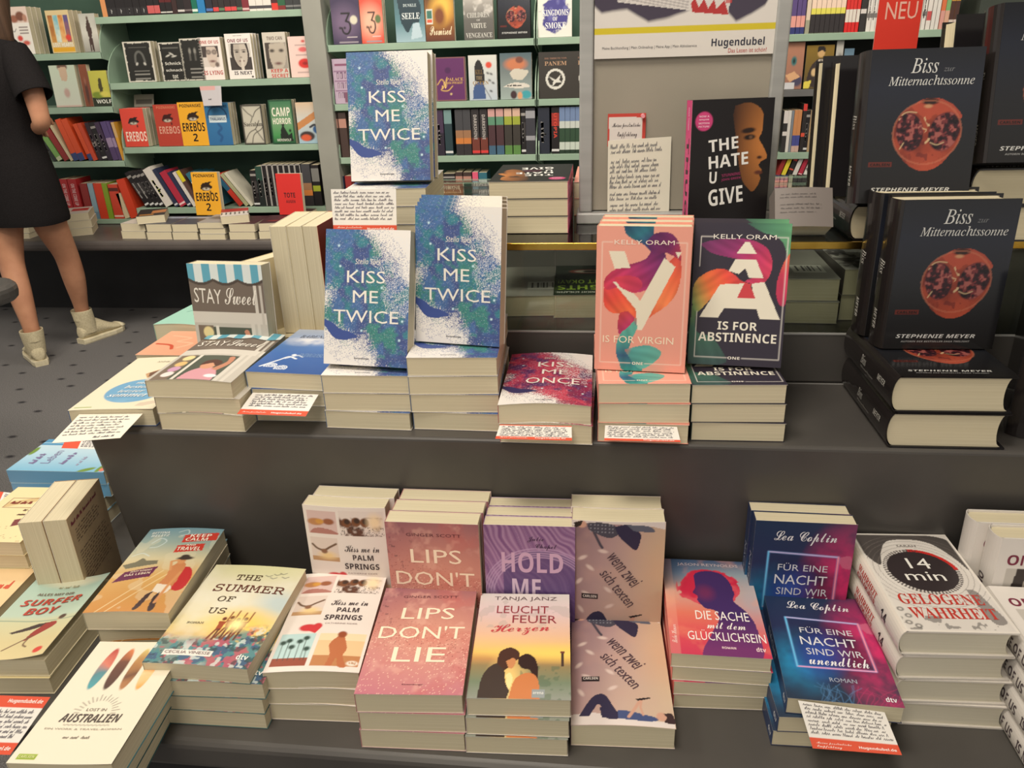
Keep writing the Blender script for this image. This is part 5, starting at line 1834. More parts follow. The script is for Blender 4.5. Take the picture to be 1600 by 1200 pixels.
SPINES={
'c1': [
 (-2.461,0.027,0.190,0,'white and orange spine','wo'),
 (-2.435,0.050,0.190,0,'plain black spine with a thin white mark','b1'),
 (-2.385,0.050,0.190,0,'plain black spine with a thin white mark','b1'),
 (-2.336,0.040,0.190,0,'plain black spine with a thin white mark','b1'),
 (-2.296,0.036,0.190,0,'plain black spine with a thin white mark','b1'),
 (-2.260,0.036,0.190,0,'plain black spine with a thin white mark','b1'),
 (-2.224,0.036,0.190,0,'black spine with a pink flame at its foot','b2'),
 (-2.188,0.029,0.190,0,'black spine with a pink flame at its foot','b2'),
 (-2.158,0.029,0.190,0,'black spine with a dark red top and white foot mark','b3'),
 (-2.129,0.033,0.190,0,'black spine with a dark red top and white foot mark','b3'),
 (-2.096,0.026,0.190,0,'thin brown black spine','b4'),
 (-2.070,0.036,0.190,0,'black spine with a pale round foot mark','b5'),
 (-2.035,0.039,0.190,0,'wide black spine with a grey ring at its foot','b6'),
 (-1.996,0.029,0.190,0,'green spine with a white foot mark','g1'),
 (-1.967,0.039,0.190,0,'bright blue spine','bl'),
 (-1.925,0.035,0.190,0,'black spine with a blue dot at its foot','d1'),
 (-1.889,0.029,0.190,0,'black spine with a red dot at its foot','d2'),
 (-1.860,0.029,0.190,0,'black spine with a green dot at its foot','d3'),
 (-1.831,0.032,0.190,0,'black spine with a red dot at its foot','d2'),
 (-1.799,0.029,0.190,0,'black spine with a red dot at its foot','d2'),
 (-1.770,0.029,0.190,0,'black spine with a green dot at its foot','d3'),
 (-1.742,0.035,0.190,0,'maroon spine with white lettering','mr'),
 (-1.707,0.035,0.190,0,'white spine with a black foot mark','w1'),
 (-1.672,0.035,0.190,0,'white spine with a black foot mark','w1'),
 (-1.637,0.041,0.190,0,'white spine with a black foot mark','w1'),
 (-1.595,0.032,0.190,0,'dark spine with a bright red foot','r1'),
 (-1.564,0.038,0.190,0,'dark spine with green and red foot','gr'),
 (-1.526,0.038,0.190,0,'charcoal spine with a small grey sign','c1'),
 (-1.488,0.041,0.190,0,'charcoal spine with a small grey sign','c1'),
],
'c4': [
 (-2.448,0.029,0.198,25,'leaning black spine with white lettering','bw'),
 (-2.419,0.029,0.205,25,'leaning black spine with white lettering','bw'),
 (-2.390,0.025,0.205,25,'leaning black spine with white lettering','bw'),
 (-2.364,0.025,0.212,25,'leaning black spine with white lettering','bw'),
 (-2.335,0.051,0.219,25,'leaning white spine with olive lettering','wg'),
 (-2.281,0.025,0.219,25,'leaning dark navy spine','nv'),
 (-2.252,0.043,0.197,25,'leaning crimson spine','cr'),
 (-2.209,0.025,0.197,25,'leaning navy spine','nv'),
 (-2.180,0.022,0.197,25,'leaning white edged yellow and brown spine','yb'),
 (-2.155,0.025,0.204,25,'leaning brown spine with yellow top','by'),
],
'c4b': [
 (-2.100,0.032,0.194,28,'leaning teal spine with white letters','tl'),
 (-2.065,0.032,0.194,28,'leaning teal spine with white letters','tl'),
 (-2.029,0.032,0.193,28,'leaning teal spine with white letters','tl'),
 (-1.923,0.032,0.192,35,'leaning blue spine with red foot','br'),
 (-1.887,0.025,0.200,35,'leaning pale olive spine','po'),
 (-1.859,0.021,0.208,35,'leaning black book with white page edge up','bp'),
 (-1.838,0.032,0.186,0,'upright black spine with white lettering','bw'),
 (-1.806,0.035,0.205,0,'upright black and green spine','bg'),
 (-1.771,0.030,0.214,0,'black spine with silver side borders','bs'),
 (-1.741,0.030,0.214,0,'black spine with silver side borders','bs'),
 (-1.711,0.030,0.214,0,'black spine with silver side borders','bs'),
 (-1.681,0.030,0.214,0,'black spine with silver side borders','bs'),
 (-1.651,0.030,0.214,0,'black spine with silver side borders','bs'),
 (-1.621,0.030,0.214,0,'black spine with silver side borders','bs'),
 (-1.591,0.030,0.213,0,'black spine with silver side borders','bs'),
 (-1.558,0.048,0.213,0,'grey and orange dusk spine','do'),
 (-1.506,0.041,0.207,0,'black spine with a yellow green emblem','by2'),
],
'l3': [
 (-2.916,0.025,0.205,25,'leaning dark green black spine','dg'),
 (-2.891,0.033,0.204,25,'leaning leaf green spine','lg'),
 (-2.854,0.036,0.203,24,'leaning dark red spine','dr'),
 (-2.818,0.018,0.206,22,'leaning cream spine','cm'),
 (-2.800,0.033,0.219,14,'leaning orange spine with a blue foot','ob'),
 (-2.767,0.036,0.219,14,'leaning orange spine with a blue foot','ob'),
 (-2.713,0.025,0.190,14,'leaning slim orange spine with a blue foot','ob'),
 (-2.688,0.025,0.193,14,'leaning red orange spine','ro'),
 (-2.659,0.025,0.193,10,'black spine with a grey emblem','be'),
 (-2.634,0.029,0.193,10,'black spine with small lettering','bw'),
 (-2.605,0.029,0.193,10,'violet black spine','vb'),
 (-2.577,0.032,0.195,8,'violet spine with a lilac band','vl'),
 (-2.544,0.018,0.195,8,'violet spine with a lilac band','vl'),
 (-2.526,0.018,0.191,6,'slim amber spine','am'),
],
'l4': [
 (-2.972,0.026,0.200,0,'navy spine','nv'),
 (-2.945,0.026,0.200,0,'white spine','ww'),
 (-2.915,0.045,0.213,0,'crimson spine with white capitals','cw'),
 (-2.867,0.049,0.213,0,'crimson spine with white capitals','cw'),
 (-2.803,0.041,0.189,0,'dark red spine','dr'),
 (-2.758,0.030,0.189,0,'pale blue spine','pb'),
 (-2.725,0.048,0.189,0,'scarlet spine','sc'),
 (-2.677,0.030,0.189,0,'lime green spine','li'),
 (-2.643,0.055,0.182,0,'scarlet spine with a small bird mark','sc2'),
 (-2.584,0.029,0.134,10,'cream page edge of a book set backwards','cm'),
 (-2.551,0.048,0.208,10,'leaning scarlet spine','sc'),
],
'm3': [
 (-1.374,0.040,0.219,0,'dark brown spine with a small portrait','pt'),
 (-1.331,0.040,0.219,0,'dark brown spine with a small portrait','pt'),
 (-0.837,0.039,0.216,0,'violet black spine','vb'),
 (-0.795,0.039,0.216,0,'teal black spine','tb'),
 (-0.740,0.039,0.216,0,'black spine with an orange glow','do'),
 (-0.701,0.039,0.216,0,'black spine with an orange glow','do'),
 (-0.659,0.039,0.221,0,'black spine with grey capitals and red foot','bk'),
 (-0.617,0.038,0.221,0,'black spine with grey capitals and red foot','bk'),
 (-0.576,0.035,0.224,0,'dark spine with a pale face and green disc','fg'),
 (-0.537,0.038,0.224,0,'dark spine with a pale face and green disc','fg'),
 (-0.496,0.038,0.223,0,'dark spine with a pale face and lime disc','fl'),
 (-0.455,0.038,0.223,0,'dark spine with a pale face and lime disc','fl'),
 (-0.413,0.022,0.214,0,'slim black spine','bw'),
 (-0.391,0.047,0.220,0,'black spine with a silver figure','bf'),
 (-0.331,0.057,0.225,0,'plain blue black spine','nb'),
 (-0.265,0.038,0.228,0,'black spine with red lettering','rl'),
 (-0.227,0.028,0.225,0,'sky blue and forest spine','sf'),
 (-0.199,0.025,0.225,0,'sky blue and forest spine','sf'),
 (-0.174,0.025,0.224,0,'sky blue and forest spine','sf'),
 (-0.149,0.025,0.224,0,'sky blue and forest spine','sf'),
],
'm4': [
 (-1.369,0.034,0.135,0,'navy spine','nv'),
 (-1.331,0.034,0.135,0,'brown red spine','dr'),
 (-0.816,0.060,0.139,0,'dark spine with grey letters','bw'),
 (-0.753,0.036,0.146,0,'dark spine with a pale face','pt'),
 (-0.714,0.043,0.145,0,'dark spine with a pale face','pt'),
 (-0.667,0.030,0.145,0,'pale blue spine with a pink top','pp'),
 (-0.635,0.043,0.142,0,'teal blue spine','tl'),
],
'r1': [
 (0.815,0.022,0.129,0,'violet comic spine with a pale picture','cv'),
 (0.838,0.019,0.129,0,'violet comic spine with a pale picture','cv'),
 (0.857,0.019,0.129,0,'violet comic spine with a pale picture','cv'),
 (0.879,0.019,0.129,0,'cream comic spine','cc'),
 (0.899,0.021,0.129,0,'pink and yellow comic spine with a black foot','cp'),
 (0.920,0.021,0.129,0,'pink and yellow comic spine with a black foot','cp'),
 (0.941,0.021,0.129,0,'pink and yellow comic spine with a black foot','cp'),
 (0.962,0.021,0.128,0,'pink and yellow comic spine with a black foot','cp'),
 (0.983,0.021,0.128,0,'pink and yellow comic spine with a black foot','cp'),
 (1.004,0.021,0.128,0,'pink and yellow comic spine with a black foot','cp'),
 (1.025,0.021,0.128,0,'pink and yellow comic spine with a black foot','cp'),
 (1.048,0.015,0.128,0,'red comic spine with a white panel','cr2'),
 (1.063,0.015,0.128,0,'red comic spine with a white panel','cr2'),
 (1.078,0.015,0.128,0,'red comic spine with a white panel','cr2'),
 (1.094,0.015,0.128,0,'red comic spine with a white panel','cr2'),
 (1.111,0.025,0.128,0,'black and white comic spine','cb'),
 (1.141,0.019,0.128,0,'white comic spine with grey lettering','cw2'),
 (1.160,0.019,0.128,0,'white comic spine with grey lettering','cw2'),
 (1.179,0.019,0.128,0,'white comic spine with grey lettering','cw2'),
 (1.198,0.019,0.128,0,'white comic spine with grey lettering','cw2'),
 (1.374,0.016,0.127,0,'white comic spine with grey lettering','cw2'),
 (1.393,0.019,0.127,0,'white and red comic spine','wr'),
 (1.414,0.016,0.127,0,'white comic spine with a dark head','wd'),
 (1.431,0.016,0.127,0,'white comic spine with a dark head','wd'),
 (1.449,0.019,0.127,0,'orange comic spine with a pink foot','op'),
 (1.468,0.019,0.127,0,'green and peach comic spine','gp'),
 (1.487,0.019,0.127,0,'amber and brown comic spine','ab'),
 (1.506,0.019,0.127,0,'amber and brown comic spine','ab'),
],
'r3': [
 (0.827,0.021,0.187,0,'black and white spine','cb'),
 (0.847,0.015,0.187,0,'white spine','ww'),
 (0.862,0.012,0.187,0,'grey blue spine','gb'),
 (0.874,0.018,0.189,0,'tan orange spine with a blue picture','to'),
 (0.891,0.018,0.189,0,'tan orange spine with a blue picture','to'),
 (0.912,0.018,0.220,0,'tall black spine with a red head','br2'),
 (0.929,0.018,0.186,0,'black spine with white lettering','bw'),
 (0.947,0.012,0.186,0,'tan spine','tn'),
 (0.959,0.018,0.183,0,'white spine with a red head','wr'),
 (0.976,0.012,0.183,0,'black spine with small lettering','bw'),
 (0.988,0.017,0.186,0,'white spine with grey lettering','cw2'),
 (1.005,0.017,0.186,0,'white spine with grey lettering','cw2'),
 (1.023,0.017,0.191,0,'black spine with a pale foot','bpf'),
 (1.040,0.017,0.191,0,'black spine with a pale foot','bpf'),
 (1.058,0.017,0.186,0,'grey and lilac spine','gl'),
 (1.075,0.017,0.205,0,'olive spine with a white foot','ow'),
],
'r4': [
 (0.816,0.021,0.066,-18,'leaning small dark red spine','dr'),
 (0.841,0.021,0.060,-18,'leaning small yellow spine','ye'),
 (0.867,0.021,0.063,-18,'leaning small black and red spine','br2'),
 (0.893,0.021,0.088,-18,'leaning small white spine','ww'),
 (0.918,0.021,0.059,-18,'leaning small crimson spine','cr'),
 (0.944,0.021,0.056,-18,'leaning small white and grey spine','cw2'),
 (0.969,0.021,0.066,-18,'leaning small white with red head spine','wr'),
 (0.995,0.021,0.078,-18,'leaning small charcoal spine','ch'),
 (1.020,0.021,0.059,-18,'leaning small white and grey spine','cw2'),
 (1.045,0.021,0.059,-18,'leaning small white and grey spine','cw2'),
 (1.071,0.021,0.059,-18,'leaning small white and grey spine','cw2'),
],
}
FRONTS={
'c2': [
 ('hood',-2.395,0.149,0.187,2,'black cover with torn white border and a hooded figure'),
 ('schnick',-2.209,0.121,0.178,2,'black cover with torn white border and chalk lettering'),
 ('blackc',-2.095,0.110,0.192,1,'black cover with torn white border and two pale figures'),
 ('lying',-2.001,0.116,0.194,2,'white cover with a young man in glasses'),
 ('next',-1.859,0.151,0.223,3,'white cover with a woman holding a finger to her lips'),
 ('keep2',-1.668,0.117,0.206,2,'white cover with a grey close up face and red lettering'),
 ('hearts',-1.541,0.097,0.184,1,'pale pink cover with two red flowers'),
],
'c3': [
 ('ereb_red',-2.491,0.127,0.188,3,'bright red cover with a black eye and white title'),
 ('ereb_dark',-2.302,0.132,0.203,1,'brick red cover with a black eye'),
 ('ereb2',-2.169,0.142,0.211,1,'yellow cover with a black eye and black title'),
 ('thalamus',-2.028,0.130,0.204,3,'blue cover with a white name plate'),
 ('saeculum',-1.836,0.112,0.191,2,'grey cover with bare black branches'),
 ('camp',-1.687,0.124,0.211,2,'green camp cover with white capitals'),
 ('diag',-1.546,0.097,0.196,1,'cover with an orange diagonal band over a blue car'),
],
'l1': [
 ('white_birds',-2.980,0.117,0.217,3,'white cover with a heart and brown photo strip'),
 ('lost',-2.767,0.123,0.194,3,'cover with four photo strips and a yellow foot'),
 ('greyfig',-2.549,0.094,0.174,1,'grey cover with a lone standing figure'),
],
'l2': [
 ('pale_girl',-2.819,0.140,0.199,3,'pale green cover with a faint portrait'),
 ('brownfig',-2.623,0.063,0.155,1,'brown cover with a small figure'),
 ('wol',-2.557,0.104,0.169,1,'yellow green cover with black base and white capitals'),
],
'm1': [
 ('three_v',-1.309,0.138,0.164,1,'violet cover with a curly black numeral three'),
 ('three_r',-1.168,0.109,0.169,2,'red cover with a curly black numeral three'),
 ('seele',-1.000,0.142,0.171,1,'teal cover with a dark profile of a head'),
 ('promised',-0.855,0.137,0.181,1,'orange brown cover with a glowing golden figure'),
 ('children',-0.672,0.139,0.180,1,'silver grey cover with serif capitals'),
 ('bisss',-0.509,0.150,0.179,1,'black cover with a red halved pomegranate'),
 ('kingdoms',-0.327,0.157,0.178,1,'white cover with a blue ink splash'),
],
'm2': [
 ('house',-1.376,0.123,0.205,1,'lilac cover with a drawn house front'),
 ('purple',-0.824,0.147,0.197,1,'purple cover with golden lettering'),
 ('queen',-0.661,0.136,0.201,1,'white cover with a hooded woman and black birds'),
 ('boat',-0.509,0.151,0.206,1,'grey blue cover with a swan boat'),
 ('panem',-0.328,0.158,0.205,1,'black cover with a white bird in a ring'),
 ('panem',-0.167,0.142,0.204,1,'black cover with a white bird in a ring'),
],
'r2': [
 ('brownface',0.812,0.080,0.153,1,'brown portrait cover with a teal eye'),
 ('yellowman',0.898,0.121,0.184,1,'yellow cover with a man in a dark suit'),
 ('greyb',1.027,0.034,0.164,1,'pale grey cover half hidden'),
 ('blueb',1.064,0.045,0.166,1,'blue and white cover half hidden'),
],
}

# ------------------------------------------------------------------ the room


def struct(o):
    return tag(o, kind='structure')


struct(MB().box(-5, 3.2, -3, 4.6, -.05, 0).build('floor', M['carpet']))
struct(MB().box(-5, 3.2, 4.3, 4.6, 0, 2.9).build('wall_back', M['wall']))
struct(MB().box(-5, 3.2, -3, 4.6, 2.9, 2.95).build('ceiling', M['ceiling']))
struct(MB().box(-1.44, -1.342, 3.93, 4.28, .5, 2.6).build('trim_1', M['pillar'], bevel=.004))
struct(MB().box(1.62, 3.2, 4.0, 4.3, 0, 2.9).build('wall_right', M['wall']))

# ------------------------------------------------------------------ stepped display table
ZL, ZU = .5156, .8056
table = thing('display_table', 'charcoal stepped display table with two laminate levels carrying the book stacks', 'table', Matrix.Translation((.2, 1.2, 0)))


def tpart(mb, name, mat, parent=None, bevel=0.0):
    mb.v = [(x - .2, y - 1.2, z) for x, y, z in mb.v]
    return mb.build(name, mat, parent or table, bevel)


DECK = [(-.763, .957), (1.5, .957), (1.5, 1.9), (-.63, 1.9), (-.90, 1.52)]
ub = MB().prism(DECK, .505, .805)
ub.v[:2] = [(-.763, 1.003, .505), (1.5, 1.003, .505)]
tpart(ub, 'upper_level', M['table'], bevel=.006)
TREAD = [(-.80, .668), (1.5, .668), (1.5, 1.42), (-1.10, 1.30), (-1.10, .95)]
tpart(MB().prism(TREAD, .470, .515), 'lower_level', M['table'], bevel=.010)
tpart(MB().prism([(-.70, .74), (1.45, .74), (1.45, 1.55), (-1.0, 1.25), (-1.0, 1.0)], 0, .470), 'base', M['plinth'])
tpart(MB().box(-.40, 1.5, 1.1745, 1.1765, .804, .8056), 'seam_strip', M['alu'])

# ------------------------------------------------------------------ glass showcase on the upper level
ZT = 1.03
case = thing('glass_showcase', 'low glass showcase with brass edged glass top standing on the upper table level', 'showcase', Matrix.Translation((.5, 1.45, ZU)))


def cpart(mb, name, mat, bevel=0.0):
    mb.v = [(x - .5, y - 1.45, z - ZU) for x, y, z in mb.v]
    return mb.build(name, mat, case, bevel)


cpart(MB().box(-.43, 1.5, 1.180, 1.85, ZU, .887), 'plinth', M['table'], .003)
cpart(MB().box(-.43, -.0765, 1.182, 1.188, .887, ZT - .008), 'glass_pane', M['glass'])
cpart(MB().box(-.0745, 1.5, 1.182, 1.188, .887, ZT - .008), 'glass_pane', M['glass'])
cpart(MB().box(-.43, 1.5, 1.184, 1.84, ZT - .008, ZT), 'glass_top', M['glass'])
cpart(MB().box(-.43, 1.5, 1.178, 1.184, ZT - .010, ZT + .001), 'brass_edge', M['brass'], .001)
cpart(MB().box(-.43, 1.5, 1.78, 1.79, .887, ZT - .008), 'back_panel', M['plinth'])
cpart(MB().box(-.436, -.43, 1.184, 1.84, .887, ZT), 'side_panel', M['plinth'])
cpart(MB().box(-.43, 1.5, 1.179, 1.182, .886, .8885), 'base_strip', M['alu'])

# ------------------------------------------------------------------ grey display panel on the showcase, its poster and notes
PY = 1.335
pan = thing('display_stand', 'tall grey panel in an aluminium frame standing on the glass showcase', 'panel', Matrix.Translation((.115, PY, ZT)))


def ppart(mb, name, mat, bevel=0.0):
    mb.v = [(x - .115, y - PY, z - ZT) for x, y, z in mb.v]
    return mb.build(name, mat, pan, bevel)


ppart(MB().box(-.022, .252, PY + .006, PY + .03, ZT + .02, 2.2), 'panel_board', M['panel'])
ppart(MB().box(-.044, -.022, PY - .004, PY + .036, ZT + .018, 2.2), 'frame_post', M['alu'], .003)
ppart(MB().box(.252, .274, PY - .004, PY + .036, ZT + .018, 2.2), 'frame_post', M['alu'], .003)
ppart(MB().box(-.048, .278, PY - .014, PY + .046, ZT, ZT + .018), 'foot', M['alu'], .003)


def sheet(name, label, cat, corners, paint, lines=(), scribs=(), res=.0012, sag=0.0, parent_mat=None, group=None, th=.0005, mat='card', two=True):
    """a thin printed sheet; corners TL TR BR BL in the room"""
    TL, TR, BR, BL = (np.array(p, float) for p in corners)
    W = (np.linalg.norm(TR - TL) + np.linalg.norm(BR - BL)) / 2
    H = (np.linalg.norm(BL - TL) + np.linalg.norm(BR - TR)) / 2
    nrm = np.cross(TR - TL, TL - BL)
    nrm = nrm / np.linalg.norm(nrm)
    cv = Cv(W, H, res)
    paint(cv)
    o0 = (TL + TR + BR + BL) / 4

    def pos(u, v, off):
        u, v = np.asarray(u)[..., None], np.asarray(v)[..., None]
        p = (TL * (1 - u) + TR * u) * (1 - v) + (BL * (1 - u) + BR * u) * v
        return p + nrm * (off + sag * (1 - np.cos(np.pi * v)) * .5) - o0
    k = cv.nx + 1
    top = pos(cv.U, cv.V, th).reshape(-1, 3)
    F = [(j * k + i, j * k + i + 1, j * k + i + 1 + k, j * k + i + k) for j in range(cv.ny) for i in range(cv.nx)]
    n = len(top)
    vs = np.linspace(1, 0, cv.ny + 1)
    lo0, lo1 = pos(np.zeros_like(vs), vs, 0), pos(np.ones_like(vs), vs, 0)
    m = cv.ny + 1
    for j in range(cv.ny):
        F.append((n + j + 1, n + m + j + 1, n + m + j, n + j))
        F.append((n + j + 1, n + j, j * k, (j + 1) * k))
        F.append((n + m + j, n + m + j + 1, (j + 1) * k + k - 1, j * k + k - 1))
    F.append((n, n + m, k - 1, 0))
    F.append((n + m + cv.ny, n + cv.ny, cv.ny * k, cv.ny * k + k - 1))
    V = np.concatenate([top, lo0, lo1])
    C = np.concatenate([np.clip(cv.c, 0, 1).reshape(-1, 3), np.tile(S((214, 208, 200)), (2 * m, 1))])
    g = (V, F, C)
    t = merge_uv(text_uv(lines), *[scribble_uv(*q) for q in scribs])
    if t is not None:
        p = pos(t[0][:, 0], t[0][:, 1], th + .0003)
        fs = []
        for f in t[1]:
            a, b, c = p[f[0]], p[f[1]], p[f[2]]
            fs.append(f if np.dot(np.cross(b - a, c - a), nrm) >= 0 else tuple(reversed(f)))
        g = merge_uv(g, (p, fs, t[2]))
    root = mesh_obj(name, g[0], g[1], M[mat], None, cols=g[2])
    root.location = tuple(o0)
    return tag(root, label, cat, group)


def p_poster(c):
    c.fill((216, 210, 204))
    w = c.noise(5, 200, 3)
    edge = np.interp(c.U, [0, .04, .10, .18, .24, .30, .42, .50, .60, .70, .74, .78, .86, .93, .97, 1.0], [.66, .70, .69, .685, .73, .775, .745, .72, .665, .655, .74, .79, .745, .69, .60, .575])
    blot = np.clip((edge - c.V + (w - .5) * .035) * 40, 0, 1)
    c.mix(blot, (66, 58, 74))
    c.mix(c.polym([(.92, .50), (1, .50), (1, .585), (.95, .60)]), (66, 58, 74))
    c.rect(0, .795, 1, .84, (206, 186, 40))
    c.poly([(.13, .40), (.76, .40), (.735, .735), (.125, .625)], (210, 204, 200))
    c.mix(c.polym([(.135, .555), (.52, .625), (.52, .69), (.125, .615)]) * (np.sin(c.V * 700 + c.U * 90) > 0) * .55, (130, 124, 126))
    c.poly([(.17, .40), (.55, .40), (.54, .605), (.17, .545)], (66, 56, 58))
    c.ell(.42, .53, .09, .06, (150, 126, 110), soft=.5)
    c.ell(.28, .50, .06, .05, (110, 90, 80), soft=.5)
    c.poly([(.56, .40), (.72, .40), (.70, .63), (.56, .61)], (90, 76, 74))
    hx = c.polym([(.53, .655), (.55, .615), (.575, .68), (.60, .625), (.625, .69), (.655, .63), (.67, .695), (.71, .64), (.74, .735), (.54, .71)])
    c.mix(hx, (176, 50, 50))
    c.poly([(.73, .46), (.77, .45), (.75, .66), (.715, .66)], (190, 60, 60), .8)


sheet('poster', 'white shop poster with ink blot photo and yellow line high on the grey panel', 'poster', ((-.021, PY, 1.50), (.253, PY, 1.50), (.253, PY, 1.2875), (-.021, PY, 1.2875)), p_poster,
      [('Hugendubel', 'b', .655, .885, .945, .955, (44, 44, 60)), ('Das Lesen ist schön!', 'g', .75, .955, .96, .985, (176, 60, 56)),
       ('Meine Buchhandlung | Mein Onlineshop | Meine App | Mein Abholservice', 'g', .045, .92, .575, .945, (90, 88, 90))], mat='gloss', res=.0013)


def p_redcard(c):
    c.fill((196, 70, 60)); c.poly([(.03, .10), (.92, .12), (.90, .86), (.05, .88)], (220, 212, 206))


sheet('note_card', 'small red card with white label pinned above the letter on the grey panel', 'card', ((.002, PY + .003, 1.205), (.063, PY + .003, 1.205), (.063, PY + .003, 1.154), (.002, PY + .003, 1.154)), p_redcard,
      [('Meine persönliche', 'sc', .12, .28, .86, .46, (70, 60, 66)), ('Empfehlung', 'sc', .26, .55, .78, .76, (70, 60, 66))])
pin = thing('push_pin', 'pink push pin in the corner of the small red card', 'pin', Matrix.Translation((.058, PY + .0005, 1.201)))
MB().rings([[(r * math.cos(a), y, r * math.sin(a)) for a in np.linspace(0, 2 * math.pi, 12, endpoint=False)] for r, y in ((.0035, .002), (.003, -.002), (.0018, -.004), (.0018, -.008), (.003, -.009), (.003, -.010))]).build('head', M['pin'], pin, smooth=False)
sheet('handwritten_letter', 'cream handwritten letter with rounded corners taped to the grey panel', 'note', ((.003, PY + .0025, 1.163), (.105, PY + .0025, 1.168), (.107, PY + .0015, 1.035), (.004, PY + .0015, 1.032)), lambda c: c.fill((226, 220, 204)),
      [], [([.10, .16], .03, .92, .055, (116, 114, 118), 1, .006), ([.28, .34, .40], .03, .90, .055, (116, 114, 118), 2, .006), ([.47, .53, .59], .03, .92, .055, (116, 114, 118), 3, .006), ([.68, .74], .03, .86, .05, (116, 114, 118), 4, .006), ([.82, .88], .03, .92, .05, (116, 114, 118), 5, .006), ([.955], .60, .96, .05, (116, 114, 118), 6, .006)])
sheet('new_arrivals_sign', 'red sign reading NEU rising behind the dark pomegranate books', 'sign', ((.392, 1.318, 1.45), (.452, 1.318, 1.45), (.4535, 1.312, 1.265), (.3915, 1.312, 1.265)), lambda c: c.fill((208, 54, 40)),
      [('NEU', 'g', .18, .53, .90, .655, (226, 176, 160))], res=.004, th=.0015)


def p_rec(strip, top=False, both=False):
    def f(c):
        c.fill((226, 222, 216))
        if top or both:
            c.rect(0, 0, 1, strip, (214, 84, 58))
        if not top:
            c.rect(0, 1 - strip, 1, 1, (214, 84, 58))
    return f


INK = (104, 100, 108)
rows8 = [.10 + .085 * i for i in range(8)]
LOGO = [('Meine persönliche', 'sc', .06, .845, .46, .905, (240, 220, 210)), ('Empfehlung', 'sc', .06, .915, .34, .985, (240, 220, 210)), ('Hugendubel.de', 'b', .54, .87, .96, .95, (244, 232, 226))]
sheet('recommendation_card', 'handwritten card with orange foot standing above the lower of two leaning splattered books', 'card', ((-.396, 1.112, 1.127), (-.298, 1.108, 1.127), (-.299, 1.095, 1.066), (-.395, 1.099, 1.066)), p_rec(.19),
      [(a, b, c0, v0, d, v1, e) for a, b, c0, v0, d, v1, e in LOGO], [(rows8, .03, .97, .06, INK, 3, .006, .12)], group=None)
sheet('recommendation_card', 'handwritten cream card sticking out under the blue circle cover at the table corner', 'card', ((-.773, .966, .8255), (-.675, .971, .8265), (-.672, .906, .818), (-.776, .902, .809)), lambda c: c.fill((228, 222, 206)), [], [([.14 + .105 * i for i in range(7)], .04, .96, .07, INK, 5, .006, .2), ([.92], .55, .92, .07, INK, 6, .008)], sag=.002)
sheet('recommendation_card', 'orange edged handwritten card slipped under the blue wave cover', 'card', ((-.51, .995, .853), (-.409, .993, .853), (-.413, .945, .8425), (-.515, .947, .843)), p_rec(.22), [('Hugendubel.de', 'b', .48, .86, .92, .95, (244, 232, 226)), ('Meine persönliche', 'sc', .05, .86, .40, .94, (240, 220, 210))], [([.13 + .10 * i for i in range(6)], .06, .95, .08, INK, 7, .006, .1)], sag=-.002)
sheet('recommendation_card', 'orange edged handwritten card between the two crimson splattered books', 'card', ((-.138, .946, .8345), (-.04, .946, .8345), (-.0385, .918, .827), (-.141, .918, .827)), lambda c: (c.fill((226, 222, 216)), c.rect(0, 0, 1, .06, (214, 84, 58)), c.rect(0, .80, 1, 1, (214, 84, 58))),
      [('Hugendubel.de', 'b', .52, .85, .92, .95, (244, 232, 226)), ('Meine persönliche', 'sc', .05, .85, .42, .95, (240, 220, 210))], [([.20 + .115 * i for i in range(6)], .03, .97, .10, INK, 8, .006, .06)])
sheet('recommendation_card', 'orange edged handwritten card tucked between the salmon pink books', 'card', ((.005, .957, .8315), (.101, .957, .8315), (.104, .928, .8235), (.004, .928, .8235)), p_rec(.14),
      [('Hugendubel.de', 'b', .52, .885, .92, .97, (244, 232, 226))], [([.14 + .125 * i for i in range(6)], .03, .97, .10, INK, 9, .006, .06)])
sheet('recommendation_card', 'handwritten card with orange foot hanging from the neon framed night book', 'card', ((.236, .728, .5885), (.335, .728, .5785), (.345, .688, .556), (.248, .690, .555)), p_rec(.22),
      LOGO, [([.09 + .085 * i for i in range(8)], .03, .97, .07, (84, 80, 86), 10, .005, .06)])
sheet('recommendation_card', 'orange edged handwritten card lying under the surfer boy stack at the table corner', 'card', ((-.80, .685, .555), (-.701, .689, .555), (-.722, .628, .520), (-.825, .622, .520)), p_rec(.20, both=True),
      [('Hugendubel.de', 'b', .48, .05, .95, .14, (244, 232, 226)), ('Hugendubel.de', 'b', .48, .86, .95, .95, (244, 232, 226))], [([.30 + .085 * i for i in range(6)], .03, .97, .07, INK, 11, .006, .1)])
sheet('recommendation_card', 'orange edged card lying on the light blue cover with drawn legs', 'card', ((-1.15, 1.150, .5695), (-1.062, 1.140, .5695), (-1.040, 1.096, .5695), (-1.128, 1.106, .5695)), lambda c: (c.fill((226, 222, 216)), c.rect(0, 0, .40, 1, (214, 84, 58))), [], [([.2 + .13 * i for i in range(6)], .45, .97, .09, INK, 12, .008)])
sheet('recommendation_card', 'orange and white card beyond the blue flowered cover beside the table side', 'card', ((-1.06, 1.275, .6215), (-.985, 1.275, .6215), (-.965, 1.228, .6215), (-1.04, 1.228, .6215)), lambda c: (c.fill((226, 222, 216)), c.rect(0, 0, .45, 1, (214, 84, 58))), [], [([.2 + .13 * i for i in range(6)], .5, .97, .09, INK, 13, .01)])

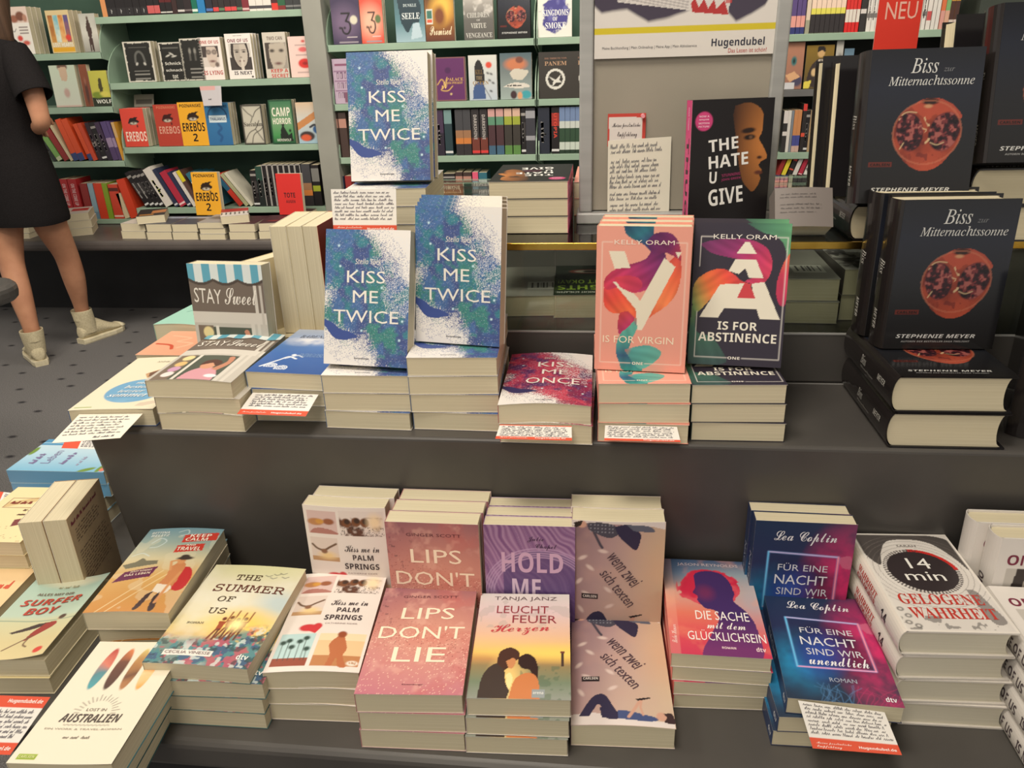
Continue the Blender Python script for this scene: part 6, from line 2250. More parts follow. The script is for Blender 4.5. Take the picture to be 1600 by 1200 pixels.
# ------------------------------------------------------------------ books on the lower level
A = 'on the lower table level'
stack('lips', ZL, [(-.289, .681, 2.0), (-.287, .680, 3.0), (-.2885, .6795, 3.8)], 'rose pink paperback with sprayed cover', 'of rose pink books', 'rose pink paperback lying on its stack, big cream capitals over pink sprayed cover')
stack('leucht', ZL, [(-.158, .684, 2.4), (-.1565, .687, 2.3), (-.1545, .690, 3.2)], 'paperback', 'below the embracing couple cover', 'paperback with an embracing couple at sunset beside a lighthouse on its cover')
book('zwei', flat(-.031, .706, ZL, 2.2), 'beige mauve paperback with slanting letters and a reader lying down, lying flat')
stack('sache', ZL, [(.098, .777, 2.2), (.097, .777, 1.2), (.094, .779, -.6), (.0915, .778, -.3)], 'paperback with coral foot', 'below the red crowned silhouette cover', 'paperback with a violet head in profile under a red flower crown')
stack('min14', ZL, [(.3745, .773, .5), (.369, .7725, 2.0), (.3635, .772, 3.0), (.361, .772, 2.4)], 'white hardcover', 'of white hardcovers with a black stopwatch disc', 'white hardcover with a black stopwatch disc over a face, lying topmost')
stack('summer', ZL, [(-.5565, .696, .9), (-.5555, .695, 1.3), (-.551, .693, 2.2), (-.566, .697, -.3)], 'paperback with teal painted cover edge', 'below the sunlit friends cover', 'pale paperback with friends before a low sun and typewriter capitals')
stack('palm', ZL, [(-.419, .714, 2.2), (-.4205, .7125, 3.4), (-.4175, .711, 4.6)], 'white photo paperback', 'below the palm beach photo cover', 'white paperback with six beach photos and a red heart, lying on its stack')
stack('nacht', ZL, [(.212, .727, .8), (.216, .725, 2.0), (.2245, .731, -2.2)], 'dark blue paperback', 'of dark blue books with a neon frame', 'dark blue paperback with a pink and blue neon frame, lying topmost')
stack('aust', ZL, [(-.655, .548, 6), (-.651, .549, 4.5), (-.644, .552, 3.2)], 'cream paperback', 'of cream books with painted surfboards', 'cream paperback with four painted surfboards above slanted capitals')
stack('keep', ZL, [(-.683, .768, 6), (-.681, .770, 7.5), (-.680, .772, 8.0), (-.686, .763, 4.2)], 'paperback with sandy cover', 'below the backpacker cover', 'paperback with a backpacker in a hat and red ticket labels')
book('surfer_lower', flat(-.856, .722, ZL, 4.5), 'thick paperback with sandy edge below the pale green surfer cover')
book('surfer', flat(-.8565, .726, ZL + .0281, 4.0), 'pale green paperback with red capitals and a running surfer, cover curling up')
book('berries', flat(-.995, .738, ZL + .026, 5), 'orange paperback with painted fruit lying beside the pale green surfer book')
book('berries', flat(-.997, .742, ZL, 6), 'cream edged paperback under the orange painted fruit cover')


def leaning(key, n, x, y, z, yaw, tilt, labels, dx=0.0, dz=0.0, group=None):
    """standing copies, front first, each behind the one before; y is the front book's foot"""
    t = DESIGN[key]['T'] + .0006
    a = R(yaw)
    for i in range(n):
        back = i * t / math.cos(R(tilt))
        book(key, standm(x + dx * i * math.cos(a) - back * math.sin(a), y + dx * i * math.sin(a) + back * math.cos(a), z + dz * i, yaw, tilt), labels[i], group)


leaning('palm', 2, -.424, .9385, ZL, -1.0, .6, ['white beach photo paperback standing behind the flat beach photo book', 'white beach photo paperback standing hindmost of two against the table step'], dx=.006)
leaning('lips', 3, -.2945, .9075, ZL, .3, .4, ['rose pink paperback standing just behind the flat rose pink book', 'rose pink paperback standing between two copies against the table step', 'rose pink paperback standing hindmost of three against the table step'], dx=.003)
leaning('hold', 3, -.160, .912, ZL, 1.0, 2.0, ['purple paperback with brushed stripes standing behind the couple cover', 'purple edged paperback standing between two purple copies', 'purple edged paperback standing hindmost against the table step'], dx=.001)
leaning('zwei', 2, -.0385, .931, ZL, 1.0, .5, ['beige mauve paperback standing behind the flat one with the lying reader', 'beige mauve paperback standing hindmost of two against the table step'], dx=-.002)
leaning('nacht', 2, .210, .943, ZL, -1.0, 1.0, ['dark blue neon frame paperback standing behind the flat neon frame stack', 'dark blue neon frame paperback standing hindmost against the table step'], dx=-.003)
leaning('next', 2, .503, .912, ZL, 0, 1.5, ['white hardcover with portrait spine standing in front of its twin', 'white hardcover with portrait spine standing hindmost against the table step'], dx=-.014)
stack('next', ZL, [(.500, .672, 0), (.499, .674, .5), (.498, .673, -.3), (.497, .672, 0)], 'white hardcover', 'of white portrait hardcovers at the table end', 'white hardcover with finger on lips portrait lying topmost at the table end')

# beside the table's slanting side
for i, lab in enumerate(('tan paperback standing with printed back cover towards the table corner', 'tan paperback standing outside the one with the printed back cover')):
    book('texts', standm(-.813 - .0355 * i * .979, 1.02 - .0355 * i * .203, ZL, -78.3, 0), lab)
stack('cream', ZL, [(-1.020, .922, 2), (-1.019, .924, 1), (-1.021, .923, 3), (-1.020, .922, 2)], 'cream map paperback', 'of cream map books by the table side', 'cream paperback with a drawn map, lying topmost by the table side')
stack('legs', ZL, [(-.908, 1.098, 91), (-.910, 1.098, 90)], 'light blue paperback', 'of light blue books with drawn legs', 'light blue paperback with drawn legs lying behind the cream map books')
stack('lieben', ZL + .0534, [(-.897, 1.145, 92), (-.899, 1.143, 91)], 'sky blue paperback', 'of sky blue books with green leaves', 'sky blue paperback with green leaves lying furthest along the table side')

# ------------------------------------------------------------------ books on the upper level
book('sommer', flat(-.790, .966, ZU, 3.5), 'cream book with a big blue disc lying at the table corner')
book('gentle', flat(-.815, 1.315, ZU, -90), 'peach paperback with a drawn hand lying sideways behind the blue disc book')
book('teal', flat(-.862, 1.335, ZU, -6), 'mint green paperback lying behind the peach one')
stack('sweet', ZU, [(-.645, .963, -.8), (-.646, .963, -.4), (-.6535, .962, -.6)], 'paperback with striped awning cover', 'of striped awning books', 'paperback with striped blue awning and girl in a window, lying topmost')
book('sweet_leaning', standm(-.671, 1.178, ZU, -4.5, 5), 'paperback with striped blue awning standing upright behind its flat copies')
stack('indigo', ZU, [(-.513, 1.000, .7), (-.514, 1.000, -1), (-.5205, 1.003, -4)], 'blue paperback', 'below the blue wave cover', 'blue paperback with white wave spirals lying beside the awning books')
stack('kmt', ZU, [(-.399, .982, -1.5), (-.397, .981, .8), (-.397, .9805, .9)], 'splattered paperback', 'of three splattered books beside the blue wave cover', 'blue and teal splattered paperback lying under the leaning copy with a card behind')
stack('kmt', ZU, [(-.269, .984, -1.0), (-.270, .981, 2.4), (-.2705, .980, 3.2), (-.271, .981, 2.3)], 'splattered paperback', 'of four splattered books under leaning copies', 'blue and teal splattered paperback lying topmost under the four leaning copies')
book('kmt', standm(-.3973, 1.0311, .8884, -6.2, 18.5), 'blue and teal splattered paperback leaning alone below the handwritten card')
leaning('kmt', 4, -.2657, 1.0665, .9152, -9.5, 11.0, ['blue and teal splattered paperback leaning foremost of four copies', 'blue and teal splattered paperback second of four leaning copies', 'blue and teal splattered paperback third of four leaning copies', 'blue and teal splattered paperback hindmost of four leaning copies'], dx=-.0085)
# tall pile on the showcase
stack('kmt', ZT + .0005, [(-.408, 1.192, 1), (-.405, 1.190, 2), (-.401, 1.188, 3)], 'blue and teal splattered paperback', 'on the glass showcase edge', 'blue and teal splattered paperback lying topmost on the glass showcase edge')
leaning('kmt', 2, -.3995, 1.246, ZT + .0855, 1.0, 13, ['blue and teal splattered paperback standing highest, on the showcase pile', 'blue and teal splattered paperback standing behind the highest one'], dx=.002, dz=0)
stack('once', ZU, [(-.139, .950, -.6), (-.1405, .949, .6)], 'crimson splattered paperback', 'of crimson splattered books', 'crimson splattered paperback lying topmost with a card under it')
stack('virgin', ZU, [(-.005, .960, -1), (-.0045, .958, 1.5), (-.005, .957, 2.6)], 'salmon pink paperback', 'of salmon pink books', 'salmon pink paperback with silk ribbon lying topmost under the leaning copies')
leaning('virgin', 3, -.0088, 1.0327, .8930, -5.0, 4.5, ['salmon pink paperback with a white letter Y in silk, leaning foremost', 'salmon pink paperback leaning second of three copies', 'salmon pink paperback leaning hindmost of three copies'], dx=.001)
stack('abst', ZU, [(.122, .9695, .8), (.120, .968, 2.2), (.1185, .967, 2.8)], 'dark plum paperback', 'of dark plum books', 'dark plum paperback with silk ribbon lying topmost under the leaning copies')
leaning('abst', 2, .1203, 1.0559, .8890, -5.8, 13, ['dark plum paperback with a white letter A in silk, leaning foremost', 'dark plum paperback leaning behind the one with the white letter A'], dx=-.001)
stack('biss', ZU, [(.380, .963, .6), (.378, .962, 1.0)], 'black hardcover with pomegranate', 'of black pomegranate hardcovers on the upper level', 'black hardcover with pomegranate lying topmost on the upper level')
leaning('biss', 2, .3825, 1.1055, .9090, 1.5, 2, ['black pomegranate hardcover standing foremost on the upper level stack', 'black pomegranate hardcover standing behind the foremost one'], dx=-.008)
book('biss', flat(.366, 1.192, ZT + .0005, .5), 'black pomegranate hardcover lying on the showcase edge under the standing ones')
leaning('biss', 1, .3545, 1.2015, ZT + .053, -1.5, 10, ['black pomegranate hardcover standing in front of the red sign'])
for i, lab in enumerate(('black hardcover turned page side out behind the one below the red sign', 'black hardcover turned page side out, hindmost below the red sign')):
    y0 = 1.258 + .053 * i
    book('biss', standm(.354 - .012 * (i + 1) + .143, y0 - .002, ZT + .053, 178.5, -10), lab)
stack('biss', ZT + .0005, [(.520, 1.178, 0), (.517, 1.176, .5)], 'black pomegranate hardcover', 'at the showcase end', 'black pomegranate hardcover lying topmost at the showcase end')
leaning('biss', 1, .514, 1.205, ZT + .1045, 0, 11, ['black pomegranate hardcover standing highest at the showcase end'])
book('biss', standm(.498 + .143, 1.262, ZT + .1045, 180, -11), 'black hardcover turned page side out behind the highest one')
book('biss', standm(.545, 1.015, ZU, 68, 0), 'black pomegranate hardcover standing spine forward at the table end')
# recommendation title
book('thug', standm(.1232, 1.272, ZT + .0005, 12, 2.5), 'black paperback with a woman in half light and pink spine, standing at the grey panel')
for i in range(3):
    book('thug', flat(-.0585, 1.445, ZT + .0005 + i * .0278, 180), ['black paperback bottom of the pile lying upside down beside the grey panel', 'black paperback middle of the pile lying upside down beside the grey panel', 'black paperback with pink disc topmost of the upside down pile'][i], 'upside down pile beside the grey panel')
for i in range(2):
    book('virgin', flat(-.055, 1.395, ZT + .0005 + i * .0294 * 1.0, 0), ['salmon pink paperback at the bottom behind the upside down pile', 'salmon pink paperback on top behind the upside down pile'][i])
book('greyback', standm(.252, 1.226, ZT + .0005, 0, 30), 'small grey volume with close lettering leaning below the comic shelves')
# pale page blocks behind the wave cover
stack('plainpages', ZU, [(-.578, 1.205, 0), (-.578, 1.205, 1)], 'pale paperback', 'under the three books showing their page edges', None)
for i, lab in enumerate(('thick paperback showing its page edges, beside the cream back cover', 'thick paperback showing its page edges, middle of three', 'thick paperback showing page edges and a rust coloured cover')):
    book('plainpages' if i < 2 else 'rustback', standm(-.522 + .0298 * i, 1.222 + .127, ZU + .0592, -90 + (1.5 - 1.5 * i), 0), lab)
book('creamback', standm(-.613, 1.215, ZU, 64, 0), 'cream paperback standing slantwise behind the upright awning book')
# inside the glass showcase
book('crime', flat(.035, 1.44, .888, 182), 'dark green thriller lying behind the glass, title upside down')
book('barcode', flat(-.19, 1.25, .888, 4), 'grey paperback with barcode lying behind the glass')
book('barcode', flat(.245, 1.23, .888, -2), 'grey paperback under another with barcode, behind the glass')
book('barcode', flat(.243, 1.232, .9246, -1), 'grey paperback with barcode topmost behind the glass')
stack('marble', .888, [(.376, 1.245, 1), (.376, 1.243, 1)], 'thick book with marbled cover', 'of marbled books behind the glass', 'thick book with black and white marbled cover topmost behind the glass')

# ------------------------------------------------------------------ wall shelves
YF, YB = 3.95, 4.22


def quarter(z):
    pts = [(YF, z - .03), (YB, z - .085), (YB, z + .20)]
    for a in np.linspace(0, math.pi / 2, 9)[1:]:
        pts.append((YF + (YB - YF) * (1 - math.sin(a)) * 1.0, z + .20 * math.cos(a)))
    return pts


def bookcase(name, label, x0, x1, boards, back, plates, top=2.4, boardmat='shelf'):
    root = thing(name, label, 'bookcase', Matrix.Translation(((x0 + x1) / 2, YB, .5)))
    ox, oy, oz = (x0 + x1) / 2, YB, .5

    def part(mb, nm, mat, bevel=0.0):
        mb.v = [(x - ox, y - oy, z - oz) for x, y, z in mb.v]
        return mb.build(nm, M[mat], root, bevel)
    part(MB().box(x0, x1, YB, YB + .03, .0, top), 'back_panel', back)
    for b in boards:
        z = b[0]
        mt = b[1] if len(b) > 1 else boardmat
        part(MB().box(x0 + .0002, x1 - .0002, YF + .004, YB, z - .012, z).box(x0, x1, YF, YF + .008, max(z - .030, .503), z + .001), 'shelf_board', mt, .002)
    for x, z in plates:
        part(MB().xprism(quarter(z), x - .0025, x + .0025), 'end_bracket', boardmat)
    return root


CZ = {'c1': 1.512, 'c2': 1.21, 'c3': .898, 'c4': .585, 'l1': 1.356, 'l2': 1.101, 'l3': .832, 'l4': .527, 'm1': 1.351, 'm2': 1.083, 'm3': .828, 'm4': .600, 'r1': 1.330, 'r2': 1.096, 'r3': .816, 'r4': .705}
bookcase('bookcase', 'mint green bookcase beside the woman, shelves of orange and red spines', -4.2, -2.5012, [(CZ['l1'],), (CZ['l2'],), (CZ['l3'],), (CZ['l4'],)], 'shelfback', [(-2.504, CZ['l1']), (-2.504, CZ['l2']), (-2.504, CZ['l3'])])
bookcase('bookcase', 'mint green bookcase with yellow, red and blue thriller covers beside the grey pillar', -2.499, -1.442, [(CZ['c1'],), (CZ['c2'],), (CZ['c3'],), (CZ['c4'],)], 'shelfback', [(-2.4965, CZ['c2']), (-2.4965, CZ['c3'])])
bookcase('bookcase', 'mint green bookcase of fantasy covers behind the splattered books', -1.3415, -.3375, [(CZ['m1'],), (CZ['m2'],), (CZ['m3'],), (CZ['m4'],)], 'shelfback', [(-1.339, CZ['m1']), (-1.339, CZ['m2']), (-1.339, CZ['m3']), (-.3405, CZ['m1']), (-.3405, CZ['m2']), (-.3405, CZ['m3'])])
bookcase('bookcase', 'narrow mint green bookcase half hidden by the grey display panel', -.3315, .60, [(CZ['m1'],), (CZ['m2'],), (CZ['m3'],)], 'shelfback', [(-.328, CZ['m1']), (-.328, CZ['m2']), (-.328, CZ['m3'])])
bookcase('bookcase', 'black backed bookcase of comics behind the red sign', .62, 1.60, [(CZ['r1'],), (CZ['r2'], 'shelfdark'), (CZ['r3'],), (CZ['r4'],)], 'shelfblack', [])

bench = thing('display_bench', 'long dark grey bench running along the foot of the bookcases', 'bench', Matrix.Translation((-1.3, 3.85, 0)))


def bpart(mb, nm, mat, bevel=0.0):
    mb.v = [(x + 1.3, y - 3.85, z) for x, y, z in mb.v]
    return mb.build(nm, M[mat], bench, bevel)


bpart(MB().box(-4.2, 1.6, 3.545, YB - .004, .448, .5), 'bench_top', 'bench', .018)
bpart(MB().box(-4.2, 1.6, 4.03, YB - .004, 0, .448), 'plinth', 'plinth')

# ------------------------------------------------------------------ spine-out books
PLACE = {'c1': 'on top shelf beside pillar', 'c4': 'on lowest shelf beside pillar', 'c4b': 'on lowest shelf beside pillar', 'l3': 'on third shelf beside woman', 'l4': 'on lowest shelf beside woman',
         'm3': 'on spine shelf behind splattered books', 'm4': 'on low shelf behind splattered books', 'r1': 'on top comics shelf', 'r3': 'on third comics shelf', 'r4': 'on lowest comics shelf'}
ORDN = ['first', 'second', 'third', 'fourth', 'fifth', 'sixth', 'seventh', 'eighth', 'ninth', 'tenth']
for sh, items in SPINES.items():
    z = CZ['c4' if sh == 'c4b' else sh] + .0012
    where = PLACE[sh]
    count = {}
    tot = {}
    for it in items:
        tot[it[4]] = tot.get(it[4], 0) + 1
    for x, w, h, lean, desc, code in items:
        count[desc] = count.get(desc, 0) + 1
        same = tot[desc] > 1
        lab = f'{desc} {where}'
        grp = f'{desc} {where}' if same else f'spines {where}'
        w2 = max(.010, w * (math.cos(R(lean)) if lean else 1) - .0015)
        hh = min(h, .215) if sh not in ('r1',) else .185
        if sh == 'r4':
            hh = .082
        spine_book(code, w2, hh, .13, spine_m(x, z, w2, hh, lean), lab, grp)

# ------------------------------------------------------------------ face-out books on the shelves
FPLACE = {'c2': 'on second shelf beside pillar', 'c3': 'on third shelf beside pillar', 'l1': 'on top shelf beside woman', 'l2': 'on second shelf beside woman', 'm1': 'on top shelf behind splattered books', 'm2': 'on second shelf behind splattered books', 'r2': 'on second comics shelf'}
SHORT = {'hood': 'hooded figure cover', 'schnick': 'chalk lettered black cover', 'lying': 'young man portrait cover', 'next': 'finger on lips cover', 'keep2': 'grey close up face cover', 'ereb_red': 'bright red eye cover', 'thalamus': 'blue name plate cover', 'saeculum': 'bare branches cover', 'camp': 'green camp cover', 'white_birds': 'white heart cover', 'lost': 'four strip photo cover', 'pale_girl': 'pale green portrait cover', 'three_r': 'red numeral cover'}
for sh, items in FRONTS.items():
    for key, x, w, h, n, desc in items:
        d = DESIGN[key]
        if key in ('greyfig', 'wol', 'brownfig'):
            x -= {'greyfig': .045, 'wol': .055, 'brownfig': .034}[key]
            d['W'] = {'greyfig': .085, 'wol': .10, 'brownfig': .042}[key]
        if key in ('brownface', 'greyb', 'blueb'):
            d['W'] = w - .003
        if key not in PROTO:
            if w > .105:
                d['W'] = min(w, .158)
            if sh != 'm1' and h > .165:
                d['H'] = min(h, .222)
        t = d['T'] + .001
        if key == 'house':
            x = -1.333
        if key in ('kingdoms', 'panem') and x < -.3:
            x = -.324
        if key == 'ereb_red':
            x = -2.487
        for i in range(n):
            if key == 'panem':
                pos = 'nearest the shelf divider' if x < -.3 else 'half behind the grey display panel'
                lab = f'{desc} {pos}'
            else:
                lab = f'{desc} {FPLACE[sh]}' if i == 0 else f'{["", "second", "third"][i]} copy in line behind the {SHORT[key]} {FPLACE[sh]}'
            book(key, standm(x, YF + .012 + d['T'] + i * t, CZ[sh] + .0012, 0, 2.5), lab, f'{key.replace("_", " ")} copies' if n > 1 else None)

# ------------------------------------------------------------------ piles on the bench
BZ = .5005


def pile(key, x, y, yaw, labs):
    t = DESIGN[key]['T'] + .0006
    for i, lab in enumerate(labs):
        book(key, flat(x + .004 * (i % 2), y + .003 * (i % 2), BZ + i * t, yaw), lab)


for k in ('redwhite', 'bluegrey', 'silver', 'wine', 'whitered', 'darkrot'):
    DESIGN[k]['T'] = .037 if k != 'silver' else .0275
pile('redwhite', -2.385, 3.60, -3, ['red and white paperback at the bottom of the bench pile nearest the woman', 'red and white paperback topmost of the bench pile nearest the woman'])
pile('bluegrey', -2.237, 3.575, 0, ['blue grey paperback at the bottom of the second bench pile', 'blue grey paperback in the second bench pile under the slanting black one'])
pile('bluegrey', -2.100, 3.57, 0, ['blue grey paperback at the bottom of the third bench pile', 'blue grey paperback topmost of the third bench pile'])
pile('silver', -1.958, 3.565, 0, ['silver paperback at the bottom of the bench pile by the yellow book', 'silver paperback in the middle of the bench pile by the yellow book', 'silver paperback topmost of the bench pile by the yellow book'])
pile('wine', -1.806, 3.565, 0, ['wine dark paperback at the bottom of the fifth bench pile', 'wine dark paperback under the slanting white and red book'])
pile('wine', -1.660, 3.575, 8, ['wine dark paperback at the bottom of the bench pile before the red book', 'wine dark paperback topmost of the bench pile before the red book'])
book('darkrot', flat(-2.27, 3.57, BZ + .0758, 24), 'black and orange paperback lying slantwise on the bench piles')
book('whitered', flat(-1.83, 3.555, BZ + .0758, 24), 'white and red paperback lying slantwise on the bench piles')
book('ereb2', standm(-2.064, 3.80, BZ + .078, -3, 4), 'yellow paperback with black eye standing on the bench in front of the lowest shelf')
book('toteb', standm(-1.624, 3.80, BZ + .076, -3, 4), 'red paperback with dark title standing on the bench by the pillar')
pile('silver', -2.07, 3.76, 0, ['silver paperback lowest under the standing yellow book', 'silver paperback second under the standing yellow book'])
pile('wine', -1.63, 3.785, 0, ['wine dark paperback lowest under the standing red book', 'wine dark paperback second under the standing red book'])
pile('redwhite', -2.72, 3.64, 26, ['red and white paperback lowest on the bench beside the woman', 'red and white paperback second on the bench beside the woman', 'red and white paperback third on the bench beside the woman'])
pile('silver', -3.02, 3.60, 4, ['silver paperback lowest behind the legs of the woman', 'silver paperback second behind the legs of the woman', 'silver paperback third behind the legs of the woman'])

sheet('shelf_card', 'white card with red top hanging from the second shelf above the blue cover', 'card', ((-2.018, 3.945, 1.185), (-1.905, 3.945, 1.185), (-1.895, 3.90, 1.095), (-1.99, 3.90, 1.095)), lambda c: (c.fill((176, 172, 176)), c.rect(0, 0, .7, .2, (196, 150, 146))), [], [([.7], .3, .5, .08, (90, 86, 90), 2, .02)], res=.004)
sheet('shelf_card', 'small cream card standing behind the bright red cover', 'card', ((-2.455, 4.08, 1.150), (-2.345, 4.08, 1.150), (-2.345, 4.06, 1.09), (-2.455, 4.06, 1.09)), lambda c: (c.fill((150, 146, 136)), c.rect(.1, .4, .9, .8, (96, 92, 86))), res=.004)

# ------------------------------------------------------------------ second display table at the edge
isl = thing('side_table', 'dark grey table end with rounded edge reaching in beside the woman', 'table', Matrix.Translation((-2.4, 2.0, 0)))
pts = [(-1.4, -.11)] + [(.575 + .11 * math.cos(a), .11 * math.sin(a)) for a in np.linspace(-math.pi / 2, math.pi / 2, 13)] + [(-1.4, .11)]
MB().prism(pts, .668, .722).build('table_top', M['table'], isl, .02)
MB().box(-1.2, .1, -.05, .05, 0, .668).build('table_base', M['plinth'], isl)

# ------------------------------------------------------------------ the woman at the shelves
person = thing('person', 'woman in a short black dress and cream canvas shoes standing at the bookshelves', 'person', Matrix.Translation((-2.58, 3.3, 0)))
PO = np.array([-2.58, 3.3, 0])
J0 = {  # joint: (x, y, z, rx, ry, parent)
    'pelvis': (-2.565, 3.30, .84, .125, .095, None),
    'waist': (-2.545, 3.30, 1.02, .105, .078, 'pelvis'), 'chest': (-2.515, 3.29, 1.22, .12, .088, 'waist'), 'neckb': (-2.495, 3.28, 1.38, .06, .055, 'chest'),
    'neck': (-2.49, 3.295, 1.445, .045, .045, 'neckb'), 'jaw': (-2.49, 3.32, 1.50, .062, .075, 'neck'), 'head': (-2.49, 3.325, 1.565, .074, .088, 'jaw'), 'crown': (-2.49, 3.31, 1.635, .05, .06, 'head'),
    'hr': (-2.495, 3.315, .76, .084, .088, 'pelvis'), 'tr': (-2.512, 3.355, .62, .074, .078, 'hr'), 'kr': (-2.535, 3.41, .47, .053, .057, 'tr'), 'cr': (-2.560, 3.435, .34, .050, .056, 'kr'), 'sr': (-2.604, 3.470, .19, .033, .035, 'cr'), 'ar': (-2.612, 3.476, .10, .032, .036, 'sr'), 'fr': (-2.578, 3.575, .038, .028, .018, 'ar'),
    'hl': (-2.645, 3.285, .76, .084, .088, 'pelvis'), 'tl': (-2.668, 3.26, .62, .074, .078, 'hl'), 'kl': (-2.690, 3.235, .47, .053, .057, 'tl'), 'cl': (-2.680, 3.205, .34, .050, .056, 'kl'), 'sl': (-2.668, 3.180, .19, .034, .038, 'cl'), 'al': (-2.665, 3.175, .10, .032, .036, 'sl'), 'fl': (-2.74, 3.24, .038, .028, .018, 'al'),
    'shr': (-2.385, 3.27, 1.345, .056, .056, 'chest'), 'uar': (-2.345, 3.245, 1.20, .045, .045, 'shr'), 'elr': (-2.333, 3.235, 1.075, .038, .038, 'uar'), 'war': (-2.52, 3.41, 1.03, .026, .024, 'elr'), 'par': (-2.575, 3.455, 1.04, .03, .016, 'war'),
    'shl': (-2.63, 3.29, 1.345, .056, .056, 'chest'), 'ual': (-2.675, 3.28, 1.20, .045, .045, 'shl'), 'ell': (-2.69, 3.30, 1.075, .038, .038, 'ual'), 'wal': (-2.60, 3.44, 1.08, .026, .024, 'ell'), 'pal': (-2.565, 3.50, 1.09, .03, .016, 'wal'),
}
for s, sx in (('r', -1), ('l', 1)):
    px, py, pz = J0['pa' + s][:3]
    for k in range(4):
        ox = (k - 1.5) * .017
        ln = (.072, .080, .075, .058)[k]
        J0[f'f{k}a{s}'] = (px + ox - sx * .004, py + .045, pz - .004, .0085, .0085, 'pa' + s)
        J0[f'f{k}b{s}'] = (px + ox * 1.1, py + .045 + ln * .5, pz - .018, .0078, .0078, f'f{k}a{s}')
        J0[f'f{k}c{s}'] = (px + ox * 1.1, py + .045 + ln * .7, pz - .045, .0066, .0066, f'f{k}b{s}')
    J0[f'tha{s}'] = (px + sx * .036, py + .005, pz + .004, .010, .010, 'wa' + s)
    J0[f'thb{s}'] = (px + sx * .044, py + .045, pz - .008, .0085, .0085, f'tha{s}')
def sh(n):
    return {'k': -.03, 'c': -.015, 's': 0, 'a': 0, 'f': 0}.get(n[0], -.055) if len(n) == 2 and n[1] in 'rl' else -.055


J = {k: (v[0] + sh(k),) + v[1:] for k, v in J0.items()}
keys = list(J)
me = bpy.data.meshes.new('body')
me.from_pydata([tuple(np.array(J[k][:3]) - PO) for k in keys], [(keys.index(J[k][5]), keys.index(k)) for k in keys if J[k][5]], [])
me.materials.append(M['skin'])
body = bpy.data.objects.new('body', me)
COL.objects.link(body)
body.parent = person
sk = body.modifiers.new('skin', 'SKIN')
sk.use_smooth_shade = True
for i, k in enumerate(keys):
    sv = me.skin_vertices[0].data[i]
    sv.radius = (J[k][3], J[k][4])
    sv.use_root = (k == 'pelvis')
ss = body.modifiers.new('subdivision', 'SUBSURF')
ss.levels = ss.render_levels = 2


DX = -.055


def ring(cx, cy, z, rx, ry, n=28, wob=0.0, ph=0.0):
    cx = cx + DX
    return [(cx + (rx + wob * math.sin(5 * a + ph)) * math.cos(a) - PO[0], cy + (ry + wob * math.cos(4 * a + ph)) * math.sin(a) - PO[1], z + (.004 * math.sin(3 * a) if wob else 0)) for a in np.linspace(0, 2 * math.pi, n, endpoint=False)]


d = MB()
d.rings([ring(-2.572, 3.31, .645, .172, .150, wob=.006), ring(-2.57, 3.31, .66, .176, .153, wob=.006), ring(-2.57, 3.305, .76, .172, .148, wob=.004), ring(-2.565, 3.30, .88, .165, .135, wob=.003), ring(-2.55, 3.30, 1.0, .126, .108, wob=.003), ring(-2.535, 3.295, 1.10, .124, .106, wob=.003),
         ring(-2.515, 3.29, 1.22, .152, .118, wob=.002), ring(-2.505, 3.285, 1.32, .150, .104, wob=.002), ring(-2.50, 3.282, 1.385, .118, .082), ring(-2.495, 3.282, 1.42, .080, .066), ring(-2.495, 3.284, 1.43, .066, .058)], cap=False)


def tube_ring(p, ax, r, n=18):
    ax = Vector(ax).normalized()
    q = ax.to_track_quat('Z', 'Y')
    return [tuple(Vector(p) - Vector(PO) + q @ Vector((r * math.cos(a), r * math.sin(a), 0))) for a in np.linspace(0, 2 * math.pi, n, endpoint=False)]


for sh, el in (((-2.46, 3.275, 1.35), (-2.383, 3.225, 1.185)), ((-2.665, 3.29, 1.35), (-2.745, 3.27, 1.18))):
    ax = Vector(el) - Vector(sh)
    d.rings([tube_ring(Vector(sh) + ax * t, ax, r) for t, r in ((-.12, .058), (.15, .068), (.5, .072), (.85, .074), (1.0, .076), (1.0, .070), (.8, .066))], cap=False)
dr = d.build('dress', M['dress'], person, smooth=True)
sm = dr.modifiers.new('subdivision', 'SUBSURF')
sm.levels = sm.render_levels = 1
h = MB()
h.rings([ring(-2.49, 3.29, 1.35, .085, .045), ring(-2.49, 3.275, 1.42, .092, .055), ring(-2.49, 3.28, 1.50, .092, .075), ring(-2.49, 3.295, 1.58, .092, .092), ring(-2.49, 3.305, 1.64, .078, .084), ring(-2.49, 3.31, 1.675, .045, .05), ring(-2.49, 3.31, 1.685, .01, .01)])
h.build('hair', M['hair'], person, smooth=True)


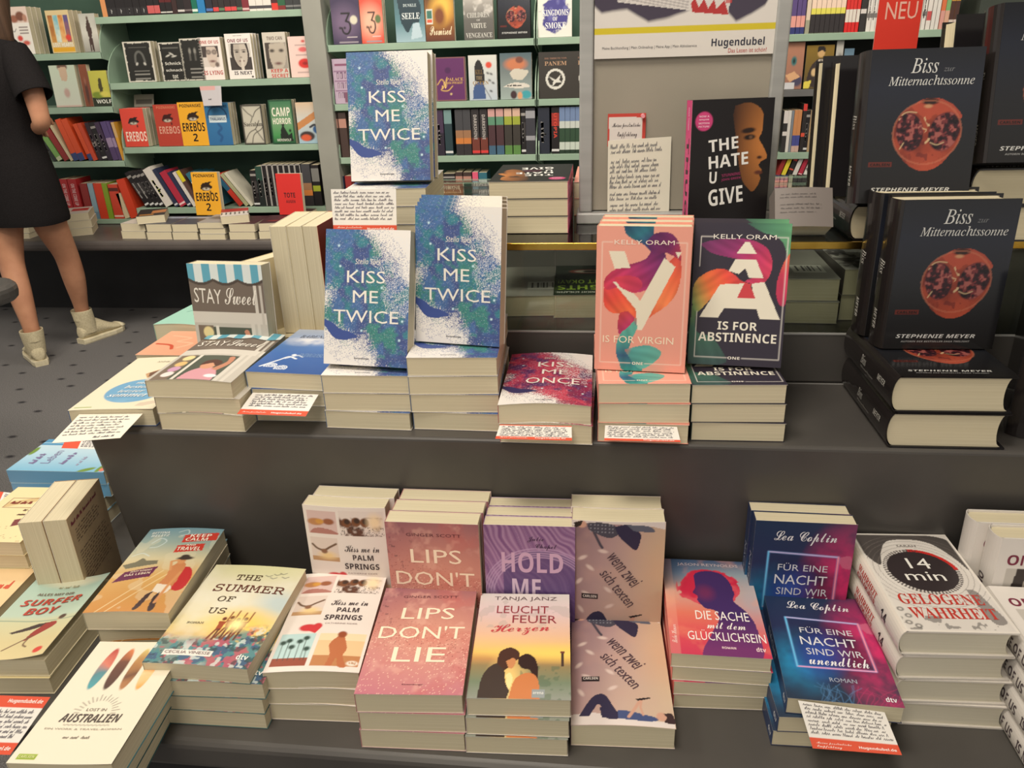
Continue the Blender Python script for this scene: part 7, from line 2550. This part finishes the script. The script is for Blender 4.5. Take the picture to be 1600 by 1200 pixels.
def shoe(heel, toe, lab):
    heel, toe = Vector((heel[0], heel[1], 0)), Vector((toe[0], toe[1], 0))
    ax = (toe - heel)
    ln = ax.length
    ang = math.atan2(ax.y, ax.x)

    def P(x, y, z):
        return (heel.x + x * math.cos(ang) - y * math.sin(ang) - PO[0], heel.y + x * math.sin(ang) + y * math.cos(ang) - PO[1], z)

    def outline(k, z, off=0):
        pr = [(0, .026), (.03, .034), (.08, .036), (.13, .040), (.18, .045), (.225, .040), (.25, .026), (.262, .008)]
        sc = ln / .262
        up = [(x * sc, w * k) for x, w in pr]
        pts = up + [(x, -w) for x, w in reversed(up)]
        return [P(x + off, y, z) for x, y in pts]
    up = MB()
    nn = 16

    def sec(x, w, z0, z1, n=nn):
        return [P(x, w * math.cos(a) * (1 if math.sin(a) < .2 else .92), z0 + (z1 - z0) * (.5 + .5 * math.sin(a))) for a in np.linspace(0, 2 * math.pi, n, endpoint=False)]
    up.rings([sec(.002, .020, .022, .075), sec(.012, .030, .02, .105), sec(.05, .036, .02, .118), sec(.085, .037, .02, .124), sec(.115, .039, .02, .106), sec(.15, .041, .02, .080), sec(.19, .043, .02, .056), sec(.23, .037, .02, .046), sec(.255, .018, .02, .034)])
    # collar up the ankle
    up.rings([[P(.047 + .048 * math.cos(a) + dx, .040 * math.sin(a) * k, z) for a in np.linspace(0, 2 * math.pi, nn, endpoint=False)] for z, k, dx in ((.05, 1.0, .012), (.09, 1.12, .006), (.13, 1.22, .002), (.168, 1.30, -.002), (.172, 1.24, -.002), (.168, 1.14, -.002), (.12, 1.05, 0))], cap=False)
    o = up.build('shoe', M['canvas'], person, smooth=True)
    o.modifiers.new('subdivision', 'SUBSURF').levels = 1
    so = MB()
    so.rings([outline(1.02, 0), outline(1.08, .006), outline(1.08, .022), outline(1.0, .026)])
    so.build('sole', M['rubber'], o, smooth=False)
    la = MB()
    for k in range(5):
        x = .075 + .022 * k
        z = (.108, .095, .080, .071, .065)[k]
        a0, a1 = P(x, -.022, z - .004), P(x + .004, .022, z - .004)
        m = P(x + .002, 0, z + .004)
        n = len(la.v)
        for p in (a0, m, a1):
            la.v += [(p[0], p[1], p[2] - .002), (p[0], p[1], p[2] + .003)]
        la.f += [(n, n + 2, n + 3, n + 1), (n + 2, n + 4, n + 5, n + 3)]
    la.build('laces', M['rubber'], o)
    tc = MB()
    tc.rings([sec(.222, .041, .018, .052), sec(.24, .035, .018, .045), sec(.258, .019, .018, .035), sec(.263, .006, .02, .028)])
    tc.build('toe_cap', M['rubber'], o, smooth=True)


shoe((-2.628, 3.432), (-2.545, 3.672), '')
shoe((-2.628, 3.135), (-2.815, 3.315), '')
